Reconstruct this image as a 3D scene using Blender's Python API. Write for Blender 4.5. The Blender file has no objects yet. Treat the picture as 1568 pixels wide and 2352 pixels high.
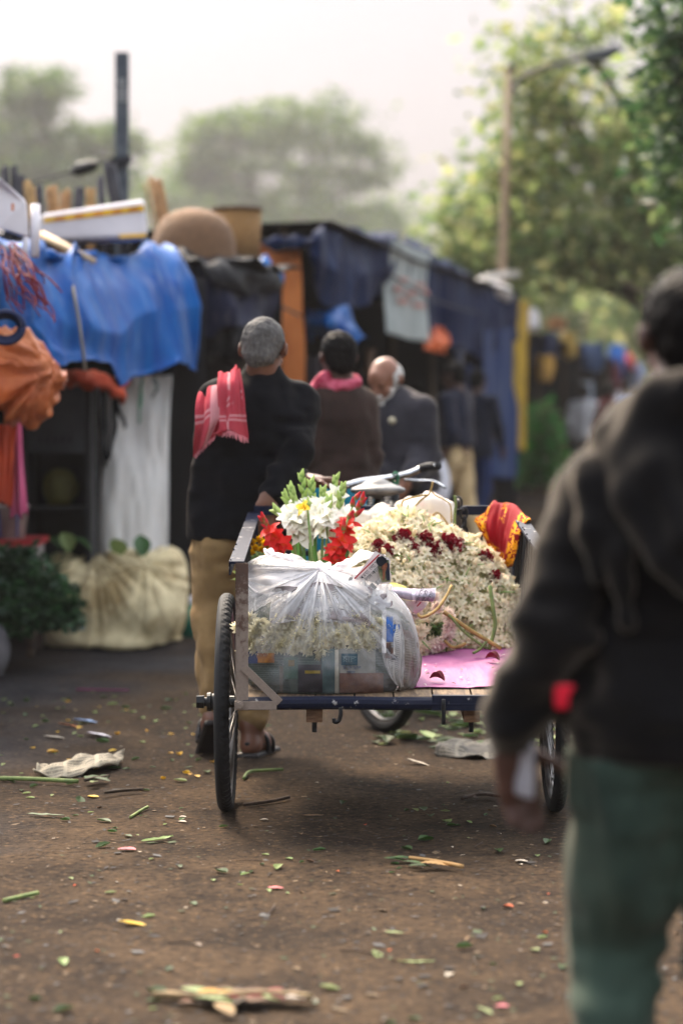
import bpy, bmesh, math, random
import numpy as np
from mathutils import Vector, Matrix, Euler
R = math.radians
scene = bpy.context.scene
col = scene.collection

# ------------------------------------------------------------------ camera, sky, sun, exposure
F, CX, HY, CH = 5553.0, 784.0, 920.0, 1.35      # 85 mm lens on a 36 mm tall frame, eye 1.35 m above the ground
cd = bpy.data.cameras.new('camera')
cam = bpy.data.objects.new('camera', cd); col.objects.link(cam)
cam.location = (0, 0, CH); cam.rotation_euler = (R(90), 0, 0)
cd.sensor_fit = 'VERTICAL'; cd.sensor_height = 36; cd.lens = 85
cd.shift_y = -(1176 - HY) / 2352
cd.clip_start = .1; cd.clip_end = 3000
cd.dof.use_dof = True; cd.dof.focus_distance = 7.75; cd.dof.aperture_fstop = 1.7
scene.camera = cam

SUN_EL, SUN_AZ = 46, -22                        # degrees; azimuth measured from +Y towards +X: sun ahead and to the left
wd = bpy.data.worlds.new('World'); scene.world = wd; wd.use_nodes = True
wn, wl = wd.node_tree.nodes, wd.node_tree.links
bg = wn['Background']; sky = wn.new('ShaderNodeTexSky')
sky.sky_type = 'NISHITA'; sky.sun_disc = False
sky.sun_elevation = R(SUN_EL); sky.sun_rotation = R(SUN_AZ)
sky.air_density = 1.6; sky.dust_density = 5.0; sky.ozone_density = 1.0; sky.altitude = 100
hs = wn.new('ShaderNodeHueSaturation'); hs.inputs['Saturation'].default_value = .4
wl.new(sky.outputs[0], hs.inputs['Color'])
tint = wn.new('ShaderNodeMix'); tint.data_type = 'RGBA'; tint.blend_type = 'MULTIPLY'
tint.inputs[0].default_value = 1
tc = wn.new('ShaderNodeTexCoord'); sxyz = wn.new('ShaderNodeSeparateXYZ'); wl.new(tc.outputs['Generated'], sxyz.inputs[0])
cr = wn.new('ShaderNodeValToRGB'); wl.new(sxyz.outputs[2], cr.inputs[0])      # hazy overcast dome: dimmer and rosier near the horizon
cr.color_ramp.elements[0].position = .03; cr.color_ramp.elements[0].color = (.134, .129, .146, 1); cr.color_ramp.elements[1].position = .34; cr.color_ramp.elements[1].color = (1.0, 1.0, 1.0, 1)
e_ = cr.color_ramp.elements.new(.17); e_.color = (.144, .137, .154, 1)
wl.new(cr.outputs[0], tint.inputs[7]); wl.new(hs.outputs[0], tint.inputs[6]); wl.new(tint.outputs[2], bg.inputs[0])
bg.inputs[1].default_value = .15
sl = bpy.data.lights.new('sun', 'SUN'); sun = bpy.data.objects.new('sun', sl); col.objects.link(sun)
sl.energy = 1.7; sl.angle = R(11); sl.color = (1.0, .80, .58)
sdir = Vector((math.sin(R(SUN_AZ)) * math.cos(R(SUN_EL)), math.cos(R(SUN_AZ)) * math.cos(R(SUN_EL)), math.sin(R(SUN_EL))))
sun.rotation_euler = sdir.to_track_quat('Z', 'Y').to_euler(); sun.location = sdir * 50
vs = scene.view_settings
vs.view_transform = 'Standard'; vs.look = 'None'; vs.exposure = 2.05; vs.gamma = 1; vs.use_curve_mapping = False
cy = scene.cycles
cy.max_bounces = 8; cy.transparent_max_bounces = 24; cy.diffuse_bounces = 3; cy.glossy_bounces = 2; cy.transmission_bounces = 4
cy.volume_bounces = 0; cy.sample_clamp_indirect = 4; cy.use_denoising = True; cy.caustics_reflective = False; cy.caustics_refractive = False

def P(px, py, Y):                               # where a sight line meets the depth Y, in metres
    return Vector(((px - CX) * Y / F, Y, CH - (py - HY) * Y / F))
def G(px, py):                                  # where a sight line meets the ground
    Y = CH * F / (py - HY); return Vector(((px - CX) * Y / F, Y, 0))

# ------------------------------------------------------------------ small helpers
rnd = random.Random(7)
def lin(c):
    return tuple(((v / 255) / 12.92 if v / 255 <= .04045 else ((v / 255 + .055) / 1.055) ** 2.4) for v in c)
def _h(ix, iy, iz, s):
    n = (ix * 374761393 + iy * 668265263 + iz * 1440662683 + s * 1274126177) & 0xffffffff
    n = ((n ^ (n >> 13)) * 1274126177) & 0xffffffff
    n = ((n ^ (n >> 15)) * 2246822519) & 0xffffffff
    return ((n ^ (n >> 16)) & 0xffff) / 32767.5 - 1
def vnoise(p, s=0):
    p = np.asarray(p, float); i = np.floor(p).astype(np.int64); f = p - i; u = f * f * (3 - 2 * f)
    x, y, z = i[..., 0], i[..., 1], i[..., 2]; out = 0
    for a in (0, 1):
        wx = u[..., 0] if a else 1 - u[..., 0]
        for b in (0, 1):
            wy = u[..., 1] if b else 1 - u[..., 1]
            for c in (0, 1):
                wz = u[..., 2] if c else 1 - u[..., 2]
                out = out + wx * wy * wz * _h(x + a, y + b, z + c, s)
    return out
def fbm(p, s=0, o=3):
    p = np.asarray(p, float); r = 0; a = 1
    for k in range(o): r = r + a * vnoise(p * 2 ** k, s + 17 * k); a *= .5
    return r / 1.75
def n1(x, s=0): return float(vnoise(np.array([[x, .37, .71]]), s)[0])

def tag(o, label=None, cat=None, group=None, kind=None):
    if label: o['label'] = label
    if cat: o['category'] = cat; o['kind'] = 'thing'
    if group: o['group'] = group
    if kind: o['kind'] = kind
    return o
def thing(name, loc, label, cat, group=None):
    o = bpy.data.objects.new(name, None); col.objects.link(o); o.location = loc; o.empty_display_size = .1
    return tag(o, label, cat, group)
def root_loc(p):
    return Vector(p.location) if p.parent is None else root_loc(p.parent) + 0 * Vector(p.location)
def mk(name, V, Fc, m, parent=None, uv=None, smooth=True, attr=None, mi=None):
    me = bpy.data.meshes.new(name)
    V = np.asarray(V, dtype=np.float64)
    me.from_pydata(V.tolist(), [], [tuple(int(i) for i in f) for f in Fc])
    for x in (m if isinstance(m, (list, tuple)) else [m]): me.materials.append(x)
    if mi is not None and len(me.materials) > 1: me.polygons.foreach_set('material_index', np.asarray(mi, np.int32))
    if smooth: me.polygons.foreach_set('use_smooth', np.ones(len(me.polygons), bool))
    if uv is not None:
        l = me.uv_layers.new(name='UVMap'); li = np.empty(len(me.loops), np.int32); me.loops.foreach_get('vertex_index', li)
        l.data.foreach_set('uv', np.asarray(uv, np.float32)[li].ravel())
    if attr:
        for k, a in attr.items():
            at = me.attributes.new(k, 'FLOAT', 'POINT'); at.data.foreach_set('value', np.asarray(a, np.float32))
    me.update()
    o = bpy.data.objects.new(name, me); col.objects.link(o)
    if parent:
        o.parent = parent
        t = parent
        while t.parent: t = t.parent
        # meshes are written in world coordinates: cancel the thing's own offset
        if parent is t: o.matrix_parent_inverse = Matrix.Translation(-Vector(t.location))
        # deeper levels inherit a parent that already sits at the world origin
    return o

class MB:
    def __init__(s): s.V = []; s.F = []; s.mi = []; s.m = 0
    def add(s, V, Fc):
        b = len(s.V); s.V += [tuple(v) for v in V]; s.F += [tuple(i + b for i in f) for f in Fc]; s.mi += [s.m] * len(Fc)
    def bar(s, a, b, w, h, up=(0, 0, 1)):
        a, b = Vector(a), Vector(b); d = (b - a).normalized(); up = Vector(up)
        x = d.cross(up)
        if x.length < 1e-4: x = d.cross(Vector((1, 0, 0)))
        x.normalize(); y = x.cross(d).normalized(); V = []
        for p in (a, b):
            for i, j in ((-1, -1), (1, -1), (1, 1), (-1, 1)): V.append(p + x * (w / 2 * i) + y * (h / 2 * j))
        s.add(V, [(0, 1, 2, 3), (7, 6, 5, 4), (4, 5, 1, 0), (5, 6, 2, 1), (6, 7, 3, 2), (7, 4, 0, 3)])
    def box(s, c, sx, sy, sz):
        c = Vector(c); s.bar(c - Vector((0, sy / 2, 0)), c + Vector((0, sy / 2, 0)), sx, sz)
    def tube(s, pts, r, n=8, cap=True):
        pts = [Vector(p) for p in pts]; rr = r if isinstance(r, (list, tuple)) else [r] * len(pts)
        V = []; prev = None
        for k, p in enumerate(pts):
            d = (pts[min(k + 1, len(pts) - 1)] - pts[max(k - 1, 0)]).normalized()
            if prev is None:
                x = d.cross(Vector((0, 0, 1)))
                if x.length < .05: x = d.cross(Vector((1, 0, 0)))
            else: x = prev - d * prev.dot(d)
            x.normalize(); prev = x; y = d.cross(x)
            for j in range(n):
                a = 2 * math.pi * j / n; V.append(p + (x * math.cos(a) + y * math.sin(a)) * rr[k])
        Fc = [(k * n + j, k * n + (j + 1) % n, (k + 1) * n + (j + 1) % n, (k + 1) * n + j) for k in range(len(pts) - 1) for j in range(n)]
        if cap: Fc += [tuple(range(n))[::-1], tuple(range((len(pts) - 1) * n, len(pts) * n))]
        s.add(V, Fc)
    def ball(s, c, r, n=10, rz=None):
        c = Vector(c); V = []; m = n // 2; rz = rz or r
        for i in range(m + 1):
            t = math.pi * i / m
            for j in range(n):
                a = 2 * math.pi * j / n; V.append(c + Vector((r * math.sin(t) * math.cos(a), r * math.sin(t) * math.sin(a), rz * math.cos(t))))
        s.add(V, [(i * n + j, (i + 1) * n + j, (i + 1) * n + (j + 1) % n, i * n + (j + 1) % n) for i in range(m) for j in range(n)])
    def lathe(s, c, prof, n=24, axis='z'):
        c = Vector(c); V = []
        for r, h in prof:
            for j in range(n):
                a = 2 * math.pi * j / n
                q = (r * math.cos(a), r * math.sin(a), h)
                V.append(c + Vector(q if axis == 'z' else ((h, q[0], q[1]) if axis == 'x' else (q[0], h, q[1]))))
        s.add(V, [(i * n + j, i * n + (j + 1) % n, (i + 1) * n + (j + 1) % n, (i + 1) * n + j) for i in range(len(prof) - 1) for j in range(n)])
    def build(s, name, m, parent=None, smooth=False, **k):
        return mk(name, s.V, s.F, m, parent, smooth=smooth, mi=s.mi if isinstance(m, (list, tuple)) else None, **k)

def smooth_path(pts, n=6):
    pts = [Vector(p) for p in pts]; out = []
    for i in range(len(pts) - 1):
        a, b, c, d = pts[max(i - 1, 0)], pts[i], pts[i + 1], pts[min(i + 2, len(pts) - 1)]
        for k in range(n):
            t = k / n; out.append(.5 * ((2 * b) + (c - a) * t + (2 * a - 5 * b + 4 * c - d) * t * t + (3 * b - a - 3 * c + d) * t ** 3))
    return out + [pts[-1]]
def _cr(A, n):                                   # Catmull-Rom resample along axis 0
    A = np.asarray(A, float); m = len(A); t = np.linspace(0, m - 1, n); i = np.minimum(t.astype(int), m - 2); f = (t - i)[:, None, None]
    g = lambda k: A[np.clip(i + k, 0, m - 1)]
    a, b, c, d = g(-1), g(0), g(1), g(2)
    return .5 * (2 * b + (c - a) * f + (2 * a - 5 * b + 4 * c - d) * f ** 2 + (3 * b - a - 3 * c + d) * f ** 3)
def gridmesh(Q):
    nv, nu = Q.shape[:2]
    idx = np.arange(nv * nu).reshape(nv, nu)
    return np.stack([idx[:-1, :-1], idx[:-1, 1:], idx[1:, 1:], idx[1:, :-1]], -1).reshape(-1, 4)
def gnormals(Q):
    du = np.gradient(Q, axis=1); dv = np.gradient(Q, axis=0); n = np.cross(du, dv)
    return n / (np.linalg.norm(n, axis=-1, keepdims=True) + 1e-9)
def cloth(name, ctrl, m, parent=None, nu=60, nv=60, folds=(), thick=.004, ragged=0, seed=0, attr=None):
    A = np.array([[tuple(p) for p in row] for row in ctrl])
    Q = _cr(A, nv); Q = np.swapaxes(_cr(np.swapaxes(Q, 0, 1), nu), 0, 1)
    U, Vv = np.meshgrid(np.linspace(0, 1, nu), np.linspace(0, 1, nv))
    for k, (amp, fu, fv, *rg) in enumerate(folds):
        N = gnormals(Q); w = vnoise(np.stack([U * fu + seed, Vv * fv + seed * 1.7, np.full_like(U, k * 3.1)], -1), seed)
        if rg: w = .5 - 1.8 * np.abs(w) if rg[0] > 0 else 1.8 * np.abs(w) - .5
        Q = Q + N * (amp * w)[..., None]
    if ragged:
        e = vnoise(np.stack([U * 14, U * 0 + seed, U * 0], -1), seed + 5); Q[..., 2] += ragged * e * Vv ** 6
    o = mk(name, Q.reshape(-1, 3), gridmesh(Q), m, parent, uv=np.stack([U, 1 - Vv], -1).reshape(-1, 2))
    if thick:
        md = o.modifiers.new('s', 'SOLIDIFY'); md.thickness = thick; md.offset = 0
    return o

# ------------------------------------------------------------------ materials
class NT:
    def __init__(s, name):
        s.m = bpy.data.materials.new(name); s.m.use_nodes = True; s.t = s.m.node_tree; s.n = s.t.nodes; s.l = s.t.links
        s.b = s.n['Principled BSDF']; s.out = s.n['Material Output']
    def new(s, ty, **k):
        x = s.n.new('ShaderNode' + ty)
        for a, b in k.items(): setattr(x, a, b)
        return x
    def val(s, x, sock):
        if hasattr(x, 'is_output') or isinstance(x, bpy.types.NodeSocket): s.l.new(x, sock)
        else: sock.default_value = x
    def coord(s, kind='Object', scale=(1, 1, 1)):
        c = s.new('TexCoord'); mp = s.new('Mapping'); mp.inputs['Scale'].default_value = scale
        s.l.new(c.outputs[kind], mp.inputs['Vector']); return mp.outputs[0]
    def noise(s, v, scale, detail=4, rough=.55, dist=0):
        x = s.new('TexNoise'); s.l.new(v, x.inputs['Vector']); x.inputs['Scale'].default_value = scale
        x.inputs['Detail'].default_value = detail; x.inputs['Roughness'].default_value = rough; x.inputs['Distortion'].default_value = dist
        return x.outputs['Fac']
    def ramp(s, f, stops, interp='LINEAR'):
        x = s.new('ValToRGB'); x.color_ramp.interpolation = interp; e = x.color_ramp.elements
        while len(e) > 1: e.remove(e[-1])
        for i, (p, c) in enumerate(stops):
            if not isinstance(c, (tuple, list)): c = (c, c, c)
            q = e[0] if i == 0 else e.new(p)
            q.position = p; q.color = (*c[:3], 1)
        s.l.new(f, x.inputs[0]); return x.outputs[0]
    def mix(s, f, a, b, bt='MIX'):
        x = s.new('Mix', data_type='RGBA', blend_type=bt)
        s.val(f, x.inputs[0])
        for v, k in ((a, 6), (b, 7)):
            s.val(v if not isinstance(v, tuple) else (*v[:3], 1), x.inputs[k])
        return x.outputs[2]
    def math(s, op, a, b=0, c=None):
        x = s.new('Math', operation=op); s.val(a, x.inputs[0]); s.val(b, x.inputs[1])
        if c is not None: s.val(c, x.inputs[2])
        return x.outputs[0]
    def bump(s, h, strength=.3, dist=.01):
        x = s.new('Bump'); x.inputs['Strength'].default_value = strength; x.inputs['Distance'].default_value = dist
        s.l.new(h, x.inputs['Height']); s.l.new(x.outputs[0], s.b.inputs['Normal'])
    def set(s, **k):
        for a, v in k.items(): s.val(v if not (isinstance(v, tuple) and len(v) == 3) else (*v, 1), s.b.inputs[a.replace('_', ' ')])
_mats = {}
def mat(name, c, rough=.75, c2=None, scale=6, detail=5, lo=.35, hi=.65, bump=0, bscale=80, bdist=.004, spec=.3, metal=0, sheen=0, transl=0, stretch=(1, 1, 1), sub=0, rnd_=0):
    if name in _mats: return _mats[name]
    t = NT(name); a = lin(c); b = lin(c2) if c2 else tuple(v * .7 for v in a)
    v = t.coord('Object', stretch); f = t.ramp(t.noise(v, scale, detail), [(lo, 0), (hi, 1)])
    cc = t.mix(f, b, a)
    if rnd_:
        oi = t.new('ObjectInfo'); h = t.new('HueSaturation'); t.l.new(cc, h.inputs['Color'])
        t.l.new(t.math('MULTIPLY_ADD', oi.outputs['Random'], rnd_, 1 - rnd_ / 2), h.inputs['Value'])
        t.l.new(t.math('MULTIPLY_ADD', oi.outputs['Random'], .03, .485), h.inputs['Hue']); cc = h.outputs[0]
    t.set(Base_Color=cc, Roughness=rough, Metallic=metal, Specular_IOR_Level=spec)
    if sheen: t.set(Sheen_Weight=sheen, Sheen_Roughness=.4); t.b.inputs['Sheen Tint'].default_value = (1, .9, .8, 1)
    if sub: t.set(Subsurface_Weight=sub, Subsurface_Scale=.01); t.b.inputs['Subsurface Radius'].default_value = (1, .6, .4)
    if bump: t.bump(t.noise(v, bscale, 4), bump, bdist)
    if transl:
        tr = t.new('BsdfTranslucent'); t.l.new(cc, tr.inputs[0]); mx = t.new('MixShader'); mx.inputs[0].default_value = transl
        t.l.new(t.b.outputs[0], mx.inputs[1]); t.l.new(tr.outputs[0], mx.inputs[2]); t.l.new(mx.outputs[0], t.out.inputs[0])
    _mats[name] = t.m; return t.m

# ------------------------------------------------------------------ fields: bodies and garments as one smooth surface each
class Field:
    def __init__(s, lo, hi, h):
        s.lo = np.array(lo, np.float32); s.h = h
        n = np.ceil((np.array(hi) - s.lo) / h).astype(int) + 1; s.ax = [s.lo[k] + np.arange(n[k], dtype=np.float32) * h for k in range(3)]
        s.d = np.full(n, 1.0, np.float32)
    def blk(s, lo, hi):
        sl = []
        for k in range(3):
            a = int(max(0, math.floor((lo[k] - s.lo[k]) / s.h))); b = int(min(s.d.shape[k], math.ceil((hi[k] - s.lo[k]) / s.h) + 1))
            if b <= a: return None
            sl.append(slice(a, b))
        X, Y, Z = np.meshgrid(s.ax[0][sl[0]], s.ax[1][sl[1]], s.ax[2][sl[2]], indexing='ij')
        return tuple(sl), np.stack([X, Y, Z], -1)
    def put(s, sl, b, k, sub=False):
        a = s.d[sl]
        if sub: b = -b; hh = np.clip(.5 - .5 * (a - b) / k, 0, 1); s.d[sl] = (a * (1 - hh) + b * hh) + k * hh * (1 - hh)
        else: hh = np.clip(.5 + .5 * (b - a) / k, 0, 1); s.d[sl] = (b * (1 - hh) + a * hh) - k * hh * (1 - hh)
    def cap(s, a, b, ra, rb=None, k=.02, sub=False):
        a, b = np.array(a, np.float32), np.array(b, np.float32); rb = ra if rb is None else rb; m = max(ra, rb) + k + 2 * s.h
        r = s.blk(np.minimum(a, b) - m, np.maximum(a, b) + m)
        if r is None: return
        sl, p = r; ba = b - a; t = np.clip(((p - a) @ ba) / max(float(ba @ ba), 1e-9), 0, 1)
        s.put(sl, np.linalg.norm(p - a - t[..., None] * ba, axis=-1) - (ra + (rb - ra) * t), k, sub)
    def chain(s, pts, rs, k=.02):
        for i in range(len(pts) - 1): s.cap(pts[i], pts[i + 1], rs[i], rs[i + 1], k)
    def ell(s, c, r, M=None, k=.02, sub=False):
        c = np.array(c, np.float32); r = np.array(r, np.float32); m = float(max(r)) + k + 2 * s.h; q = s.blk(c - m, c + m)
        if q is None: return
        sl, p = q; p = p - c
        if M is not None: p = p @ np.array(M, np.float32)
        k0 = np.linalg.norm(p / r, axis=-1); k1 = np.linalg.norm(p / (r * r), axis=-1) + 1e-6
        s.put(sl, k0 * (k0 - 1) / k1, k, sub)
    def box(s, c, hf, rad, M=None, k=.01, sub=False):
        c = np.array(c, np.float32); hf = np.array(hf, np.float32); m = float(np.linalg.norm(hf)) + k + 2 * s.h; q = s.blk(c - m, c + m)
        if q is None: return
        sl, p = q; p = p - c
        if M is not None: p = p @ np.array(M, np.float32)
        e = np.abs(p) - (hf - rad); s.put(sl, np.linalg.norm(np.maximum(e, 0), axis=-1) + np.minimum(e.max(-1), 0) - rad, k, sub)
    def cut(s, c, n):
        c = np.array(c, np.float32); n = np.array(n, np.float32); n = n / np.linalg.norm(n)
        q = ((s.ax[0] - c[0]) * n[0])[:, None, None] + ((s.ax[1] - c[1]) * n[1])[None, :, None] + ((s.ax[2] - c[2]) * n[2])[None, None, :]
        s.d = np.maximum(s.d, q)
    def mesh(s, relax=1):
        d = s.d; n = [k - 1 for k in d.shape]; neg = d < 0
        cs = lambda o: tuple(slice(o[k], o[k] + n[k]) for k in range(3))
        allneg = np.ones(n, bool); anyneg = np.zeros(n, bool)
        for o in np.ndindex(2, 2, 2): allneg &= neg[cs(o)]; anyneg |= neg[cs(o)]
        ijk = np.argwhere(anyneg & ~allneg); N = len(ijk)
        if N == 0: return np.zeros((0, 3)), []
        acc = np.zeros((N, 3)); cnt = np.zeros(N)
        for ax in range(3):
            o1, o2 = [k for k in range(3) if k != ax]
            for u in (0, 1):
                for v in (0, 1):
                    a = [0, 0, 0]; a[o1] = u; a[o2] = v; b = list(a); b[ax] = 1
                    da = d[tuple((ijk + a).T)]; db = d[tuple((ijk + b).T)]; cr = (da < 0) != (db < 0)
                    t = da / np.where(cr, da - db, 1); q = np.tile(np.array(a, float), (N, 1)); q[:, ax] += t
                    acc[cr] += q[cr]; cnt += cr
        V = s.lo + (ijk + acc / cnt[:, None]) * s.h
        idx = np.full(n, -1, np.int64); idx[tuple(ijk.T)] = np.arange(N); Fc = []
        for ax in range(3):
            o1, o2 = [(1, 2), (2, 0), (0, 1)][ax]
            a = [slice(None)] * 3; b = [slice(None)] * 3; a[ax] = slice(0, -1); b[ax] = slice(1, None)
            sa, sb = neg[tuple(a)], neg[tuple(b)]
            for flip in (False, True):
                e = np.argwhere((sa & ~sb) if not flip else (~sa & sb))
                e = e[(e[:, o1] > 0) & (e[:, o2] > 0) & (e[:, o1] < n[o1]) & (e[:, o2] < n[o2])]
                if not len(e): continue
                q = []
                for u, v in ((1, 1), (0, 1), (0, 0), (1, 0)):
                    w = e.copy(); w[:, o1] -= u; w[:, o2] -= v; q.append(idx[tuple(w.T)])
                q = np.stack(q, -1); Fc.append(q[:, ::-1] if flip else q)
        Fc = np.concatenate(Fc); Fc = Fc[(Fc >= 0).all(1)]
        for _ in range(relax):
            S = np.zeros_like(V); C = np.zeros(N)
            for i in range(4):
                np.add.at(S, Fc[:, i], V[Fc[:, (i + 1) % 4]]); np.add.at(S, Fc[:, i], V[Fc[:, (i - 1) % 4]]); np.add.at(C, Fc[:, i], 2)
            V = V * .5 + .5 * S / np.maximum(C, 1)[:, None]
        return V, Fc
def biggest(V, Fc):
    lab = np.arange(len(V))
    while True:
        m = lab[Fc].min(1); new = lab.copy()
        for i in range(4): np.minimum.at(new, Fc[:, i], m)
        new = new[new]
        if (new == lab).all(): break
        lab = new
    u, c = np.unique(lab, return_counts=True); keep = lab == u[c.argmax()]; idx = np.cumsum(keep) - 1
    return V[keep], idx[Fc[keep[Fc].all(1)]]
def vnormals(V, Fc):
    n = np.cross(V[Fc[:, 2]] - V[Fc[:, 0]], V[Fc[:, 3]] - V[Fc[:, 1]]); N = np.zeros_like(V)
    for i in range(4): np.add.at(N, Fc[:, i], n)
    return N / (np.linalg.norm(N, axis=1, keepdims=True) + 1e-12)

# ================================================================== THE SETTING
def Yl(px): return 3.496 / (.194 - (px - CX) / F)            # depth of the stall fronts along the lane
def PL(px, py, dy=0): return P(px, py, Yl(px) + dy)
def LX(Y): return -.78 + .194 * (Y - 14)
LN = Vector((-1, .194, 0)).normalized()                      # from the lane into the stalls

def gz(x, y):
    p = np.stack([np.asarray(x, float), np.asarray(y, float), np.zeros_like(np.asarray(x, float))], -1)
    return .007 * vnoise(p * 1.3, 3) + .004 * vnoise(p * 5, 4) + .0025 * vnoise(p * 17, 6)
t = NT('lane dirt')
v = t.coord('Object')
big = t.noise(v, .55, 5, .6, .4); mid = t.noise(v, 3.2, 6, .65, .3); fine = t.noise(v, 38, 5, .7)
c = t.mix(t.ramp(mid, [(.36, 0), (.62, 1)]), lin((43, 35, 28)), lin((70, 56, 42)))
sx = t.new('SeparateXYZ'); t.l.new(v, sx.inputs[0])
wet = t.math('ADD', t.math('MULTIPLY_ADD', sx.outputs[0], -.55, -.55), t.math('MULTIPLY_ADD', big, 2.4, -1.2))
wet = t.math('ADD', wet, t.math('MULTIPLY_ADD', sx.outputs[1], .06, -.55))
wet = t.ramp(wet, [(0, 0), (.55, 1)])
c = t.mix(wet, c, t.mix(t.ramp(mid, [(.4, 0), (.6, 1)]), lin((33, 33, 38)), lin((48, 47, 50))))
c = t.mix(t.ramp(big, [(.38, .8), (.54, 0)]), c, lin((36, 29, 24)))
c = t.mix(t.ramp(fine, [(.38, .9), (.48, 0)]), c, lin((30, 24, 21)))
c = t.mix(t.ramp(fine, [(.57, 0), (.66, .6)]), c, lin((104, 82, 58)))
vo = t.new('TexVoronoi'); vo.inputs['Scale'].default_value = 42; t.l.new(v, vo.inputs['Vector'])
vs_ = t.new('SeparateColor'); t.l.new(vo.outputs['Color'], vs_.inputs[0])
peb = t.math('MULTIPLY', t.ramp(vo.outputs['Distance'], [(.18, 1), (.28, 0)]), t.ramp(vs_.outputs[0], [(.72, 0), (.78, 1)]))
c = t.mix(t.math('MULTIPLY', peb, .6), c, t.mix(vs_.outputs[1], lin((90, 78, 70)), lin((30, 26, 24))))
t.set(Base_Color=c, Roughness=t.ramp(wet, [(0, .92), (1, .68)]), Specular_IOR_Level=.04)
t.bump(t.math('ADD', t.math('MULTIPLY', fine, .7), t.math('ADD', mid, t.math('MULTIPLY', peb, .4))), .55, .02)
GROUND = t.m
xs = np.concatenate([[-420, -120, -60, -30, -15, -8, -5], np.arange(-3, 3.01, .05), [5, 8, 15, 30, 60, 120, 420]])
ys = np.concatenate([[-420, -100, -30, -8, 0, 2.5], np.arange(4, 15, .06), [16, 18, 21, 25, 30, 38, 48, 60, 80, 120, 180, 420]])
XX, YY = np.meshgrid(xs, ys); ZZ = gz(XX, YY)
tag(mk('ground', np.stack([XX, YY, ZZ], -1).reshape(-1, 3), gridmesh(np.stack([XX, YY, ZZ], -1)), GROUND), 'brown dirt lane strewn with leaf scraps', 'ground', kind='structure')

# ------------------------------------------------------------------ trees
def leafmat(name, c, tr=.45):
    t = NT(name); v = t.coord('Object'); f = t.noise(v, 1.2, 3)
    a = lin(c); cc = t.mix(t.ramp(f, [(.35, 0), (.65, 1)]), tuple(x * .65 for x in a), a)
    t.set(Base_Color=cc, Roughness=.5, Specular_IOR_Level=.35)
    tl = t.new('BsdfTranslucent'); t.l.new(t.mix(.5, cc, tuple(min(1, x * 1.5) for x in a)), tl.inputs[0]); mx = t.new('MixShader'); mx.inputs[0].default_value = tr
    t.l.new(t.b.outputs[0], mx.inputs[1]); t.l.new(tl.outputs[0], mx.inputs[2]); t.l.new(mx.outputs[0], t.out.inputs[0]); return t.m
L_DK, L_MD, L_YL = leafmat('dark leaf', (84, 106, 62), .55), leafmat('mid leaf', (126, 140, 84), .55), leafmat('yellow green leaf', (166, 164, 108), .55)
BARK = mat('bark', (92, 78, 62), .9, (58, 48, 40), 9, bump=.5, bscale=30)
def leafcloud(C, n, size, seed, asp=.5, flat=0):
    g = np.random.default_rng(seed); N = len(C); k = np.repeat(np.arange(N), n); M = len(k)
    c = C[k]
    a = g.normal(size=(M, 3)); a[:, 2] *= .6; a /= np.linalg.norm(a, axis=1, keepdims=True)
    b = g.normal(size=(M, 3)); b[:, 2] += flat; b -= a * (a * b).sum(1, keepdims=True); b /= np.linalg.norm(b, axis=1, keepdims=True)
    s = size * g.uniform(.6, 1.35, (M, 1)); w = np.cross(a, b)
    V = np.stack([c, c + a * s * .5 + w * s * asp * .5 + b * s * .06, c + a * s, c + a * s * .5 - w * s * asp * .5 + b * s * .06], 1)
    return V.reshape(-1, 3), np.arange(M * 4).reshape(M, 4), g
def crown_pts(blobs, seed, spread, flat=(1, 1, 1)):
    g = np.random.default_rng(seed); out = []
    for c, r, ncl, per in blobs:
        d = g.normal(size=(ncl, 3)); d /= np.linalg.norm(d, axis=1, keepdims=True)
        q = np.array(c) + d * np.array(r) * (g.uniform(.15, 1, (ncl, 1)) ** .5)
        for x in q: out.append(x + g.normal(size=(per, 3)) * np.array(flat) * spread * g.uniform(.5, 1.3))
    return np.concatenate(out)
def tree(label, base, blobs, size, seed, trunk_r, cols, spread=.3, group=None, prob=(.4, .4, .2), name='tree', flat=(1, 1, 1)):
    base = Vector(base); r = thing(name, base, label, 'tree', group)
    C = crown_pts(blobs, seed, spread, flat); V, Fc, g = leafcloud(C, 1, size, seed + 1)
    mk('crown', V, Fc, cols, r, smooth=False, mi=g.choice(len(cols), len(Fc), p=prob))
    m = MB(); cen = sum((Vector(b[0]) for b in blobs), Vector()) / len(blobs)
    fork = base.lerp(Vector((cen.x, cen.y, cen.z)), .5)
    tr = smooth_path([base - Vector((0, 0, .1)), base.lerp(fork, .5) + Vector((trunk_r * .6, 0, 0)), fork], 5)
    m.tube(tr, [trunk_r * (1.25 - .55 * i / len(tr)) for i in range(len(tr))], 10)
    q = random.Random(seed)
    for c, rr, *_ in blobs:
        c = Vector(c); mid_ = fork.lerp(c, .55) + Vector((q.uniform(-.2, .2), q.uniform(-.2, .2), q.uniform(0, .3))) * rr[0]
        pth = smooth_path([fork, mid_, c], 5); m.tube(pth, [trunk_r * (.6 - .5 * i / len(pth)) for i in range(len(pth))], 7)
        for _ in range(5):
            e = c + Vector((q.uniform(-1, 1) * rr[0], q.uniform(-1, 1) * rr[1], q.uniform(-.6, .9) * rr[2])) * .8
            s_ = pth[q.randrange(len(pth) // 2, len(pth))]; m.tube([s_, s_.lerp(e, .5) + Vector((0, 0, .08 * rr[2])), e], [trunk_r * .18, trunk_r * .12, trunk_r * .04], 5)
    m.build('trunk', BARK, r, smooth=True); return r
def blob(px, py, Y, rx, rz, ncl, per=14, ry=None):
    k = Y / F; per = per if Y < 200 else 24; return (tuple(P(px, py, Y)), (rx * k, (ry or rx) * k, rz * k), ncl, per)
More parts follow.
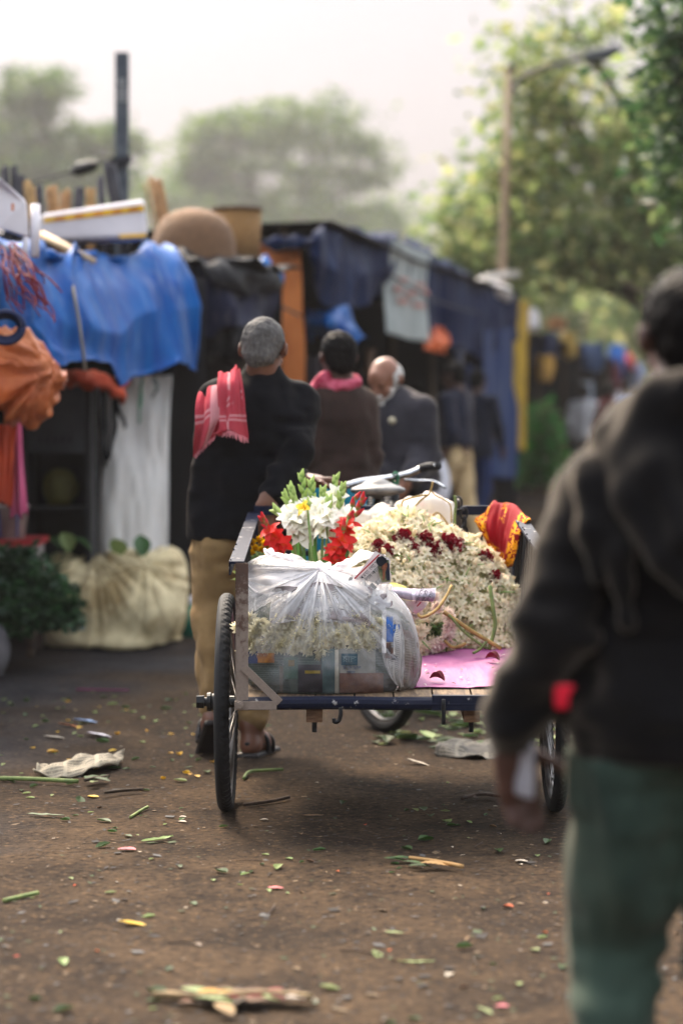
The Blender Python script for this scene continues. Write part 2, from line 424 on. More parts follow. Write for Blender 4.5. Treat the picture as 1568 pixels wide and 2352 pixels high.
tree('tall loose hazy green tree whose crown fills the sky above the far stalls', (7.0, 32, 0),
     [blob(1180, 470, 33, 110, 150, 95), blob(1300, 330, 32.5, 150, 140, 80), blob(1420, 480, 31.5, 170, 150, 85), blob(1300, 560, 32.5, 200, 90, 75),
      blob(1230, 200, 32, 95, 110, 60, 12), blob(1500, 330, 31, 120, 130, 75), blob(1110, 590, 34, 110, 90, 110), blob(1330, 90, 31.5, 150, 60, 31, 10), blob(1560, 560, 31.5, 150, 120, 80),
      blob(1080, 480, 34, 60, 110, 34, 10)],
     .19, 11, .2, [L_DK, L_MD, L_YL], .28, prob=(.3, .47, .23))
tree('dark overhanging tree with thick leafy boughs cut off by the picture edge above the youth', (3.5, 19.2, 0),
     [blob(1570, 230, 18.5, 95, 120, 42), blob(1530, 80, 18.5, 70, 50, 18, 12), blob(1600, 420, 19, 110, 120, 60), blob(1640, 80, 18.5, 120, 100, 60)],
     .13, 23, .16, [leafmat('overhang leaf', (48, 74, 42)), L_DK, L_MD], .17, prob=(.7, .25, .05))
for i, (px, py, Y, rx, rz, n, lab) in enumerate([
        (1330, 690, 78, 190, 110, 170, 'bushy dark green tree low behind the far stalls'),
        (1520, 700, 70, 130, 120, 130, 'dark green bush-like tree directly behind the head of the youth'),
        (1160, 560, 95, 130, 80, 80, 'pale yellowish tree peeping over the long blue shed')]):
    tree(lab, (P(px, py, Y).x, Y, 0), [blob(px, py, Y, rx, rz, n, 12), blob(px + 40, py + 70, Y, rx * .9, rz * .8, n // 2, 12)], .45, 40 + i, .3, [L_DK, L_MD, L_YL], .6, prob=(.4, .4, .2))
FAR = [leafmat('far leaf', (56, 86, 28), .45), leafmat('far pale leaf', (104, 126, 44), .45)]
tree('broad rounded hazy tree standing alone in the middle distance', (P(690, 600, 260).x, 260, 0),
     [blob(720, 290, 260, 150, 80, 62), blob(560, 330, 260, 120, 70, 46), blob(830, 380, 260, 90, 80, 34), blob(640, 420, 260, 200, 80, 64), blob(480, 300, 260, 70, 40, 24), blob(460, 400, 260, 60, 60, 30), blob(700, 500, 260, 260, 50, 66)],
     1.0, 5, .9, FAR, .72, prob=(.6, .4), flat=(1.5, 1.5, .45))
tree('hazy grey green tree with a ragged top behind the concrete pole', (P(90, 600, 215).x, 215, 0),
     [blob(60, 330, 215, 130, 130, 74), blob(180, 380, 215, 110, 100, 50), blob(80, 200, 215, 90, 50, 30), blob(260, 330, 215, 60, 50, 22), blob(40, 440, 215, 260, 80, 90), blob(-90, 320, 215, 110, 110, 46)],
     1.0, 8, .9, FAR, .7, prob=(.7, .3), flat=(1.4, 1.4, .5))
tree('low pale hazy tree filling the gap behind the bamboo basket', (P(420, 600, 280).x, 280, 0),
     [blob(390, 470, 280, 120, 60, 60), blob(560, 500, 280, 150, 50, 60), blob(860, 530, 280, 110, 50, 60)], 1.1, 14, .8, FAR, 1.2, prob=(.5, .5))

# ------------------------------------------------------------------ poles
CONC = mat('grey concrete', (88, 94, 100), .85, (66, 72, 80), 14, bump=.3)
po = thing('utility_pole', (P(279, 900, 16.65).x, 16.65, 0), 'square grey concrete utility pole with painted figures rising above the stall roofs', 'utility pole')
m = MB(); b = P(279, 900, 16.65); tp = P(281, 122, 16.65)
m.bar((b.x, 16.65, -.2), (tp.x, 16.65, tp.z), .09, .09, (0, 1, 0)); m.build('shaft', CONC, po)
m = MB(); m.bar(P(262, 372, 16.57), P(303, 366, 16.57), .03, .05); m.bar(P(262, 362, 16.62), P(262, 430, 16.62), .05, .04, (0, 1, 0)); m.build('bracket', mat('dark iron', (38, 40, 46), .6, metal=.4), po)
WHITE = mat('white paint', (190, 190, 188), .7)
def text(name, body, size, loc, rot, m, parent=None, ext=.0008, align='CENTER'):
    cu = bpy.data.curves.new(name, 'FONT'); cu.body = body; cu.size = size; cu.extrude = ext; cu.align_x = align
    o = bpy.data.objects.new(name, cu); col.objects.link(o); dg = bpy.context.evaluated_depsgraph_get()
    me = bpy.data.meshes.new_from_object(o.evaluated_get(dg)); bpy.data.objects.remove(o); me.materials.clear(); me.materials.append(m)
    me.transform(Matrix.Translation(loc) @ (rot if isinstance(rot, Matrix) else Euler(rot).to_matrix().to_4x4()))
    o = bpy.data.objects.new(name, me); col.objects.link(o)
    if parent:
        o.parent = parent
        if parent.parent is None: o.matrix_parent_inverse = Matrix.Translation(-Vector(parent.location))
    return o
for yy, sz, s_ in ((185, .09, 'e'), (205, .09, 'zz'), (222, .09, 'zz')):
    q = P(280, yy, 16.6); text('painted_figures', s_, sz, (q.x, q.y - .003, q.z - .03), (R(90), 0, 0), WHITE, po)
cb = thing('power_cable', P(190, 385, 16.8), 'thin cable with a thick dark splice strung from the concrete pole', 'cable')
m = MB(); m.tube(smooth_path([P(263, 368, 16.6), P(215, 380, 16.7), P(160, 395, 16.9), P(60, 425, 17.2)], 6), .009, 6); m.build('wire', mat('black rubber', (26, 26, 28), .6), cb)
m = MB(); m.tube([P(225, 377, 16.68), P(210, 381, 16.71), P(180, 389, 16.8), P(165, 394, 16.88)], [.02, .045, .05, .02], 8); m.build('splice', mat('black rubber', (26, 26, 28), .6), cb)
lp = thing('street_lamp', (P(1156, 640, 29.4).x, 29.4, 0), 'slender street lamp with a curved arm and flat head among the tree leaves', 'street lamp')
POLE = mat('tan pole', (168, 140, 112), .6, (140, 116, 94), 5)
m = MB(); a = P(1150, 660, 29.4); m.tube([(a.x, 29.4, -.1), P(1152, 640, 29.4), P(1160, 400, 29.4), P(1168, 150, 29.4)], [.055, .052, .046, .04], 10); m.build('shaft', POLE, lp, smooth=True)
m = MB(); m.tube(smooth_path([P(1168, 205, 29.4), P(1200, 178, 29.4), P(1250, 155, 29.3), P(1360, 128, 29.2)], 6), .036, 8); m.tube([P(1168, 150, 29.4), P(1178, 165, 29.4)], .06, 8); m.build('arm', mat('dark iron', (38, 40, 46), .6), lp, smooth=True)
m = MB(); m.bar(P(1345, 132, 29.2), P(1425, 113, 29.1), .24, .12); m.bar(P(1360, 136, 29.2), P(1415, 122, 29.1), .18, .1); o = m.build('lamp_head', mat('lamp grey', (84, 90, 94), .4, metal=.3), lp)
o.modifiers.new('b', 'BEVEL').width = .015

# ------------------------------------------------------------------ stalls: bamboo posts, a sheet roof, dark walls
BAM = mat('bamboo post', (78, 62, 46), .8, (50, 40, 30), 7, bump=.3)
DARK = mat('dark sheet', (24, 22, 24), .9, (15, 14, 16), 3, bump=.3, bscale=20)  # near-black sheet for the stall roofs and walls
def stall(label, Y0, Y1, depth, zf, zb, overhang=.1, wallc=None, posts=3, endwall=True, dz=0):
    a, b = Vector((LX(Y0), Y0, 0)), Vector((LX(Y1), Y1, dz)); r = thing('market_stall', a.lerp(b, .5), label, 'stall')
    for i in range(posts):
        p = a.lerp(b, i / (posts - 1)) + LN * .28; m = MB(); m.tube(smooth_path([p - Vector((0, 0, .1)), p + Vector((n1(Y0 + i) * .04, 0, zf * .5)), p + Vector((0, 0, zf))], 4), .032, 8); m.build('post', BAM, r, smooth=True)
        q = p + LN * (depth - .28); m = MB(); m.tube([q - Vector((0, 0, .1)), q + Vector((0, 0, zb))], .03, 8); m.build('post', BAM, r, smooth=True)
    up = Vector((0, 0, 1)); e = (b - a).normalized() * .12
    cloth('roof', [[a - e - LN * overhang + up * zf, a.lerp(b, .33) - LN * overhang + up * (zf - .03), a.lerp(b, .66) - LN * overhang + up * (zf - .02), b + e - LN * overhang + up * zf],
                   [a - e + LN * depth * .5 + up * (zf + zb) / 2, a.lerp(b, .33) + LN * depth * .5 + up * ((zf + zb) / 2 - .06), a.lerp(b, .66) + LN * depth * .5 + up * ((zf + zb) / 2 - .05), b + e + LN * depth * .5 + up * (zf + zb) / 2],
                   [a - e + LN * (depth + .1) + up * zb, a.lerp(b, .33) + LN * (depth + .1) + up * zb, a.lerp(b, .66) + LN * (depth + .1) + up * zb, b + e + LN * (depth + .1) + up * zb]],
          DARK, r, 40, 24, [(.03, 6, 4)], .01, seed=int(Y0 * 10))
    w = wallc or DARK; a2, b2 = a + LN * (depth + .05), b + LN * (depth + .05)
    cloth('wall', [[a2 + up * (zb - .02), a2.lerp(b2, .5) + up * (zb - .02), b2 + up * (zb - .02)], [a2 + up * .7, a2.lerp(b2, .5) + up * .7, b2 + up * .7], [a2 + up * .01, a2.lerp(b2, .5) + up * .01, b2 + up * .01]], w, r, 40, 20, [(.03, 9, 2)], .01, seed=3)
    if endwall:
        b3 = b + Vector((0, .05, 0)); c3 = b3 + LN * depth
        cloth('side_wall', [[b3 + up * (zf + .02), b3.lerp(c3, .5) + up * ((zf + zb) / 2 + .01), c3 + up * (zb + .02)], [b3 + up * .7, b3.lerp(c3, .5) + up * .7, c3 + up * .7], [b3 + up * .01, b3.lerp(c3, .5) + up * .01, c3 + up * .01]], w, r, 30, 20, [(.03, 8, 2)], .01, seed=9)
    return r
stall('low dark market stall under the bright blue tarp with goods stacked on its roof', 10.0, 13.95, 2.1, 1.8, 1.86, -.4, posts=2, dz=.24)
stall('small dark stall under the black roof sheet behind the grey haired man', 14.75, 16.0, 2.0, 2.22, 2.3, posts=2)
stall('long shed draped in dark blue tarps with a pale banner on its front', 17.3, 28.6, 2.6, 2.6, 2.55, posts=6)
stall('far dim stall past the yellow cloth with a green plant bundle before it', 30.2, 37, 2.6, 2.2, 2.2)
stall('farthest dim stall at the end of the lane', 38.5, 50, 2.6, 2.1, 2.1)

def tarp(name, c, c2, rough=.42, sc=3.0):
    t = NT(name); v = t.coord('UV'); o = t.coord('Object')
    f = t.noise(t.coord('Object', (1.6, 1.6, .45)), sc, 6, .65); cc = t.mix(t.ramp(f, [(.4, 0), (.68, 1)]), lin(c), lin(c2))
    gr = t.noise(o, 9, 6, .7); cc = t.mix(t.ramp(gr, [(.58, 0), (.8, .15)]), cc, lin((60, 60, 66)))
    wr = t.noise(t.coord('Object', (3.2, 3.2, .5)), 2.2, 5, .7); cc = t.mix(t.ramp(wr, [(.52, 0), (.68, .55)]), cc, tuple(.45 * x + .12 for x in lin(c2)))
    t.set(Base_Color=cc, Roughness=rough, Specular_IOR_Level=.03); t.bump(t.noise(o, 60, 3), .15, .004); return t.m
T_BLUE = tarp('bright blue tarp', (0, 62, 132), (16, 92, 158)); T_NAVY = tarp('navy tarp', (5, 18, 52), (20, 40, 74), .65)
T_BLACK = tarp('black sheet', (20, 20, 23), (32, 32, 36), .6); T_ORANGE = mat('orange sheet', (214, 132, 70), .8, (186, 100, 48), 2.2, bump=.2, transl=.25)
def hung(name, label, cat, ctrl, m, nu=50, nv=50, folds=((.02, 8, 1.5),), thick=.005, ragged=.02, seed=0, group=None):
    o = cloth(name, ctrl, m, None, nu, nv, folds, thick, ragged, seed); return tag(o, label, cat, group)
YT = [10.2, 11.0, 11.9, 12.8, 13.6, 14.05]
def tarprow(pts): return [P(px, py, Y + dy) for (px, py, dy), Y in zip(pts, YT)]
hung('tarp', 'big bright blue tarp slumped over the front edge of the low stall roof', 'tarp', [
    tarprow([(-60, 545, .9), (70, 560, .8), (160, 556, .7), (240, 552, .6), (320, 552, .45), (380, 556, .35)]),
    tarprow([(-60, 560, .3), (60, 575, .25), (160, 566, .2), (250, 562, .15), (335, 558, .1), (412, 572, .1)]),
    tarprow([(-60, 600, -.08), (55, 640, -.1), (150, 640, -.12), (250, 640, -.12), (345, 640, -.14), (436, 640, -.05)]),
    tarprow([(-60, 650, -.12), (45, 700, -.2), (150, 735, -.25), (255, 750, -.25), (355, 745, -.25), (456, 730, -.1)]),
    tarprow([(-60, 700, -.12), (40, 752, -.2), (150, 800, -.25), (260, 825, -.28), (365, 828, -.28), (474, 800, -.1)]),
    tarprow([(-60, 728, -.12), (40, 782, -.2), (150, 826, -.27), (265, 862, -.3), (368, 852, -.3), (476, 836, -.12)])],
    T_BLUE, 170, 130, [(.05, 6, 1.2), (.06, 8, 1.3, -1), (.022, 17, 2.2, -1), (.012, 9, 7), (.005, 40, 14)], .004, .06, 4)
hung('tarp', 'dark slate tarp hanging below the black roof sheet beside the bright blue one', 'tarp', [
    [P(398, 600, 14.6), P(450, 598, 14.5), P(520, 606, 14.6), P(590, 632, 15.3), P(640, 655, 15.9)],
    [P(405, 680, 14.55), P(455, 680, 14.45), P(525, 690, 14.5), P(590, 690, 15.25), P(632, 700, 15.85)],
    [P(410, 775, 14.6), P(460, 770, 14.5), P(530, 760, 14.55), P(590, 750, 15.3), P(618, 745, 15.9)]], tarp('slate tarp', (30, 34, 56), (42, 45, 64), .6), 60, 50, [(.05, 8, 1.3), (.015, 20, 4)], .004, .03, 2)
hung('tarp', 'black plastic roof sheet with a drooping tip behind the grey haired man', 'roof sheet', [
    [P(372, 560, 15.4), P(450, 566, 15.5), P(540, 590, 16), P(640, 640, 16.6)],
    [P(375, 580, 14.6), P(450, 582, 14.5), P(540, 606, 14.7), P(655, 652, 15.9)],
    [P(385, 605, 14.35), P(450, 612, 14.25), P(550, 660, 14.5), P(650, 664, 15.75)]], T_BLACK, 60, 40, [(.05, 9, 3)], .006, .02, 5)
for px, py, r_, lab in ((480, 790, 55, 'knotted black plastic sack slung below the slate tarp'), (540, 800, 45, 'smaller charcoal sack slung beside the knotted black one')):
    f = Field(P(px - 90, py + 90, 14.8) - Vector((0, .3, 0)), P(px + 90, py - 90, 14.8) + Vector((0, .3, 0)), .014)
    k = 14.8 / F; f.ell(P(px, py, 14.8), (r_ * k, r_ * k * .9, r_ * k * .8)); f.ell(P(px + 15, py - 30, 14.8), (r_ * k * .5, .08, r_ * k * .6), k=.05)
    V, Fc = f.mesh(); V = V + vnormals(V, Fc) * (.02 * vnoise(V * 14, 3))[:, None]; tag(mk('sack', V, Fc, T_BLACK), lab, 'sack')
hung('side_sheet', 'orange cloth sheet closing the near end of the long blue shed', 'sheet', [
    [P(600, 560, 17.4), P(640, 556, 17.2), P(694, 552, 17)], [P(608, 700, 17.4), P(645, 700, 17.2), P(688, 700, 17)], [P(616, 880, 17.4), P(650, 880, 17.2), P(690, 870, 17)], [P(620, 1200, 17.4), P(652, 1200, 17.2), P(690, 1190, 17)]],
    T_ORANGE, 30, 50, [(.04, 3, 2), (.02, 8, 5)], .004, 0, 7)
hung('tarp', 'dark navy tarp sagging over the near front of the long shed', 'tarp', [
    [P(600, 548, 17.9), P(700, 530, 17.9), P(745, 514, 18), PL(820, 530, .5), PL(905, 540, .4), PL(960, 560, .4)],
    [P(604, 560, 17.1), P(694, 545, 16.95), P(742, 524, 17.1), PL(820, 548, -.1), PL(905, 548, -.1), PL(965, 570, -.1)],
    [P(606, 566, 17.05), P(696, 562, 16.85), P(745, 600, 17.0), PL(820, 620, -.4), PL(900, 625, -.2), PL(965, 640, -.15)],
    [P(608, 570, 17.1), P(698, 572, 16.9), P(742, 690, 17.1), PL(815, 706, -.5), PL(890, 690, -.2), PL(965, 730, -.1)]],
    T_NAVY, 110, 70, [(.05, 9, 1.2), (.05, 13, 1.5, -1), (.02, 26, 3, -1)], .004, .04, 12)
hung('tarp', 'second navy tarp running down the shed from the banner to its far corner', 'tarp', [
    [PL(950, 566, .5), PL(1010, 590, .5), PL(1080, 632, .5), PL(1140, 665, .5), PL(1192, 682, .5)],
    [PL(952, 572, -.1), PL(1010, 600, -.1), PL(1080, 640, -.1), PL(1140, 668, -.1), PL(1195, 686, -.1)],
    [PL(960, 680, -.15), PL(1012, 700, -.2), PL(1080, 730, -.2), PL(1140, 745, -.2), PL(1193, 745, -.15)],
    [PL(962, 770, -.1), PL(1015, 795, -.1), PL(1082, 815, -.1), PL(1135, 800, -.15), PL(1185, 780, -.1)]], T_NAVY, 100, 60, [(.05, 10, 1.2), (.055, 15, 1.5, -1), (.02, 30, 3, -1)], .004, .05, 21)
hung('tarp', 'blue grey curtain of tarp reaching the ground at the far corner of the shed', 'tarp', [
    [PL(1100, 760, -.15), PL(1130, 760, -.25), PL(1160, 755, -.2), PL(1188, 750, -.15)], [PL(1098, 900, -.1), PL(1128, 900, -.25), PL(1160, 900, -.2), PL(1185, 900, -.1)],
    [PL(1100, 1080, -.05), PL(1128, 1090, -.2), PL(1158, 1096, -.15), PL(1182, 1100, -.05)]], tarp('faded navy tarp', (34, 52, 92), (48, 66, 102), .6), 50, 40, [(.09, 9, .8)], .004, .03, 25)
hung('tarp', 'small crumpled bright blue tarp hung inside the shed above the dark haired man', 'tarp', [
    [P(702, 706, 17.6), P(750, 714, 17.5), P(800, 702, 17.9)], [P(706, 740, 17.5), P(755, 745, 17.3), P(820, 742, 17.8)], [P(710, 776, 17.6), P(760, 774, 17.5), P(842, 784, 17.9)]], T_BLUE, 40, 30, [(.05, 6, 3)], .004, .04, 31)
ban = hung('banner', 'tall pale grey banner with faded red print hung on the shed front', 'banner', [
    [PL(893, 548, -.35), PL(940, 566, -.4), PL(992, 584, -.35)], [PL(890, 660, -.38), PL(940, 670, -.46), PL(994, 680, -.38)], [PL(886, 765, -.35), PL(940, 780, -.42), PL(995, 786, -.35)]],
    mat('faded vinyl', (172, 180, 178), .5, (150, 160, 160), 3, transl=.15), 30, 40, [(.04, 4, 2)], .004, 0, 33)
m = MB(); RED_F = mat('faded red print', (196, 138, 128), .6)
for px, py, w, h_ in ((925, 640, 26, 7), (965, 652, 22, 7), (915, 662, 16, 12), (945, 672, 24, 10), (978, 672, 12, 16), (925, 690, 24, 10), (962, 700, 26, 10)):
    m.bar(PL(px - w / 2, py, -.5), PL(px + w / 2, py + 3, -.5), .006, h_ * Yl(px) / F)
m.build('print', RED_F, ban)
hung('bag', 'orange plastic bag hanging below the pale banner', 'bag', [[PL(985, 752, -.3), PL(1000, 748, -.45), PL(1018, 756, -.3)], [PL(975, 780, -.3), PL(1000, 780, -.55), PL(1028, 790, -.3)], [PL(970, 802, -.3), PL(1000, 806, -.45), PL(1022, 812, -.3)]],
     mat('orange plastic', (226, 104, 34), .5, (200, 80, 24), 4), 24, 24, [(.03, 5, 4)], .006, .02, 3)
hung('cloth', 'long yellow cloth hanging at the far corner of the blue shed', 'cloth', [[PL(1188, 690, -.2), PL(1200, 688, -.3), PL(1212, 694, -.2)], [PL(1184, 850, -.2), PL(1194, 850, -.35), PL(1206, 850, -.2)], [PL(1188, 1030, -.2), PL(1196, 1036, -.3), PL(1204, 1030, -.2)]],
     mat('yellow cloth', (204, 168, 54), .8, (160, 130, 44), 3, transl=.2), 20, 40, [(.06, 5, 1)], .004, .04, 9)
# goods and hangings of the far stalls
for px, py, w, h_, dy, c, lab, cat in (
        (1250, 800, 55, 70, -.3, (40, 52, 86), 'navy awning of the stall past the yellow cloth', 'awning'), (1248, 845, 26, 60, -.5, (196, 150, 72), 'ochre cloth hung under the navy awning', 'cloth'),
        (1345, 820, 70, 70, -.3, (58, 78, 112), 'slate blue awning far down the lane', 'awning'), (1346, 930, 26, 110, -.5, (120, 128, 140), 'grey sheet hung below the slate blue awning', 'sheet'),
        (1300, 790, 34, 60, -.4, (178, 146, 70), 'mustard cloth between the two far awnings', 'cloth'), (1405, 890, 26, 130, -.4, (92, 36, 46), 'maroon cloth hung at the far end of the stalls', 'cloth'),
        (1415, 830, 30, 80, -1.2, (40, 100, 178), 'blue cloth hung at the farthest stall', 'cloth'), (1446, 830, 20, 34, -1.5, (196, 50, 62), 'red cloth hung beside the blue one', 'cloth'), (1408, 935, 30, 70, -1.8, (214, 210, 216), 'white sheet low at the farthest stall', 'sheet'),
        (1466, 870, 26, 70, -1.5, (150, 160, 186), 'pale blue cloth at the end of the lane', 'cloth')):
    Y = Yl(min(px, 1440)) + dy
    hung('awning' if cat == 'awning' else 'hanging_cloth', lab, cat, [[P(px - w / 2, py - h_ / 2, Y), P(px, py - h_ / 2 + 3, Y - .1), P(px + w / 2, py - h_ / 2, Y)], [P(px - w * .52, py, Y), P(px, py, Y - .2), P(px + w * .55, py + 2, Y)], [P(px - w / 2, py + h_ / 2, Y), P(px, py + h_ / 2 - 2, Y - .1), P(px + w * .45, py + h_ / 2, Y)]],
         mat('cloth ' + lab[:18], c, .85, scale=3), 20, 20, [(.07, 5, 1)], .005, .04, int(px))
for px, py, Y, rx, rz, c, lab, cat in ((1224, 735, 31, 14, 26, (220, 214, 214), 'white sack upright on the roof of the stall past the yellow cloth', 'sack'), (1276, 742, 33, 22, 16, (206, 150, 104), 'tan rounded basket on the far stall roof', 'basket')):
    f = Field(P(px - 50, py + 50, Y) - Vector((0, .3, 0)), P(px + 50, py - 50, Y) + Vector((0, .3, 0)), .02); k = Y / F
    f.ell(P(px, py, Y), (rx * k, rx * k, rz * k)); f.ell(P(px, py + rz * .5, Y), (rx * k * 1.1, rx * k, rz * k * .5), k=.05); V, Fc = f.mesh(); tag(mk(cat, V + vnormals(V, Fc) * (.012 * vnoise(V * 12))[:, None], Fc, mat('goods ' + lab[:9], c, .8)), lab, cat)
def leafheap(name, label, cat, c, rad, n, size, cols, seed, prob, asp=.5, stems=True):
    c = Vector(c); r = thing(name, (c.x, c.y, 0), label, cat); g = np.random.default_rng(seed); d = g.normal(size=(n, 3)); d[:, 2] = abs(d[:, 2]); d /= np.linalg.norm(d, axis=1, keepdims=True)
    C = np.array(c) + d * np.array(rad) * (g.uniform(.2, 1, (n, 1)) ** .4) * (1 + .25 * vnoise(d * 2.5, seed))[:, None]; C[:, 2] = np.maximum(C[:, 2], .02)
    V, Fc, g = leafcloud(C, 3, size, seed, asp, .8); V[:, 2] = np.maximum(V[:, 2], .01)
    mk('leaves', V, Fc, cols, r, smooth=False, mi=g.choice(len(cols), len(Fc), p=prob))
    if stems:
        m = MB(); q = random.Random(seed)
        for _ in range(26):
            a = c + Vector((q.uniform(-.6, .6) * rad[0], q.uniform(-.6, .6) * rad[1], 0)); e = c + Vector((q.uniform(-1, 1) * rad[0], q.uniform(-1, 1) * rad[1], q.uniform(.3, 1) * rad[2])); m.tube([a, a.lerp(e, .6) + Vector((0, 0, .05)), e], [.006, .005, .003], 5)
        m.build('stems', mat('green stem', (70, 84, 46), .7), r)
    return r
leafheap('plant_bundle', 'upright bundle of fresh green plants beside the yellow cloth', 'plant', P(1245, 990, 29.6) * Vector((1, 1, 0)) if False else Vector((P(1245, 1, 29.6).x, 29.6, .35)), (.28, .3, 1.0), 330, .13, [leafmat('fresh leaf', (52, 128, 44)), L_DK], 71, (.6, .4))
leafheap('leaf_heap', 'low yellow green heap of cut leaves on the lane near the far stalls', 'leaf heap', Vector((P(1290, 1, 36).x, 36, .05)), (.7, .6, .5), 300, .14, [L_YL, L_MD], 72, (.7, .3))
hung('roof_sheet', 'pale corrugated roof sheet lying on the far end of the long shed', 'roof sheet', [[PL(1098, 636, .5), PL(1150, 624, .9), PL(1192, 622, 1.5)], [PL(1100, 648, .1), PL(1150, 640, .5), PL(1194, 634, 1.2)]], mat('pale tin', (188, 180, 172), .5), 30, 12, [(.02, 14, 1)], .02, 0, 2)
hung('bag', 'white cloth bundle under the pale roof sheet', 'bundle', [[PL(1126, 650, .1), PL(1145, 648, 0), PL(1162, 652, .1)], [PL(1130, 664, -.15), PL(1148, 668, -.3), PL(1168, 680, -.15)], [PL(1140, 676, -.1), PL(1156, 688, -.2), PL(1175, 692, -.1)]], mat('white cloth', (214, 208, 206), .8), 20, 20, [(.04, 5, 4)], .02, .0, 4)

# ================================================================== GOODS ROUND THE NEAR STALLS
CREAM = NT('woven sack'); v = CREAM.coord('Object'); f = CREAM.noise(v, 4, 5, .6)
cc = CREAM.mix(CREAM.ramp(f, [(.36, 0), (.56, 1)]), lin((154, 132, 92)), lin((220, 203, 162)))
CREAM.set(Base_Color=cc, Roughness=.75, Specular_IOR_Level=.25); CREAM.bump(CREAM.noise(v, 130, 3), .3, .004); CREAM = CREAM.m
def gathered_sack(name, label, c, rx, ry, h, m, seed, knot=(0, 0), squat=.62):
    n, k = 160, 60; V = []; th = np.linspace(0, 2 * np.pi, n, endpoint=False)
    for i in range(k + 1):
        s = i / k
        prof = (math.sin(math.pi * min(s * .97 + .015, 1)) ** squat) * (1 - .22 * max(0, s - .5))
        if s < .12: prof = max(prof, .55 + s * 2)
        ple = (.012 + .05 * max(0, s - .25)) * vnoise(np.stack([np.cos(th) * 7, np.sin(th) * 7, np.full(n, s * 1.5)], -1), seed) + .16 * max(0, s - .3) * (.4 - abs(vnoise(np.stack([np.cos(th) * 12, np.sin(th) * 12, np.full(n, s * 1.2)], -1), seed + 4))) + .012 * vnoise(np.stack([np.cos(th) * 5, np.sin(th) * 5, np.full(n, s * 9)], -1), seed + 6) + .085 * vnoise(np.stack([np.cos(th) * 1.6, np.sin(th) * 1.6, np.full(n, s * 2.4)], -1), seed + 1)
        r = prof * (1 + ple * 1.6)
        z = h * (1 - math.cos(math.pi * s)) / 2 + .05 * h * vnoise(np.stack([np.cos(th) * 1.2, np.sin(th) * 1.2, np.full(n, 3 + s)], -1), seed + 2) * s
        V.append(np.stack([c[0] + knot[0] * s ** 3 + rx * r * np.cos(th), c[1] + knot[1] * s ** 3 + ry * r * np.sin(th), np.maximum(z + c[2], .004)], -1))
    V = np.array(V); idx = np.arange((k + 1) * n).reshape(k + 1, n); nx = np.roll(idx, -1, 1)
    Fc = np.stack([idx[:-1], nx[:-1], nx[1:], idx[1:]], -1).reshape(-1, 4)
    return V.reshape(-1, 3), [tuple(x) for x in Fc] + [tuple(idx[-1]), tuple(idx[0][::-1])]
sc_ = P(258, 1400, 13.35)
k_ = 13.35 / F; f = Field(P(60, 1500, 13.35) - Vector((.1, .5, .1)), P(460, 1230, 13.35) + Vector((.1, .45, .1)), .0095)
for px, py, Y, rx, ry, rz in ((235, 1400, 13.35, 150, .3, 112), (330, 1390, 13.32, 100, .27, 100), (165, 1420, 13.35, 90, .26, 78), (385, 1330, 13.4, 50, .17, 66), (300, 1310, 13.35, 90, .2, 44), (150, 1330, 13.4, 72, .2, 58), (255, 1470, 13.3, 130, .28, 36)): f.ell(P(px, py, Y), (rx * k_, ry, rz * k_), k=.07)
f.cut((0, 0, .004), (0, 0, -1)); V, Fc = f.mesh(); N = vnormals(V, Fc); dsp = np.zeros(len(V))
for px, py, a_, rr in ((215, 1268, .034, .42), (335, 1290, .03, .34), (120, 1300, .02, .25)):
    d = V - np.array(P(px, py, 13.25)); an = np.arctan2(d[:, 2], d[:, 0]); rd_ = np.linalg.norm(d, axis=1); w = vnoise(np.stack([np.cos(an) * 7 + 3 * rd_, np.sin(an) * 7, rd_ * 1.5], -1), px); w2 = vnoise(np.stack([np.cos(an) * 16, np.sin(an) * 16, rd_ * 2], -1), px + 1); dsp += a_ * (.45 - 1.5 * abs(w) + .35 * w2) * np.exp(-(rd_ / rr) ** 2) * np.clip(rd_ / .05, 0, 1)
dsp += .018 * vnoise(V * np.array((5, 5, 5)), 3) + .009 * (.4 - abs(vnoise(V * np.array((13, 13, 8)), 4)))
V = V + N * dsp[:, None]; V[:, 2] = np.maximum(V[:, 2], .003)
tag(mk('sack', V, Fc, CREAM), 'huge slumped cream sack with creased folds standing on the ground below the white sheet', 'sack')
V, Fc = gathered_sack('sack', '', (P(385, 1350, 13.6).x, 13.6, .0), .12, .12, .52, CREAM, 9)
tag(mk('sack', V, Fc, CREAM), 'narrow cream sack squeezed behind the huge bulging one', 'sack')
BIGL = [leafmat('cabbage leaf', (70, 104, 62), .3), leafmat('pale cabbage leaf', (128, 146, 86), .3)]
def biglea(name, label, c, size, yaw, pitch, m, cat='leaf', group=None, curl=.25, asp=.5):
    nu, nv = 9, 13; V = []
    for i in range(nv):
        v_ = i / (nv - 1); w = math.sin(math.pi * (v_ * .92 + .06)) ** .8 * size * asp
        for j in range(nu):
            u = j / (nu - 1) * 2 - 1; V.append((u * w * .5, (v_ - .5) * size, abs(u) * w * curl + curl * size * .35 * math.sin(v_ * 3) + .01 * size * math.sin(v_ * 40) * abs(u)))
    M = Matrix.Translation(c) @ Matrix.Rotation(yaw, 4, 'Z') @ Matrix.Rotation(pitch, 4, 'X'); V = [M @ Vector(q) for q in V]
    idx = np.arange(nu * nv).reshape(nv, nu); Fc = np.stack([idx[:-1, :-1], idx[:-1, 1:], idx[1:, 1:], idx[1:, :-1]], -1).reshape(-1, 4)
    return tag(mk(name, V, Fc, m), label, cat, group)
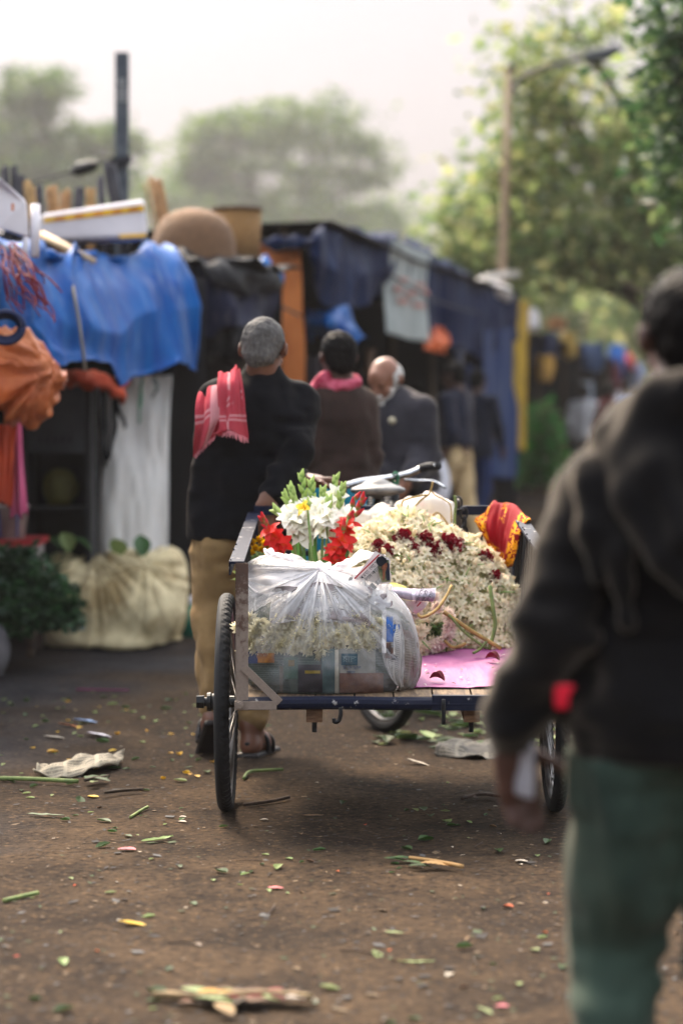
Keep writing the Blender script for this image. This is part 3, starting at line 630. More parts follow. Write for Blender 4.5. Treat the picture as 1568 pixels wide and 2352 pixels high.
for px, py, s, yw, pt, k, lab in ((118, 1248, .12, 1.2, .5, 0, 'dark cabbage leaf at the edge of the cream sack top'), (152, 1246, .13, .4, .9, 1, 'pale ribbed cabbage leaf on the cream sack beside the dark ones'), (188, 1252, .13, 1.7, .6, 0, 'dark cabbage leaf lying flat on the cream sack'),
                                (268, 1262, .14, 2.9, 1.0, 1, 'limp leaf hanging over the middle of the cream sack'), (324, 1254, .13, .3, 1.1, 0, 'upright dark leaf standing on top of the cream sack')):
    biglea('cabbage_leaf', lab, P(px, py, 13.25), s, yw, pt, BIGL[k], asp=.75)
leafheap('leaf_bundle', 'big dark green heap of leafy stems beside the cream sack', 'leaf heap', Vector((P(22, 1, 12.1).x, 12.2, .2)), (.36, .3, .42), 1250, .062, [leafmat('dark bunch leaf', (36, 62, 38), .3), leafmat('bunch leaf', (58, 92, 54), .3)], 61, (.65, .35), .55)
GREYS = mat('grey burlap', (92, 88, 90), .9, (64, 62, 66), 6, bump=.3)
V, Fc = gathered_sack('sack', '', (P(-22, 1, 11.9).x, 11.85, 0), .1, .12, .26, GREYS, 15); tag(mk('sack', V, Fc, GREYS), 'small grey sack at the foot of the dark leafy heap', 'sack')
GP = mat('green plastic', (22, 112, 88), .45, (16, 84, 70), 5)
V, Fc = gathered_sack('bag', '', (P(428, 1, 13.8).x, 13.8, 0), .09, .1, .2, GP, 19); gb = thing('plastic_bag', (P(428, 1, 13.8).x, 13.8, 0), 'green plastic bag with a white top on the ground behind the cream sack', 'bag')
mk('body', V, Fc, GP, gb); V, Fc = gathered_sack('bag', '', (P(428, 1, 13.8).x, 13.8, .175), .07, .07, .06, GP, 20); mk('top', V, Fc, mat('white plastic', (205, 205, 212), .5), gb)
leafheap('vegetable_pile', 'green vegetables piled on the dark crate between the two near stalls', 'vegetables', Vector((P(424, 1, 14.5).x, 14.5, .62)), (.14, .15, .34), 200, .12, BIGL, 63, (.7, .3), .7, False)
def crate(label, c, sx, sy, sz, m, name='crate'):
    r = thing(name, c, label, 'crate'); c = Vector(c)
    for i in range(4):
        z = c.z + sz * (.12 + .25 * i); mb = MB()
        for sgn in (-1, 1): mb.box((c.x, c.y + sgn * sy / 2, z), sx, .014, sz * .17); mb.box((c.x + sgn * sx / 2, c.y, z), .014, sy - .02, sz * .17)
        mb.build('slat', m, r)
    mb = MB(); mb.box((c.x, c.y, c.z + .02), sx - .03, sy - .03, .02)
    for i in (-1, 1):
        for j in (-1, 1): mb.box((c.x + i * (sx / 2 - .022), c.y + j * (sy / 2 - .022), c.z + sz / 2), .028, .028, sz)
    mb.build('frame', m, r); return r
WOODD = mat('dark wood', (74, 58, 46), .85, (48, 38, 32), 6, bump=.3, stretch=(1, 1, 6))
crate('dark slatted crate under the green vegetables between the near stalls', (P(424, 1, 14.5).x, 14.5, 0), .34, .34, .6, WOODD)
# hangings of the near stall
WSH = mat('white woven sheet', (248, 246, 243), .7, (232, 228, 224), 2.4, bump=.2, bscale=14, bdist=.02, transl=.15)
hung('hanging_sheet', 'long creased white woven sheet hanging at the end of the low stall', 'sheet', [
    [P(190, 862, 13.9), P(255, 866, 13.78), P(330, 864, 13.78), P(388, 862, 13.85)], [P(194, 960, 13.9), P(262, 960, 13.76), P(330, 960, 13.8), P(384, 960, 13.85)],
    [P(198, 1100, 13.9), P(262, 1100, 13.74), P(328, 1100, 13.8), P(388, 1100, 13.85)], [P(202, 1270, 13.9), P(262, 1280, 13.78), P(328, 1290, 13.8), P(386, 1290, 13.85)], [P(212, 1330, 13.9), P(262, 1340, 13.8), P(328, 1345, 13.8), P(384, 1345, 13.85)]], WSH, 60, 80, [(.05, 3, 2), (.025, 7, 5), (.008, 16, 14)], .004, .02, 41)
STR = mat('black rag', (30, 32, 40), .85, (20, 22, 28))
q_ = random.Random(3)
for px, y0, y1, w, c, lab in ((216, 868, 1010, 12, 0, 'black rag strip hanging at the left edge of the white sheet'), (240, 870, 1075, 14, 0, 'longest black rag strip hanging over the white sheet'), (262, 872, 1060, 13, 0, 'black rag strip beside the longest one'),
                           (280, 870, 985, 9, 0, 'thin black rag strip over the white sheet'), (328, 866, 975, 8, 1, 'thin green ribbon hanging over the white sheet'), (352, 866, 915, 8, 2, 'short grey ribbon hanging over the white sheet')):
    m_ = (STR, mat('green ribbon', (40, 128, 96), .7), mat('grey ribbon', (96, 106, 104), .7))[c]; b1, b2 = q_.uniform(-8, 8), q_.uniform(-14, 14)
    hung('rag_strip' if c == 0 else 'ribbon', lab, 'strip', [[P(px - w / 2, y0, 13.6), P(px + w / 2, y0, 13.62)], [P(px - w / 2 + b1, (y0 + y1) / 2, 13.58), P(px + w / 2 + b1, (y0 + y1) / 2, 13.62)], [P(px - w * .4 + b2, y1, 13.6), P(px + w * .3 + b2, y1 - 6, 13.6)]], m_, 8, 30, [(.01, 3, 6)], .003, 0, int(px))
RO = mat('red orange cloth', (196, 74, 38), .8, (150, 50, 28), 4, transl=.15); PK = mat('pink cloth', (206, 96, 134), .8, (170, 70, 108), 4, transl=.15)
hung('cloth', 'dark orange cloth bunched under the hem of the bright blue tarp', 'cloth', [[P(140, 850, 12.6), P(180, 855, 12.4), P(230, 858, 12.5), P(285, 866, 12.9)], [P(140, 870, 12.6), P(180, 880, 12.35), P(235, 885, 12.4), P(285, 890, 12.9)], [P(145, 880, 12.6), P(180, 892, 12.4), P(240, 896, 12.5), P(282, 925, 12.9)]], RO, 40, 20, [(.04, 9, 2)], .01, .03, 5)
hung('cloth', 'striped red orange cloth hanging below the tied orange bundle', 'cloth', [[P(-40, 975, 11.1), P(-5, 975, 11.0), P(32, 975, 11.1)], [P(-38, 1060, 11.1), P(-4, 1060, 11.02), P(30, 1060, 11.1)], [P(-40, 1155, 11.1), P(-5, 1160, 11.02), P(24, 1160, 11.1)]], RO, 60, 30, [(.03, 14, 1)], .006, .02, 6)
hung('cloth', 'pink striped cloth hanging beside the red orange one', 'cloth', [[P(28, 965, 11.2), P(42, 960, 11.15), P(56, 965, 11.2)], [P(30, 1070, 11.2), P(44, 1070, 11.15), P(57, 1070, 11.2)], [P(32, 1180, 11.2), P(46, 1186, 11.15), P(60, 1180, 11.2)]], PK, 30, 30, [(.025, 8, 1)], .006, .02, 7)
f = Field(P(-130, 1010, 10.8) - Vector((0, .4, 0)), P(170, 740, 10.8) + Vector((0, .4, 0)), .012)
k = 10.8 / F; f.ell(P(10, 860, 10.8), (110 * k, .24, 95 * k), k=.08); f.ell(P(60, 910, 10.75), (60 * k, .18, 70 * k), k=.08); f.ell(P(100, 872, 10.8), (45 * k, .12, 20 * k), k=.08); f.cap(P(-60, 780, 10.8), P(20, 790, 10.7), .12, .08, .1)
V, Fc = f.mesh(); dd = V - np.array(P(130, 850, 10.8)); an = np.arctan2(dd[:, 2], dd[:, 0]); V = V + vnormals(V, Fc) * (.05 * (.4 - 1.6 * abs(vnoise(np.stack([an * 7, V[:, 1] * 2, np.linalg.norm(dd, axis=1) * 3], -1), 3))) + .02 * (.4 - 1.5 * abs(vnoise(np.stack([an * 16, V[:, 1] * 3, np.linalg.norm(dd, axis=1) * 7], -1), 5))) + .008 * vnoise(V * 30, 2))[:, None]
ORP = mat('orange plastic sheet', (212, 132, 82), .45, (176, 84, 44), 2.5, bump=.2, transl=.15); tag(mk('bundle', V, Fc, ORP), 'crumpled orange plastic bundle slung below the blue tarp at the picture edge', 'bundle')
cab = thing('cupboard', P(132, 1300, 13.3), 'dark open cupboard standing inside the low stall left of the white sheet', 'cupboard'); k = 13.3 / F
GM = mat('dull grey metal', (66, 68, 72), .6, (50, 52, 56), 4, metal=.3); a, b = P(60, 872, 13.3), P(203, 1330, 13.3)
m = MB()
for x in (a.x, b.x): m.box((x, 13.5, (a.z + b.z) / 2 - .1), .03, .4, a.z - b.z + .25)
m.box(((a.x + b.x) / 2, 13.69, (a.z + b.z) / 2 - .1), b.x - a.x, .02, a.z - b.z + .25); m.box(((a.x + b.x) / 2, 13.5, P(0, 1170, 13.3).z), b.x - a.x - .035, .36, .02); m.build('body', mat('black cupboard', (34, 34, 36), .7), cab)
m = MB(); m.box(((a.x + b.x) / 2, 13.29, P(0, 960, 13.3).z), b.x - a.x - .04, .02, 160 * k); m.build('door', GM, cab)
for i in range(5): m = MB(); m.box((P(95 + i * 17, 1, 13.3).x, 13.275, P(0, 1010, 13.3).z), .02, .008, .03); m.build('vent', mat('dark iron', (38, 40, 46), .6, metal=.4), cab)
OLV = mat('olive cloth', (92, 88, 40), .9); V, Fc = gathered_sack('s', '', (P(138, 1, 13.5).x, 13.5, P(0, 1166, 13.4).z + .012), .1, .1, .2, OLV, 31); tag(mk('sack', V, Fc, OLV), 'olive sack in the shadow of the dark cupboard shelf', 'sack')
tb = thing('table', P(30, 1400, 12.85), 'low table with a red top edge under the white bucket', 'table')
k = 12.75 / F; zt = P(0, 1240, 12.75).z; m = MB(); m.box((P(10, 1, 12.95).x, 12.95, zt - .015), .42, .5, .03); m.build('tabletop', mat('red paint', (170, 44, 50), .6), tb)
m = MB(); m.box((P(10, 1, 12.95).x, 12.95, zt - .13), .38, .44, .2); m.build('apron', mat('pale grey wood', (150, 142, 138), .8, (120, 114, 112), 6), tb)
for i in (-1, 1):
    for j in (-1, 1): m = MB(); m.box((P(10, 1, 12.95).x + i * .17, 12.95 + j * .2, (zt - .23) / 2), .04, .04, zt - .23); m.build('leg', WOODD, tb)
bk = thing('bucket', P(22, 1238, 12.85), 'white plastic bucket with blue stripes on the red edged table', 'bucket'); c = P(22, 1238, 12.85); m = MB(); h_ = 78 * k
m.lathe((c.x, 12.9, zt), [(0, .002), (.075, .002), (.095, h_), (.1, h_), (.1, h_ - .012), (.092, h_ - .012), (.07, .01), (0, .01)], 28); m.build('body', mat('bucket white', (196, 186, 178), .5, (160, 150, 146), 8), bk, smooth=True)
m = MB()
for dx in (-.045, .045): m.bar((c.x + dx, 12.9 - .082, zt + .01), (c.x + dx * 1.15, 12.9 - .098, zt + h_ - .02), .012, .006, (0, 1, 0))
m.build('stripe', mat('blue stripe', (84, 92, 148), .6), bk)
# rope coil, red netting
ro = MB()
for i in range(4): 
    pts = [P(14 + 40 * math.cos(a_) * (1 - .06 * i), 752 + 36 * math.sin(a_) * (1 - .1 * i), 10.15 + .03 * i) for a_ in np.linspace(0, 2 * math.pi, 25)]; ro.tube(pts, .013, 6)
tag(ro.build('rope_coil', mat('navy rope', (30, 40, 74), .8), smooth=True), 'coil of navy rope hanging at the edge of the blue tarp', 'rope')
ne = MB(); q_ = random.Random(8)
for i in range(26):
    a_ = P(q_.uniform(0, 40), q_.uniform(555, 600), 10.5); pts = [a_]
    for kk in range(4): a_ = a_ + Vector((q_.uniform(.0, .07), q_.uniform(-.16, -.0) if kk < 2 else q_.uniform(-.06, .02), q_.uniform(-.1, -.02))); pts.append(a_)
    ne.tube(smooth_path(pts, 4), .0032, 5)
tag(ne.build('netting', mat('red netting', (120, 22, 34), .7), smooth=True), 'tangle of red netting draped over the blue tarp', 'netting')
# on the roofs
FOAM = mat('white foam', (222, 216, 218), .8, (198, 192, 196), 3)
fb = thing('foam_box', P(215, 555, 13.2), 'white foam box with yellow tape lying on the low stall roof', 'foam box')
tl, tr_, br, bl = P(92, 492, 13.15), P(335, 456, 13.35), P(342, 545, 13.35), P(100, 556, 13.15)
m = MB(); dpt = Vector((-.08, .38, 0)); Vb = [tl, tr_, br, bl]; m.add(Vb + [p + dpt for p in Vb], [(0, 3, 2, 1), (4, 5, 6, 7), (0, 1, 5, 4), (1, 2, 6, 5), (2, 3, 7, 6), (3, 0, 4, 7)]); o = m.build('body', FOAM, fb)
bv = o.modifiers.new('b', 'BEVEL'); bv.width = .03; bv.segments = 4
def quadlerp(u, v_): return tl.lerp(tr_, u).lerp(bl.lerp(br, u), v_)
m = MB(); nf = Vector((.05, -1, 0)) * .006
for v0, v1, u0, u1 in ((.15, .32, .03, .98), (.9, .99, .72, .98)):
    q = [quadlerp(u0, v0) + nf, quadlerp(u1, v0) + nf, quadlerp(u1, v1) + nf, quadlerp(u0, v1) + nf]; m.add(q + [p - nf * .8 for p in q], [(0, 3, 2, 1), (4, 5, 6, 7), (0, 1, 5, 4), (1, 2, 6, 5), (2, 3, 7, 6), (3, 0, 4, 7)])
m.build('tape', mat('yellow tape', (236, 182, 38), .5), fb)
m = MB()
for u0 in (.14, .32, .5, .68, .84):
    for d_ in (0, .03, .06): q0, q1 = quadlerp(u0 + d_, .24) + nf * 1.4, quadlerp(u0 + d_ + .02, .238) + nf * 1.4; m.bar(q0, q1, .002, .02)
m.build('tape_print', mat('orange print', (204, 110, 40), .6), fb)
wb = thing('foam_box', P(30, 540, 10.9), 'tilted white foam box with a small orange mark at the picture edge', 'foam box')
Vb = [P(-70, 380, 10.8), P(6, 412, 10.8), P(62, 462, 10.9), P(68, 548, 10.9), P(0, 522, 10.8), P(-75, 500, 10.8)]; m = MB(); dpt = Vector((-.05, .3, .02))
m.add(Vb + [p + dpt for p in Vb], [(5, 4, 3, 2, 1, 0), (6, 7, 8, 9, 10, 11)] + [(i, (i + 1) % 6, (i + 1) % 6 + 6, i + 6) for i in range(6)]); o = m.build('body', FOAM, wb); o.modifiers.new('b', 'BEVEL').width = .012
m = MB(); m.bar(P(30, 468, 10.77), P(30, 484, 10.77), .012, .01); m.build('mark', mat('orange print', (204, 110, 40), .6), wb)
m = MB(); m.tube([P(82, 470, 10.95), P(80, 590, 10.9)], .022, 10); m.tube([P(60, 545, 10.9), P(58, 600, 10.9)], .014, 8)
tag(m.build('foam_strip', FOAM, smooth=True), 'upright white foam strip beside the tilted foam box', 'foam strip')
m = MB(); m.tube([P(98, 540, 12.9), P(150, 566, 12.7), P(216, 600, 12.45)], [.022, .02, .016], 9); tag(m.build('stick', mat('peeled stick', (214, 186, 150), .7), smooth=True), 'pale peeled stick lying across the blue tarp below the foam box', 'stick')
ST = [mat('tan stick', (158, 122, 82), .8, (118, 88, 58), 20, rnd_=.3), mat('dark stick', (58, 58, 66), .85, (40, 40, 46), 20, rnd_=.3)]
q_ = random.Random(12)
for px, yt, w, k_, n, tilt, Y, lab in (
        (18, 378, 40, 1, 16, -.02, 13.4, 'dark stick bundle leaning at the picture edge'), (44, 400, 34, 1, 14, -.02, 13.6, 'dark stick bundle with a slanted top'), (68, 414, 26, 0, 14, -.06, 13.3, 'tan stick bundle above the tilted foam box'), (90, 420, 22, 1, 10, .0, 13.7, 'short dark stick bundle between two tan ones'),
        (118, 424, 30, 0, 14, -.05, 13.8, 'tan stick bundle behind the corner of the taped foam box'), (152, 432, 26, 0, 12, .02, 13.9, 'low tan stick bundle behind the taped foam box'), (182, 424, 24, 1, 10, .02, 13.9, 'low dark stick bundle behind the taped foam box'), (208, 428, 22, 0, 12, .0, 13.9, 'small tan stick bundle beside the dark low one'),
        (232, 400, 20, 1, 10, -.03, 14.0, 'tall thin dark bundle just before the concrete pole'), (252, 372, 32, 1, 16, -.08, 14.2, 'tallest dark stick bundle leaning on the concrete pole'), (352, 404, 40, 0, 22, -.09, 15.35, 'thick tan stick bundle leaning between foam box and basket')):
    m = MB(); kk = Y / F
    for i in range(n):
        a_ = q_.uniform(0, 6.28); rr = math.sqrt(q_.random()) * w / 2 * kk; t_ = P(px, yt + q_.uniform(0, 16), Y) + Vector((rr * math.cos(a_), rr * math.sin(a_), 0)); b_ = Vector((t_.x - tilt * 2.4 * (t_.z - 2.08) - rr * math.cos(a_) * .3, t_.y, 2.04)); m.tube([b_, t_], q_.uniform(.006, .01), 5)
    tag(m.build('stick_bundle', ST[k_], smooth=True), lab, 'stick bundle', 'bundles of cut sticks on the stall roof')
def wicker(name, c1, c2, sc):
    t = NT(name); v = t.coord('Object'); w = t.new('TexWave', wave_type='BANDS', bands_direction='Z'); w.inputs['Scale'].default_value = sc; w.inputs['Distortion'].default_value = 3; w.inputs['Detail'].default_value = 2; t.l.new(v, w.inputs['Vector'])
    n = t.noise(v, 26, 5, .7); f = t.math('MULTIPLY', w.outputs['Fac'], n); t.set(Base_Color=t.mix(t.ramp(f, [(.12, 0), (.5, 1)]), lin(c2), lin(c1)), Roughness=.85); t.bump(f, .8, .015); return t.m
c = P(445, 600, 14.95); m = MB(); k = 14.95 / F; rr = 99 * k; hh = 122 * k
m.lathe((c.x, 14.95, c.z), [(rr, -.03), (rr * 1.03, 0), (rr * 1.0, .03), (rr * .97, hh * .35), (rr * .88, hh * .6), (rr * .7, hh * .82), (rr * .42, hh * .95), (rr * .15, hh), (0, hh)], 40)
o = m.build('basket', wicker('brown wicker', (150, 110, 74), (82, 58, 40), 30), smooth=True); tag(o, 'round brown basket turned upside down on the black roof sheet', 'basket')
bs = thing('basket', P(548, 606, 15.6), 'open straw basket standing behind the upside down one', 'basket'); c = P(545, 606, 15.6); k = 15.6 / F; hh = 126 * k; m = MB()
m.lathe((c.x, 15.6, c.z), [(.0, 0), (.14, 0), (.157, hh), (.145, hh), (.13, .02), (0, .02)], 32); m.build('body', wicker('straw wicker', (196, 150, 92), (130, 94, 54), 40), bs, smooth=True)
m = MB(); m.tube([Vector((c.x + .16 * math.cos(a_), 15.6 + .16 * math.sin(a_), c.z + hh)) for a_ in np.linspace(0, 2 * math.pi, 33)], .012, 6); m.build('rim', mat('dark cane', (84, 70, 56), .8), bs, smooth=True)
BP = mat('sky blue plastic', (34, 128, 210), .4, (60, 110, 190), 8)
for px, py, r_, lab in ((606, 606, 17, 'small blue plastic bag on the drooping black roof sheet'), (640, 640, 12, 'tiny cyan plastic bag at the tip of the black roof sheet')):
    k = 15.7 / F; f = Field(P(px - 30, py + 30, 15.7) - Vector((0, .1, 0)), P(px + 30, py - 30, 15.7) + Vector((0, .1, 0)), .009); f.ell(P(px, py, 15.7), (r_ * k, r_ * k, r_ * k * .8)); f.cap(P(px, py - r_ * .5, 15.7), P(px + 4, py - r_ * 1.2, 15.7), .02, .012, .03); V, Fc = f.mesh()
    tag(mk('plastic_bag', V + vnormals(V, Fc) * (.008 * vnoise(V * 40))[:, None], Fc, BP), lab, 'bag')

# cords, clutter and odds and ends of the stalls
for pts, r_, c_, lab in (([(150, 556, 13.1), (165, 640, 12.0), (185, 760, 11.75), (196, 850, 11.8)], .008, (150, 140, 124), 'pale cord tied down over the bright blue tarp'), ([(396, 600, 14.0), (404, 760, 14.0), (400, 980, 14.1)], .01, (52, 48, 46), 'dark cord hanging beside the end of the blue tarp'),
        ([(560, 640, 15.2), (640, 700, 16.2), (700, 730, 17.2)], .008, (60, 58, 60), 'slack dark wire strung from the black roof sheet to the long shed'), ([(880, 620, 19), (1000, 690, 21.6), (1100, 720, 24.5)], .01, (50, 50, 56), 'sagging cord along the front of the long shed')):
    m = MB(); m.tube(smooth_path([P(*p) for p in pts], 6), r_, 6); tag(m.build('cord', mat('cord %d %d %d' % c_, c_, .85), smooth=True), lab, 'cord')
for px, py, w, h_, Y, c_, lab in ((405, 920, 22, 120, 14.3, (44, 40, 44), 'dark brown cloth hung in the gap between the two near stalls'), (432, 950, 16, 70, 14.6, (96, 74, 40), 'mustard rag hung in the gap between the near stalls'), (722, 860, 30, 90, 17.9, (48, 44, 52), 'plum grey cloth hung under the small blue tarp'), (846, 830, 22, 60, 19.4, (86, 64, 46), 'brown cloth hung behind the bald man'),
        (1050, 830, 24, 80, 23.6, (58, 60, 74), 'slate cloth strip hung inside the shed behind the walker'), (1075, 900, 18, 130, 24.4, (30, 46, 84), 'long navy cloth strip hung at the shed front')):
    hung('hanging_cloth', lab, 'cloth', [[P(px - w / 2, py - h_ / 2, Y), P(px, py - h_ / 2 + 4, Y - .06), P(px + w / 2, py - h_ / 2, Y)], [P(px - w * .42, py, Y), P(px, py, Y - .1), P(px + w * .5, py, Y)], [P(px - w / 2, py + h_ / 2, Y), P(px, py + h_ / 2 - 4, Y - .05), P(px + w * .4, py + h_ / 2 + 5, Y)]], mat('rag %d %d %d' % c_, c_, .9, scale=4), 16, 20, [(.03, 5, 1.5)], .004, .03, px)

# ================================================================== THE CARGO TRICYCLE
YR, YF = 7.5, 9.0
XL, XR = -.325, .65
def zd(Y): return .428 + .05 * (Y - YR)
def zr(Y): return .848 + .0545 * (Y - YR)
cart = thing('cargo_tricycle', (.161, 7.97, 0), 'three wheeled cargo cycle with a railed wooden deck loaded with flowers', 'cargo cycle')
t = NT('chipped navy paint'); v = t.coord('Object'); f = t.noise(v, 26, 6, .7); g_ = t.noise(v, 90, 4)
t.set(Base_Color=t.mix(t.ramp(f, [(.6, 0), (.66, 1)]), t.mix(g_, lin((12, 16, 30)), lin((22, 28, 50))), lin((150, 146, 142))), Roughness=.62, Specular_IOR_Level=.12); t.bump(f, .3, .004); NAVY = t.m
t = NT('rusty white paint'); v = t.coord('Object'); f = t.noise(v, 30, 6, .75); sx = t.new('SeparateXYZ'); t.l.new(v, sx.inputs[0])
ff = t.math('ADD', f, t.math('MULTIPLY_ADD', sx.outputs[2], .9, -.57))
t.set(Base_Color=t.mix(t.ramp(ff, [(.5, 0), (.62, 1)]), t.mix(t.noise(v, 110, 4), lin((136, 120, 108)), lin((104, 90, 80))), t.mix(t.noise(v, 60, 3), lin((48, 34, 28)), lin((86, 56, 40)))), Roughness=.7); t.bump(f, .4, .004); RUSTW = t.m
RUBBER = mat('tyre rubber', (20, 20, 22), .75, (13, 13, 15), 30, bump=.2, spec=.3); STEEL = mat('dull steel', (128, 126, 124), .4, (84, 78, 74), 12, metal=.8); BLK = mat('black metal', (15, 16, 20), .5, (10, 10, 13), 12); CHROME = mat('chrome', (186, 188, 192), .2, (140, 138, 136), 14, metal=1)
t = NT('deck planks'); v = t.coord('Object', (14, 1.2, 14)); f = t.noise(v, 4, 5, .6, 1); t.set(Base_Color=t.mix(t.ramp(f, [(.35, 0), (.65, 1)]), lin((76, 58, 42)), lin((132, 108, 80))), Roughness=.85); t.bump(f, .5, .006); PLANK = t.m
WOODB = mat('raw wood block', (136, 104, 78), .85, (88, 64, 48), 5, stretch=(3, .6, 14), bump=.4, bscale=30)

# planks run along the cart
n = 8; w = (XR - XL) / n
for i in range(n):
    x = XL + w * (i + .5); m = MB(); m.bar((x, YR + .025 + .006 * (i % 3), zd(YR) - .009), (x, YF - .02, zd(YF) - .009), w - .006, .018); m.build('deck_plank', PLANK, cart)
m = MB(); zb = P(0, 1616, YR).z; m.tube(smooth_path([(XL + .02, YR, zb), (XL + .3, YR - .002, zb + .003), (.2, YR, zb), (XR - .02, YR + .002, zb)], 8), .021, 10)
m.bar((.28, YR - .004, zb + .004), (XR + .02, YR - .004, zb + .002), .03, .046)
for s in range(0):
    a_ = XL + .05 + s * .022
    m.tube([(a_, YR - .0225, zb - .012), (a_ + .03, YR - .0235, zb + .014)], .0035, 4)
m.build('rear_bar', NAVY, cart, smooth=False)
for px, y1, fl in ((782, 1656, -1), (1018, 1664, 0)):
    X = P(px, 0, YR).x; m = MB(); m.tube(smooth_path([P(px, 1600 if fl == 0 else 1625, YR - .028), P(px, y1 - 14, YR - .03), P(px + fl * 5, y1, YR - .03), P(px + fl * 14, y1 + 2, YR - .03), P(px + fl * 15, y1 - 6, YR - .03)] if fl else [P(px, 1606, YR - .03), P(px, y1, YR - .03)], 4), .0065, 7); m.build('hook', BLK, cart, smooth=True)

for side, X in ((-1, XL), (1, XR)):
    pn = MB(); pn.bar((X, YR - .01, zr(YR)), (X, YF + .01, zr(YF)), .046, .008); pn.bar((X + side * .021, YR, zr(YR) - .02), (X + side * .021, YF, zr(YF) - .02), .006, .04)
    q_ = random.Random(4 + side)
    for _ in range(7): y = q_.uniform(YR, YF - .3); pn.box((X - .021 + q_.uniform(-.004, .004), y, zr(y) + .006), .005, .009, .004)
    top = pn.build('top_rail', NAVY, cart)
    pn = MB(); pn.bar((X, YR + .03, zd(YR) + .19), (X, YF, zd(YF) + .2), .008, .028); pn.build('mid_rail', NAVY, cart)
    for k in range(6):
        y = YR + .2 + k * .22; pn = MB(); pn.tube(smooth_path([(X, y, zd(y) - .01), (X - side * .008, y, zd(y) + .2), (X, y, zr(y) - .05), (X, y + .06, zr(y) - .008), (X, y + .12, zr(y) - .05), (X - side * .006, y + .12, zd(y) + .2), (X, y + .12, zd(y) - .01)], 5), .0055, 7); pn.build('rail_hoop', BLK, cart, smooth=True)
    x = X + (.019 if side < 0 else -.019); pn = MB(); pn.box((x, YR - .014, (zr(YR) + zb - .02) / 2), .036, .006, zr(YR) - zb + .018); pn.box((X - side * -.0, YR + .008, (zr(YR) + zb - .02) / 2), .006, .036, zr(YR) - zb + .018); pn.build('corner_post', RUSTW, cart)
    pn = MB(); pn.box((X, YF, (zr(YF) + zd(YF)) / 2 - .01), .032, .032, zr(YF) - zd(YF) + .03); pn.build('corner_post', NAVY, cart)
    pn = MB(); a_, b_ = Vector((X - side * .022, YR - .022, zd(YR) + .098)), Vector((X - side * .135, YR - .022, zb + .006)); pn.bar(a_, b_, .008, .023, (0, 0, 1)); pn.build('corner_brace', RUSTW, cart)
    pn = MB(); pn.box((X - side * .06, YR - .027, zb - .002), .13, .006, .026); pn.lathe((X - side * .012, YR - .034, zb), [(0, -.006), (.011, -.005), (.011, .004)], 8, 'y'); pn.build('corner_plate', RUSTW, cart)
fz = P(0, 1172, YF).z
m = MB(); m.bar((XL, YF, fz), (XR, YF, fz), .03, .034, (0, 0, 1)); m.build('front_rail', NAVY, cart)
for X in (-.1, .13, .375, .52):
    m = MB(); m.bar((X, YF, zd(YF) - .01), (X, YF, fz - .018), .008 if X != .375 else .026, .026, (0, 1, 0)); m.build('front_post', NAVY, cart)
m = MB(); m.bar((XL, YF - .001, fz - .16), (XR, YF - .001, fz - .16), .012, .02, (0, 0, 1)); m.build('front_lower_rail', NAVY, cart)
for px in (722, 1081):
    X = P(px, 0, 7.6).x; m = MB(); m.bar((X, YR + .05, zd(YR) - .052), (X, YF - .05, zd(YF) - .052), .05, .062); m.build('bearer', WOODB, cart)
    m = MB(); m.tube([(X, YR + .1, zd(YR) - .12), (X, YR + .1, zd(YR) - .06)], .008, 8); m.build('bolt', BLK, cart)
for y in (7.97 - .25, 7.97 + .25, 8.8):
    m = MB(); m.bar((XL + .03, y, zd(y) - .03), (XR - .03, y, zd(y) - .03), .03, .022); m.build('cross_member', BLK, cart)
ax = MB(); ax.tube([(-.36, 7.97, .357), (.69, 7.97, .357)], .017, 10); ax.build('axle', BLK, cart, smooth=True)
for X in (-.24, .56):
    m = MB()
    for i in range(5): m.bar((X, 7.97 - .26 + i * .03, .385 + .012 * i), (X, 7.97 + .26 - i * .03, .385 + .012 * i), .04, .009)
    m.build('leaf_spring', BLK, cart)
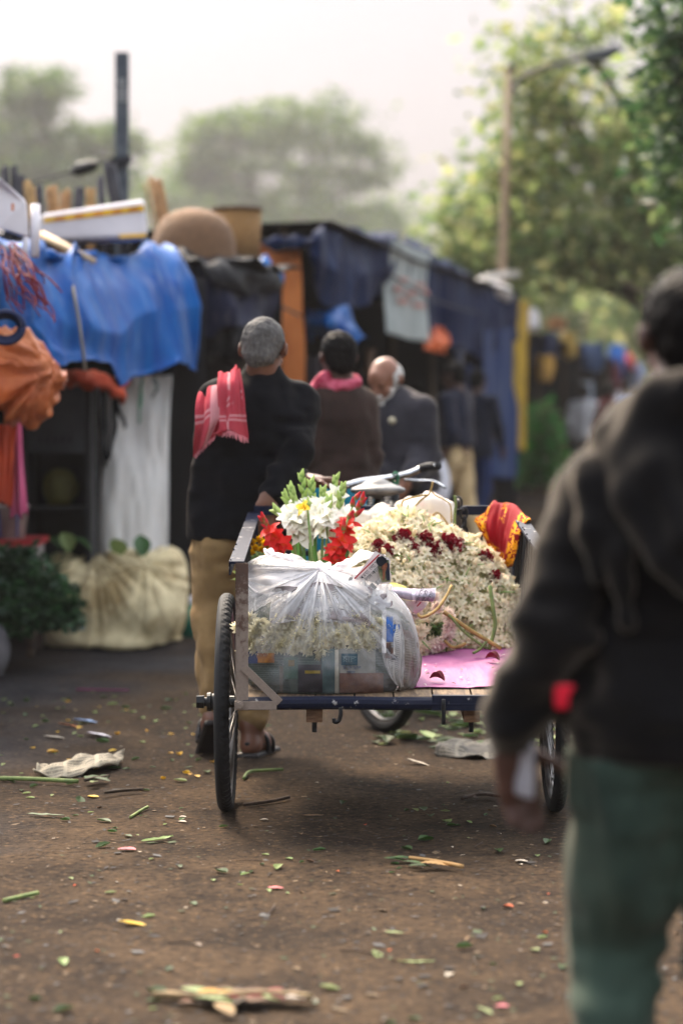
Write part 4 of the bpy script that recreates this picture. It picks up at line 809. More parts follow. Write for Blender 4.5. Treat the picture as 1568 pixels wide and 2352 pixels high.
def wheel(cx, cy, cz, Rr, tr, parent, M=None, outward=-1, tread=True, spoke=36):
    M = M or Matrix.Identity(4); T = Matrix.Translation((cx, cy, cz)) @ M
    na, nb = 216, 18; V = []
    for i in range(na):
        a_ = 2 * math.pi * i / na
        for j in range(nb):
            b_ = 2 * math.pi * j / nb; r_ = tr
            cb = math.cos(b_)
            if tread and cb > .15:
                lat = math.sin(b_); ph = (i * 72 / na * 1.0 + (.5 if lat > 0 else 0)) % 1
                r_ = tr * (1.08 if ph < .68 else .93) if abs(lat) > .28 else tr * (1.05 if (i * 72 / na + .25) % 1 < .6 else .97)
            rr = Rr - tr + r_ * cb; V.append(T @ Vector((r_ * math.sin(b_), rr * math.cos(a_), rr * math.sin(a_))))
    Fc = [(i * nb + j, i * nb + (j + 1) % nb, ((i + 1) % na) * nb + (j + 1) % nb, ((i + 1) % na) * nb + j) for i in range(na) for j in range(nb)]
    m = MB(); hub = []
    wh = MB()
    def ring(mb, prof, n=72):
        VV = [T @ Vector((h_, r_ * math.cos(2 * math.pi * i / n), r_ * math.sin(2 * math.pi * i / n))) for r_, h_ in prof for i in range(n)]; K = len(prof)
        mb.add(VV, [(k * n + i, k * n + (i + 1) % n, ((k + 1) % K) * n + (i + 1) % n, ((k + 1) % K) * n + i) for k in range(K) for i in range(n)])
    wh.lathe((0, 0, 0), [(.006, -.075), (.012, -.07), (.028, -.045), (.03, -.038), (.02, -.03), (.02, .03), (.03, .038), (.028, .045), (.012, .07), (.006, .075)], 20, 'x'); wh.V = [tuple(T @ Vector(p)) for p in wh.V]
    w_ = wh.build('wheel', BLK, parent, smooth=True)
    o = mk('tyre', V, Fc, RUBBER, w_, smooth=False)
    rm = MB(); ri = Rr - 2 * tr; ring(rm, [(ri + .012, -.017), (ri - .004, -.013), (ri - .01, 0), (ri - .004, .013), (ri + .012, .017)]); rm.build('rim', STEEL, w_, smooth=True)
    sp = MB()
    for i in range(spoke):
        a_ = 2 * math.pi * i / spoke; s_ = 1 if i % 2 else -1; a2 = a_ + (.5 if (i // 2) % 2 else -.5); sp.tube([T @ Vector((.036 * s_, .027 * math.cos(a2), .027 * math.sin(a2))), T @ Vector((0, (ri - .004) * math.cos(a_), (ri - .004) * math.sin(a_)))], .0017, 5)
    sp.build('spokes', STEEL, w_, smooth=True)
    if outward:
        nt = MB(); s_ = outward; nt.lathe((0, 0, 0), [(.0, s_ * .064), (.03, s_ * .064), (.032, s_ * .052), (.024, s_ * .046)], 16, 'x'); nt.lathe((0, 0, 0), [(0, s_ * .1), (.022, s_ * .099), (.023, s_ * .074), (.0, s_ * .074)], 6, 'x'); nt.lathe((0, 0, 0), [(.015, s_ * .08), (.015, s_ * .06)], 12, 'x')
        nt.V = [tuple(T @ Vector(p)) for p in nt.V]; nt.build('axle_nut', BLK, w_)
    return w_
wheel(-.378, 7.97, .357, .357, .0235, cart, None, -1); wheel(.70, 7.97, .357, .357, .0235, cart, None, 1)
STEER = Matrix.Rotation(R(24), 4, 'Z'); FW = Vector((.172, 9.86, .345))
wheel(FW.x, FW.y, FW.z, .345, .024, cart, STEER, 0)
# front end: fork, head tube, frame, handlebar, saddle
hd = P(905, 1120, 9.62); m = MB(); d_ = STEER @ Vector((.075, 0, 0))
for s_ in (-1, 1): m.tube(smooth_path([FW + d_ * s_ * .8, FW + Vector((0, -.05, .4)) + d_ * s_, hd + Vector((0, .02, -.22)) + d_ * s_ * .7], 5), .013, 8)
m.tube([hd + Vector((0, .02, -.23)), hd + Vector((0, -.01, .02))], .02, 10); m.build('fork', BLK, cart, smooth=True)
m = MB(); m.tube([hd + Vector((0, -.01, -.16)), (.16, 9.2, .55), (.16, 8.95, .42)], .02, 10); m.tube([hd + Vector((0, 0, -.06)), P(868, 1160, 9.3) + Vector((0, 0, -.1)), (.14, 9.0, .8)], .017, 10); m.tube([P(868, 1150, 9.28), (.14, 9.3, .55)], .018, 10); m.build('frame', BLK, cart, smooth=True)
hb = [P(792, 1117, 9.3), P(830, 1106, 9.36), P(885, 1099, 9.5), P(925, 1092, 9.6), P(955, 1082, 9.66), P(970, 1074, 9.67), P(985, 1071, 9.65), P(1004, 1070, 9.6)]
m = MB(); m.tube(smooth_path(hb, 5), .0135, 10); m.tube([hd + Vector((0, 0, -.02)), P(905, 1097, 9.55)], .016, 10); m.build('handlebar', CHROME, cart, smooth=True)
m = MB(); m.tube([P(966, 1076, 9.67), P(985, 1071, 9.65), P(1007, 1070, 9.6)], .0165, 10); m.build('grip', mat('black grip', (28, 28, 30), .7), cart, smooth=True)
m = MB(); m.tube(smooth_path([P(928, 1102, 9.57), P(960, 1104, 9.6), P(995, 1106, 9.58), P(1022, 1120, 9.54)], 5), .006, 7); m.build('brake_lever', CHROME, cart, smooth=True)
m = MB(); m.tube([P(908 + 6 * math.cos(a_), 1099 + 14 * math.sin(a_), 9.54) for a_ in np.linspace(0, 6.3, 14)], .006, 6); m.tube([P(904, 1112, 9.53), P(900, 1128, 9.52)], .005, 6); m.build('green_tie', mat('green tie', (40, 110, 76), .7), cart, smooth=True)
sd = P(868, 1126, 9.25); f = Field(sd - Vector((.18, .16, .12)), sd + Vector((.18, .4, .1)), .006)
f.ell(sd, (.108, .075, .022)); f.ell(sd + Vector((0, .06, .003)), (.085, .09, .022)); f.cap(sd + Vector((0, .05, 0)), sd + Vector((0, .26, .0)), .03, .018, .05); f.ell(sd + Vector((-.01, .03, .022)), (.04, .05, .02), k=.02)
V, Fc = f.mesh(); mk('saddle', V, Fc, mat('saddle vinyl', (58, 58, 60), .45, (96, 94, 92), 20), cart)
m = MB()
for s_ in (-1, 1): m.tube([sd + Vector((.03 * s_ + .013 * math.cos(a_), -.02 + .013 * math.sin(a_), -.02 - .05 * a_ / 31)) for a_ in np.linspace(0, 31, 90)], .0038, 5)
m.tube([sd + Vector((0, .03, -.02)), sd + Vector((0, .04, -.2))], .013, 8); m.bar(sd + Vector((-.05, -.02, -.075)), sd + Vector((.05, -.02, -.075)), .02, .01); m.build('saddle_spring', CHROME, cart, smooth=True)
# chain looped over the front rail
ch = thing('chain', P(1065, 1172, 8.96), 'dark iron chain looped over the front rail and hanging beside the flower heap', 'chain'); m = MB(); X = P(1066, 0, 8.95).x
def link(mb, c, M, a_=.013, b_=.022, r_=.0045):
    pts = [Vector(c) + M @ Vector((a_ * math.cos(t_) * 1.0, 0, b_ * math.sin(t_))) for t_ in np.linspace(0, 2 * math.pi, 17)]; mb.tube(pts, r_, 6, False)
for i in range(9): link(m, (X + .002 * (i % 2), YF - .025, fz - .01 - i * .034), Matrix.Rotation(R(90) * (i % 2) + .3, 3, 'Z'))
for i in range(5): a_ = math.pi * i / 4; link(m, (X - .02 + .02 * math.cos(a_) * 0, YF - .027 * math.cos(a_), fz + .024 * math.sin(a_) + .004), Matrix.Rotation(math.pi / 2 - a_, 3, 'X') @ Matrix.Rotation(R(90) * (i % 2), 3, 'Z'))
m.build('links', mat('iron chain', (52, 50, 52), .5, (34, 32, 34), 20, metal=.6), ch, smooth=True)
# cloths on the rails
WP = mat('stained white cloth', (214, 202, 188), .85, (216, 150, 156), 7, lo=.2, hi=.45, bump=.2, bscale=30)
hung('cloth', 'pinkish white cloth draped along the front rail behind the flowers', 'cloth', [
    [P(782, 1215, 9.1), P(850, 1230, 9.1), P(920, 1230, 9.12), P(985, 1220, 9.12), P(1040, 1225, 9.08)], [P(782, 1176, 9.06), P(850, 1180, 9.05), P(920, 1170, 9.08), P(985, 1140, 9.1), P(1040, 1176, 9.04)],
    [P(783, 1164, 9.0), P(850, 1164, 9.0), P(915, 1160, 9.0), P(984, 1140, 9.02), P(1042, 1164, 9.0)], [P(782, 1178, 8.95), P(850, 1182, 8.94), P(920, 1174, 8.93), P(982, 1150, 8.94), P(1040, 1180, 8.96)],
    [P(784, 1215, 8.95), P(850, 1225, 8.94), P(920, 1225, 8.93), P(982, 1230, 8.93), P(1034, 1235, 8.95)]], WP, 80, 50, [(.012, 9, 3), (.008, 22, 8)], .005, .02, 51)
t = NT('red and yellow print'); v = t.coord('UV'); sx = t.new('SeparateXYZ'); t.l.new(v, sx.inputs[0]); n_ = t.noise(v, 9, 2, .5, 2.5)
edge = t.math('MINIMUM', t.math('MINIMUM', sx.outputs[0], t.math('SUBTRACT', 1, sx.outputs[0])), t.math('MINIMUM', sx.outputs[1], t.math('SUBTRACT', 1.2, sx.outputs[1])))
yl = t.math('MULTIPLY', t.ramp(n_, [(.47, 0), (.5, 1)]), t.ramp(edge, [(.17, 1), (.2, 0)])); yl = t.math('MAXIMUM', yl, t.math('MULTIPLY', t.ramp(edge, [(.42, 0), (.46, 1)]), t.ramp(n_, [(.53, 0), (.56, 1)])))
t.set(Base_Color=t.mix(yl, t.mix(t.noise(v, 4, 3), lin((140, 4, 18)), lin((104, 4, 14))), lin((214, 144, 14))), Roughness=.8, Specular_IOR_Level=.1); REDY = t.m
hung('shawl', 'red cloth printed in yellow hung over the front corner of the cart rail', 'cloth', [
    [P(1160, 1230, 9.08), P(1175, 1225, 9.06), P(1190, 1225, 9.0), P(1212, 1240, 8.75)], [P(1128, 1168, 9.06), P(1150, 1160, 9.06), P(1178, 1172, 9.0), P(1205, 1205, 8.75)],
    [P(1118, 1172, 8.96), P(1146, 1156, 8.96), P(1180, 1164, 8.9), P(1212, 1200, 8.6)], [P(1098, 1188, 8.94), P(1140, 1182, 8.9), P(1172, 1192, 8.84), P(1192, 1225, 8.62)],
    [P(1089, 1198, 8.92), P(1135, 1224, 8.86), P(1166, 1236, 8.8), P(1180, 1262, 8.66)], [P(1104, 1222, 8.92), P(1146, 1262, 8.86), P(1162, 1278, 8.8), P(1172, 1290, 8.7)], [P(1118, 1234, 8.92), P(1148, 1302, 8.86), P(1160, 1310, 8.82), P(1168, 1300, 8.74)]], REDY, 60, 70, [(.018, 5, 2), (.008, 14, 6)], .004, 0, 61)
t = NT('pink deck sheet'); v = t.coord('Object'); f = t.noise(v, 5, 4); t.set(Base_Color=t.mix(t.ramp(f, [(.35, 0), (.65, 1)]), lin((142, 64, 116)), lin((158, 86, 132))), Roughness=.55, Specular_IOR_Level=.35); t.bump(t.noise(t.coord('Object', (8, 1.5, 1)), 6, 4), .35, .01); PINK = t.m
rows = []
for Y, dx in ((7.67, 0), (7.72, 0), (7.9, 0), (8.2, 0), (8.5, 0), (8.75, 0)): rows.append([Vector((x_, Y + (.018 * n1(x_ * 9, 3) if Y < 7.7 else 0), zd(Y) + .006)) for x_ in (-.26, -.05, .1, .25, .4, .55, .62)])
hung('deck_sheet', 'pink plastic sheet spread on the cart deck under the flowers', 'sheet', rows, PINK, 90, 70, [(.0035, 9, 4), (.002, 30, 14)], .002, 0, 71)

# ================================================================== THE LOAD
# ---- flower meshes
def petalmat(name, c, base=None, tr=.3, edge=None):
    t = NT(name); at = t.new('Attribute', attribute_name='along'); v = t.coord('Object'); oi = t.new('ObjectInfo')
    cc = t.mix(t.ramp(at.outputs['Fac'], [(0, 1), (.55, 0)]), lin(c), lin(base or c))
    if edge: cc = t.mix(t.math('MULTIPLY', t.ramp(at.outputs['Fac'], [(.6, 0), (1, .8)]), t.ramp(t.noise(v, 30, 2), [(.45, 0), (.65, 1)])), cc, lin(edge))
    cc = t.mix(t.math('MULTIPLY', t.ramp(t.noise(v, 9, 3), [(.4, 0), (.7, 1)]), .15), cc, tuple(x * .75 for x in lin(c)))
    t.set(Base_Color=cc, Roughness=.55, Specular_IOR_Level=.25)
    tl = t.new('BsdfTranslucent'); t.l.new(cc, tl.inputs[0]); mx = t.new('MixShader'); mx.inputs[0].default_value = tr; t.l.new(t.b.outputs[0], mx.inputs[1]); t.l.new(tl.outputs[0], mx.inputs[2]); t.l.new(mx.outputs[0], t.out.inputs[0]); return t.m
M_TUB = petalmat('tuberose petal', (242, 232, 204), (196, 202, 134), .45, edge=(232, 196, 172)); M_CHR = petalmat('chrysanthemum petal', (244, 236, 206), (226, 216, 130), .4); M_GAR = petalmat('garland petal', (240, 222, 210), (230, 190, 180))
M_GLW = petalmat('white gladiolus petal', (240, 236, 222), (214, 218, 140)); M_GLR = petalmat('red gladiolus petal', (208, 26, 18), (232, 110, 20)); M_GLY = petalmat('yellow gladiolus petal', (240, 206, 60), (220, 170, 30)); M_ROSE = petalmat('dark red rose petal', (122, 8, 28), (70, 4, 16), .15)
M_MAR = petalmat('marigold petal', (236, 190, 16), (200, 130, 10)); M_BUD = petalmat('gladiolus bud', (176, 196, 112), (116, 150, 74)); M_BUDR = petalmat('red gladiolus bud', (196, 34, 44), (110, 140, 70)); M_STEM = mat('flower stem', (106, 138, 72), .6, (150, 172, 104), 14, spec=.35); M_BLADE = leafmat('gladiolus blade', (96, 140, 74), .3)
def petal(L, W, n=4, cup=.3, curl=.6, ruf=0, seed=0, tip=.3):
    V, A = [], []
    for i in range(n + 1):
        s = i / n; w = W * (math.sin(math.pi * min(1, s * (1 - tip * .3) + .12)) ** .7) * (1 if i < n else tip)
        z = L * (s * math.cos(curl * s)); y = L * math.sin(curl * s) * s
        for j in (-1, 0, 1): V.append((j * w / 2, y - cup * w * (abs(j)) + ruf * L * n1(s * 5 + j * 3 + seed, seed) * s, z)); A.append(s)
    Fc = [(i * 3 + j, i * 3 + j + 1, (i + 1) * 3 + j + 1, (i + 1) * 3 + j) for i in range(n) for j in range(2)]
    return np.array(V), np.array(Fc), np.array(A)
class FB:                                                     # collects petals with their 'along' value
    def __init__(s): s.V, s.F, s.A, s.n = [], [], [], 0
    def add(s, V, Fc, A, M=None):
        if M is not None: V = V @ np.array(M.to_3x3()).T + np.array(M.translation)
        s.V.append(V); s.F.append(np.asarray(Fc) + s.n); s.A.append(A); s.n += len(V)
    def arr(s): return np.concatenate(s.V), np.concatenate(s.F), np.concatenate(s.A)
    def build(s, name, m, parent=None): V, Fc, A = s.arr(); return mk(name, V, Fc, m, parent, attr={'along': A})
RZ = lambda a: Matrix.Rotation(a, 4, 'Z'); RXm = lambda a: Matrix.Rotation(a, 4, 'X'); TR = lambda *p: Matrix.Translation(p)
def tubefb(fb, r0, r1, z0, z1, a0, a1, n=6):
    th = np.linspace(0, 2 * np.pi, n, endpoint=False); V = np.concatenate([np.stack([r * np.cos(th), r * np.sin(th), np.full(n, z)], -1) for r, z in ((r0, z0), (r1, z1))])
    fb.add(V, [(j, (j + 1) % n, n + (j + 1) % n, n + j) for j in range(n)], np.repeat([a0, a1], n))
def floret(kind, seed):
    fb = FB(); q = random.Random(seed); tubefb(fb, .0028, .0046, 0, .024, 0, .35)
    if kind == 'open':
        for k in range(6):
            V, Fc, A = petal(.018 * q.uniform(.85, 1.1), .0105, 3, .25, .5, 0, seed + k, .35); fb.add(V, Fc, .4 + .6 * A, TR(0, 0, .022) @ RZ(k * math.pi / 3 + q.uniform(-.15, .15)) @ TR(0, .003, 0) @ RXm(-(.75 + q.uniform(-.2, .35))))
    else: 
        tubefb(fb, .0046, .0066, .024, .032, .4, .7); tubefb(fb, .0066, .002, .032, .043, .7, 1)
    return fb
def chrys(seed, rr=.036, rings=((26, 1.45, 1), (24, 1.15, .95), (20, .85, .85), (14, .5, .65), (9, .2, .45)), w=.26):
    fb = FB(); q = random.Random(seed)
    for k, (n, ang, ln) in enumerate(rings):
        for i in range(n):
            L = rr * ln * q.uniform(.85, 1.1); V, Fc, A = petal(L, rr * w, 3, .35, -.35 + q.uniform(-.2, .2), 0, i, .5); fb.add(V, Fc, .15 + .85 * A if k < 3 else .1 + .5 * A, TR(0, 0, .002 * k) @ RZ(2 * math.pi * (i + .5 * (k % 2)) / n + q.uniform(-.12, .12)) @ RXm(-(ang + q.uniform(-.18, .12))))
    return fb
def instance(proto_V, proto_F, proto_A, Ms):
    N = len(Ms); A3 = np.array([[list(r) for r in M.to_3x3()] for M in Ms]); T3 = np.array([list(M.translation) for M in Ms])
    V = np.einsum('nij,vj->nvi', A3, proto_V) + T3[:, None]; Fc = proto_F[None] + (np.arange(N) * len(proto_V))[:, None, None]
    return V.reshape(-1, 3), Fc.reshape(-1, 4), np.tile(proto_A, N)
def align(n, tw):                                             # +Z of the flower along n
    return Vector(n).to_track_quat('Z', 'Y').to_matrix().to_4x4() @ RZ(tw)

# ---- the tuberose heap
HX = [-.2, -.12, -.07, .025, .1, .17, .23, .30, .38, .45, .53, .58, .615, .64]; HZ = [.5, .62, .78, .84, .885, .935, .96, .93, .895, .86, .80, .75, .68, .56]
FX = [-.2, 0, .15, .25, .33, .42, .52, .6, .64]; FY = [8.3, 8.2, 8.2, 8.26, 8.36, 8.44, 8.44, 8.47, 8.62]
def heap(x, y):
    zt = np.interp(x, HX, HZ); yf = np.interp(x, FX, FY); yb = 8.76; d = zd(y); s = np.clip((y - yf) / (yb - yf), 0, 1)
    f = 1 - (1 - s) ** 1.7; bk = np.clip((y - yb) / .22, 0, 1); f = f * (1 - .55 * bk ** 2)
    pp = np.stack([x * 1.0, y * 1.0, np.zeros_like(x)], -1); return d + (zt - d) * f + .026 * vnoise(pp * 8, 2) * f
def heap_n(x, y):
    e = .012; a = np.array([x]), np.array([y]); dx = (heap(a[0] + e, a[1]) - heap(a[0] - e, a[1]))[0] / (2 * e); dy = (heap(a[0], a[1] + e) - heap(a[0], a[1] - e))[0] / (2 * e)
    return Vector((-dx, -dy, 1)).normalized()
def on_heap(px, py):
    for Y in np.arange(8.0, 9.0, .004):
        p = P(px, py, Y)
        if heap(np.array([p.x]), np.array([Y]))[0] >= p.z: return p
    return P(px, py, 8.75)
g = np.random.default_rng(4); cx_ = g.uniform(-.15, .64, 60000); cyy = g.uniform(8.16, 8.95, 60000); e = .01
sl_ = np.sqrt(1 + ((heap(cx_ + e, cyy) - heap(cx_ - e, cyy)) / (2 * e)) ** 2 + ((heap(cx_, cyy + e) - heap(cx_, cyy - e)) / (2 * e)) ** 2)
ok = (g.uniform(0, 6, 60000) < np.minimum(sl_, 6)) & (heap(cx_, cyy) > zd(cyy) + .012); cx_, cyy = cx_[ok], cyy[ok]; NF = 3300; cx_, cyy = cx_[:NF], cyy[:NF]; cz_ = heap(cx_, cyy)
Ms = []; q_ = random.Random(5)
for i in range(len(cx_)):
    n = heap_n(cx_[i], cyy[i]); n = Vector((n.x, max(n.y, -.85), n.z)).normalized(); d = (n + Vector((q_.gauss(0, .55), q_.gauss(0, .55), q_.gauss(0, .55) - .1))).normalized()
    dep = q_.uniform(-.034, -.008); s_ = q_.uniform(.9, 1.45); Ms.append((TR(*(Vector((cx_[i], cyy[i], max(cz_[i], zd(cyy[i]) + .03))) + n * dep)) @ align(d, q_.uniform(0, 6.28)) @ Matrix.Scale(s_, 4), q_.random(), n))
PROT = [floret('open', 1), floret('open', 2), floret('open', 7), floret('bud', 3), floret('bud', 4)]
kind = [int(q_.choice((0, 0, 1, 1, 2, 2, 3, 4))) for _ in Ms]
order = sorted(range(len(Ms)), key=lambda i: Ms[i][0].translation.y + (5 if Ms[i][0].translation.x < .2 and Ms[i][0].translation.z < .72 else 0) - .25 * Ms[i][2].dot(Vector((0, -1, .2))))
single = [i for i in order if kind[i] < 5][:285]; ss = set(single)
VV, FF, AA, off = [], [], [], 0
for k in range(5):
    V, Fc, A = PROT[k].arr(); mm = [Ms[i][0] for i in range(len(Ms)) if kind[i] == k and i not in ss]; V, Fc, A = instance(V, Fc, A, mm); VV.append(V); FF.append(Fc + off); AA.append(A); off += len(V)
gx, gy = np.meshgrid(np.linspace(-.15, .635, 70), np.linspace(8.2, 8.95, 60)); gzz = heap(gx, gy) - .035; gzz = np.where(heap(gx, gy) > zd(gy) + .05, gzz, zd(gy) - .03); Q = np.stack([gx, gy, gzz], -1); VV.append(Q.reshape(-1, 3)); FF.append(gridmesh(Q) + off); AA.append(np.full(Q.shape[0] * Q.shape[1], .12))
o = mk('blossom_heap', np.concatenate(VV), np.concatenate(FF), M_TUB, attr={'along': np.concatenate(AA)}); tag(o, 'high heap of loose cream white tuberose blossoms on the cart', 'blossoms', kind='stuff')
protos = {}
for i in single:
    k = kind[i]
    if k not in protos: o = PROT[k].build('tuberose_blossom', M_TUB); protos[k] = o
    else: o = protos[k].copy(); col.objects.link(o)
    o.matrix_world = Ms[i][0]; tag(o, 'small cream white tuberose blossom lying in the heap on the cart', 'blossom', 'tuberose blossoms on the near face of the heap')
q_ = random.Random(31)
m = MB(); m2_ = MB()
for i in range(90):
    x, y = q_.uniform(-.02, .6), q_.uniform(8.25, 8.75); z = float(heap(np.array([x]), np.array([y]))[0])
    if z < zd(y) + .06: continue
    p = Vector((x, y, z)); d = (heap_n(x, y) * .5 + Vector((q_.gauss(0, .6), q_.gauss(-.2, .4), q_.gauss(.1, .5)))).normalized() * q_.uniform(.03, .07); m.tube([p - d * .4, p + d * .3, p + d + Vector((0, 0, -.008))], [.003, .0028, .0015], 5)
o = m.build('flower_stems', M_STEM, smooth=True); tag(o, 'green flower stems poking out all over the blossom heap', None, kind='stuff')
# ---- roses, garland
def rose(seed):
    fb = FB(); q = random.Random(seed)
    for k, (n, r, lean, L) in enumerate(((3, .004, -.15, .03), (4, .009, .05, .032), (5, .014, .3, .033), (5, .018, .65, .032), (6, .02, 1.0, .03))):
        for i in range(n): V, Fc, A = petal(L * q.uniform(.9, 1.1), L * (1.0 - .05 * k), 4, -.28, -.5 + .18 * k, .05, seed + i + 9 * k, .75); fb.add(V, Fc, .2 + .8 * A, TR(0, 0, -.012 + .004 * (4 - k)) @ RZ(2 * math.pi * i / n + k * .6 + q.uniform(-.2, .2)) @ TR(0, r, 0) @ RXm(-lean))
    return fb
for i, (px, py, s_, lab) in enumerate(((925, 1238, 1.0, 'dark red rose topmost among the blossoms'), (872, 1258, .8, 'dark red rose at the near end of the rose line on the blossom heap'), (888, 1268, .75, 'dark red rose tucked under the one at the end of the rose line'), (975, 1243, .95, 'dark red rose with a pinkish top on the middle of the heap'),
        (993, 1266, .9, 'dark red rose half sunk below the pinkish topped one'), (1028, 1253, 1.2, 'largest dark red rose on the blossom heap'), (1050, 1252, .7, 'small dark rose just behind the largest one'), (948, 1264, .7, 'dark rose bud between the topmost rose and the pinkish one'),
        (808, 1273, .75, 'crimson rose beside the red gladiolus blooms'), (1113, 1282, .8, 'dark red rose on the far slope of the heap below the printed cloth'), (1133, 1327, .75, 'lone dark red rose low on the slope of the heap'))):
    p = on_heap(px, py); n = heap_n(p.x, p.y); d = (n + Vector((n1(i * 3.3) * .4, -.5, n1(i * 7.1) * .4 + .2))).normalized(); o = rose(i).build('rose', M_ROSE); o.matrix_world = TR(*(p + d * .012)) @ align(d, i) @ Matrix.Scale(s_ * .85, 4); tag(o, lab, 'rose')
gp = smooth_path([P(948, 1478, 8.36), P(972, 1486, 8.33), P(1003, 1482, 8.32), P(1027, 1462, 8.32), P(1032, 1430, 8.33), P(1028, 1408, 8.36)], 8); fb = FB(); q_ = random.Random(9)
for i in range(len(gp) - 1):
    d = (gp[i + 1] - gp[i]).normalized(); c_ = gp[i].lerp(gp[i + 1], .5)
    for k in range(22):
        a_ = q_.uniform(0, 6.28); x = d.cross(Vector((0, 0, 1))).normalized(); y = d.cross(x); rr = x * math.cos(a_) + y * math.sin(a_); V, Fc, A = petal(.026 * q_.uniform(.8, 1.15), .009, 3, .3, .3, 0, k, .5); fb.add(V, Fc, A, TR(*(c_ + d * q_.uniform(-.008, .008))) @ align((rr + d * q_.uniform(-.5, .5)).normalized(), q_.uniform(0, 6.28)))
m = MB(); m.tube(gp, .012, 7); n0 = fb.n; fb.add(np.array(m.V), np.array([f_ for f_ in m.F if len(f_) == 4]), np.full(len(m.V), .3))
tag(fb.build('garland', M_GAR), 'thick white flower garland curled on the pink sheet at the foot of the heap', 'garland')
for i, (px, py, s_) in enumerate(((965, 1388, 1.0), (990, 1372, .9), (950, 1410, .95), (1005, 1398, .8))):
    o = chrys(30 + i).build('chrysanthemum', M_GAR); o.matrix_world = TR(*P(px, py, 8.3)) @ align(Vector((n1(i), -1, .5)).normalized(), i) @ Matrix.Scale(s_, 4); tag(o, 'pinkish white flower head wedged between the bag and the blossom heap', 'flower', 'white flower heads behind the bag')
leafheap('leaf_tuft', 'dark green leaf tuft inside the curl of the white garland', 'leaves', Vector((P(985, 0, 8.36).x, 8.38, zd(8.38) + .03)), (.07, .05, .07), 60, .05, [L_DK, L_MD], 81, (.7, .3), .3, False)
STRAW = mat('dry straw', (178, 144, 84), .75, (136, 112, 64), 30); GSTRAW = mat('green straw', (120, 132, 74), .7, (86, 104, 56), 30)
for pts, r_, m_, lab in (([(913, 1215), (922, 1160), (930, 1148), (968, 1138), (985, 1137)], .004, STRAW, 'bent straw stalk arching over the top of the blossom heap'), ([(928, 1190), (965, 1150), (985, 1134), (994, 1106)], .004, STRAW, 'straight straw stalk rising to a tip above the heap'),
        ([(990, 1128), (1000, 1138), (1020, 1148), (1034, 1162), (1036, 1200)], .003, STRAW, 'thin drooping straw beside the tall straight one'), ([(1043, 1230), (1044, 1180), (1046, 1160), (1043, 1138)], .0055, GSTRAW, 'greenish upright stalk before the pinkish cloth'), ([(980, 1205), (1000, 1178), (1018, 1190), (1040, 1226)], .004, STRAW, 'short crooked straw at the top of the heap')):
    m = MB(); m.tube(smooth_path([P(x, y, 8.78) for x, y in pts], 4), r_, 6); tag(m.build('straw_stalk', m_, smooth=True), lab, 'straw')
for pts, r_, m_, lab in (([(1018, 1405, 8.3), (1080, 1448, 8.3), (1150, 1490, 8.3)], .008, STRAW, 'broad dry straw blade slanting down the foot of the heap'), ([(1124, 1345, 8.36), (1132, 1400, 8.33), (1136, 1440, 8.32), (1122, 1492, 8.3)], .007, GSTRAW, 'green stalk hanging down the blossoms to the pink sheet'), ([(1030, 1412, 8.29), (1070, 1456, 8.29), (1118, 1490, 8.29)], .005, GSTRAW, 'thin green stalk under the broad dry blade'),
        ([(955, 1402, 8.22), (968, 1418, 8.2), (1000, 1402, 8.22), (1024, 1370, 8.26), (1036, 1345, 8.3)], .005, STRAW, 'kinked tan stalk crossing behind the newspaper'), ([(1020, 1470, 8.3), (1040, 1487, 8.3), (1070, 1478, 8.3)], .006, STRAW, 'short tan stalk lying by the curled garland'), ([(1120, 1470, 8.3), (1100, 1492, 8.28), (1086, 1500, 8.26)], .005, GSTRAW, 'frayed green stalk end on the pink sheet')):
    m = MB(); m.tube(smooth_path([P(*p) for p in pts], 4), r_, 6); tag(m.build('stalk', m_, smooth=True), lab, 'stalk')
PET = petalmat('fallen rose petal', (132, 6, 30), (90, 4, 20), .1)
for px, py, Y, s_, lab in ((1130, 1524, 8.16, .05, 'dark red rose petal curled on the pink sheet near its corner'), (1003, 1572, 7.75, .05, 'crumpled dark red rose petal at the front edge of the pink sheet')):
    biglea('rose_petal', lab, Vector((P(px, 0, Y).x, Y, zd(Y) + .014)), s_, 1.2, .1, PET, 'petal', None, .5, .8)
BITS = [mat('white petal bit', (226, 220, 206), .6), mat('green bit', (88, 104, 52), .7)]
q_ = random.Random(19)
for i in range(26):
    Y = q_.uniform(7.6, 8.35); x = q_.uniform(.24, .6); biglea('petal_scrap', 'tiny dry petal scrap on the pink sheet of the cart', Vector((x, Y, zd(Y) + .011)), q_.uniform(.008, .02), q_.uniform(0, 6), q_.uniform(-.2, .2), BITS[i % 2], 'scrap', 'petal scraps on the pink sheet')

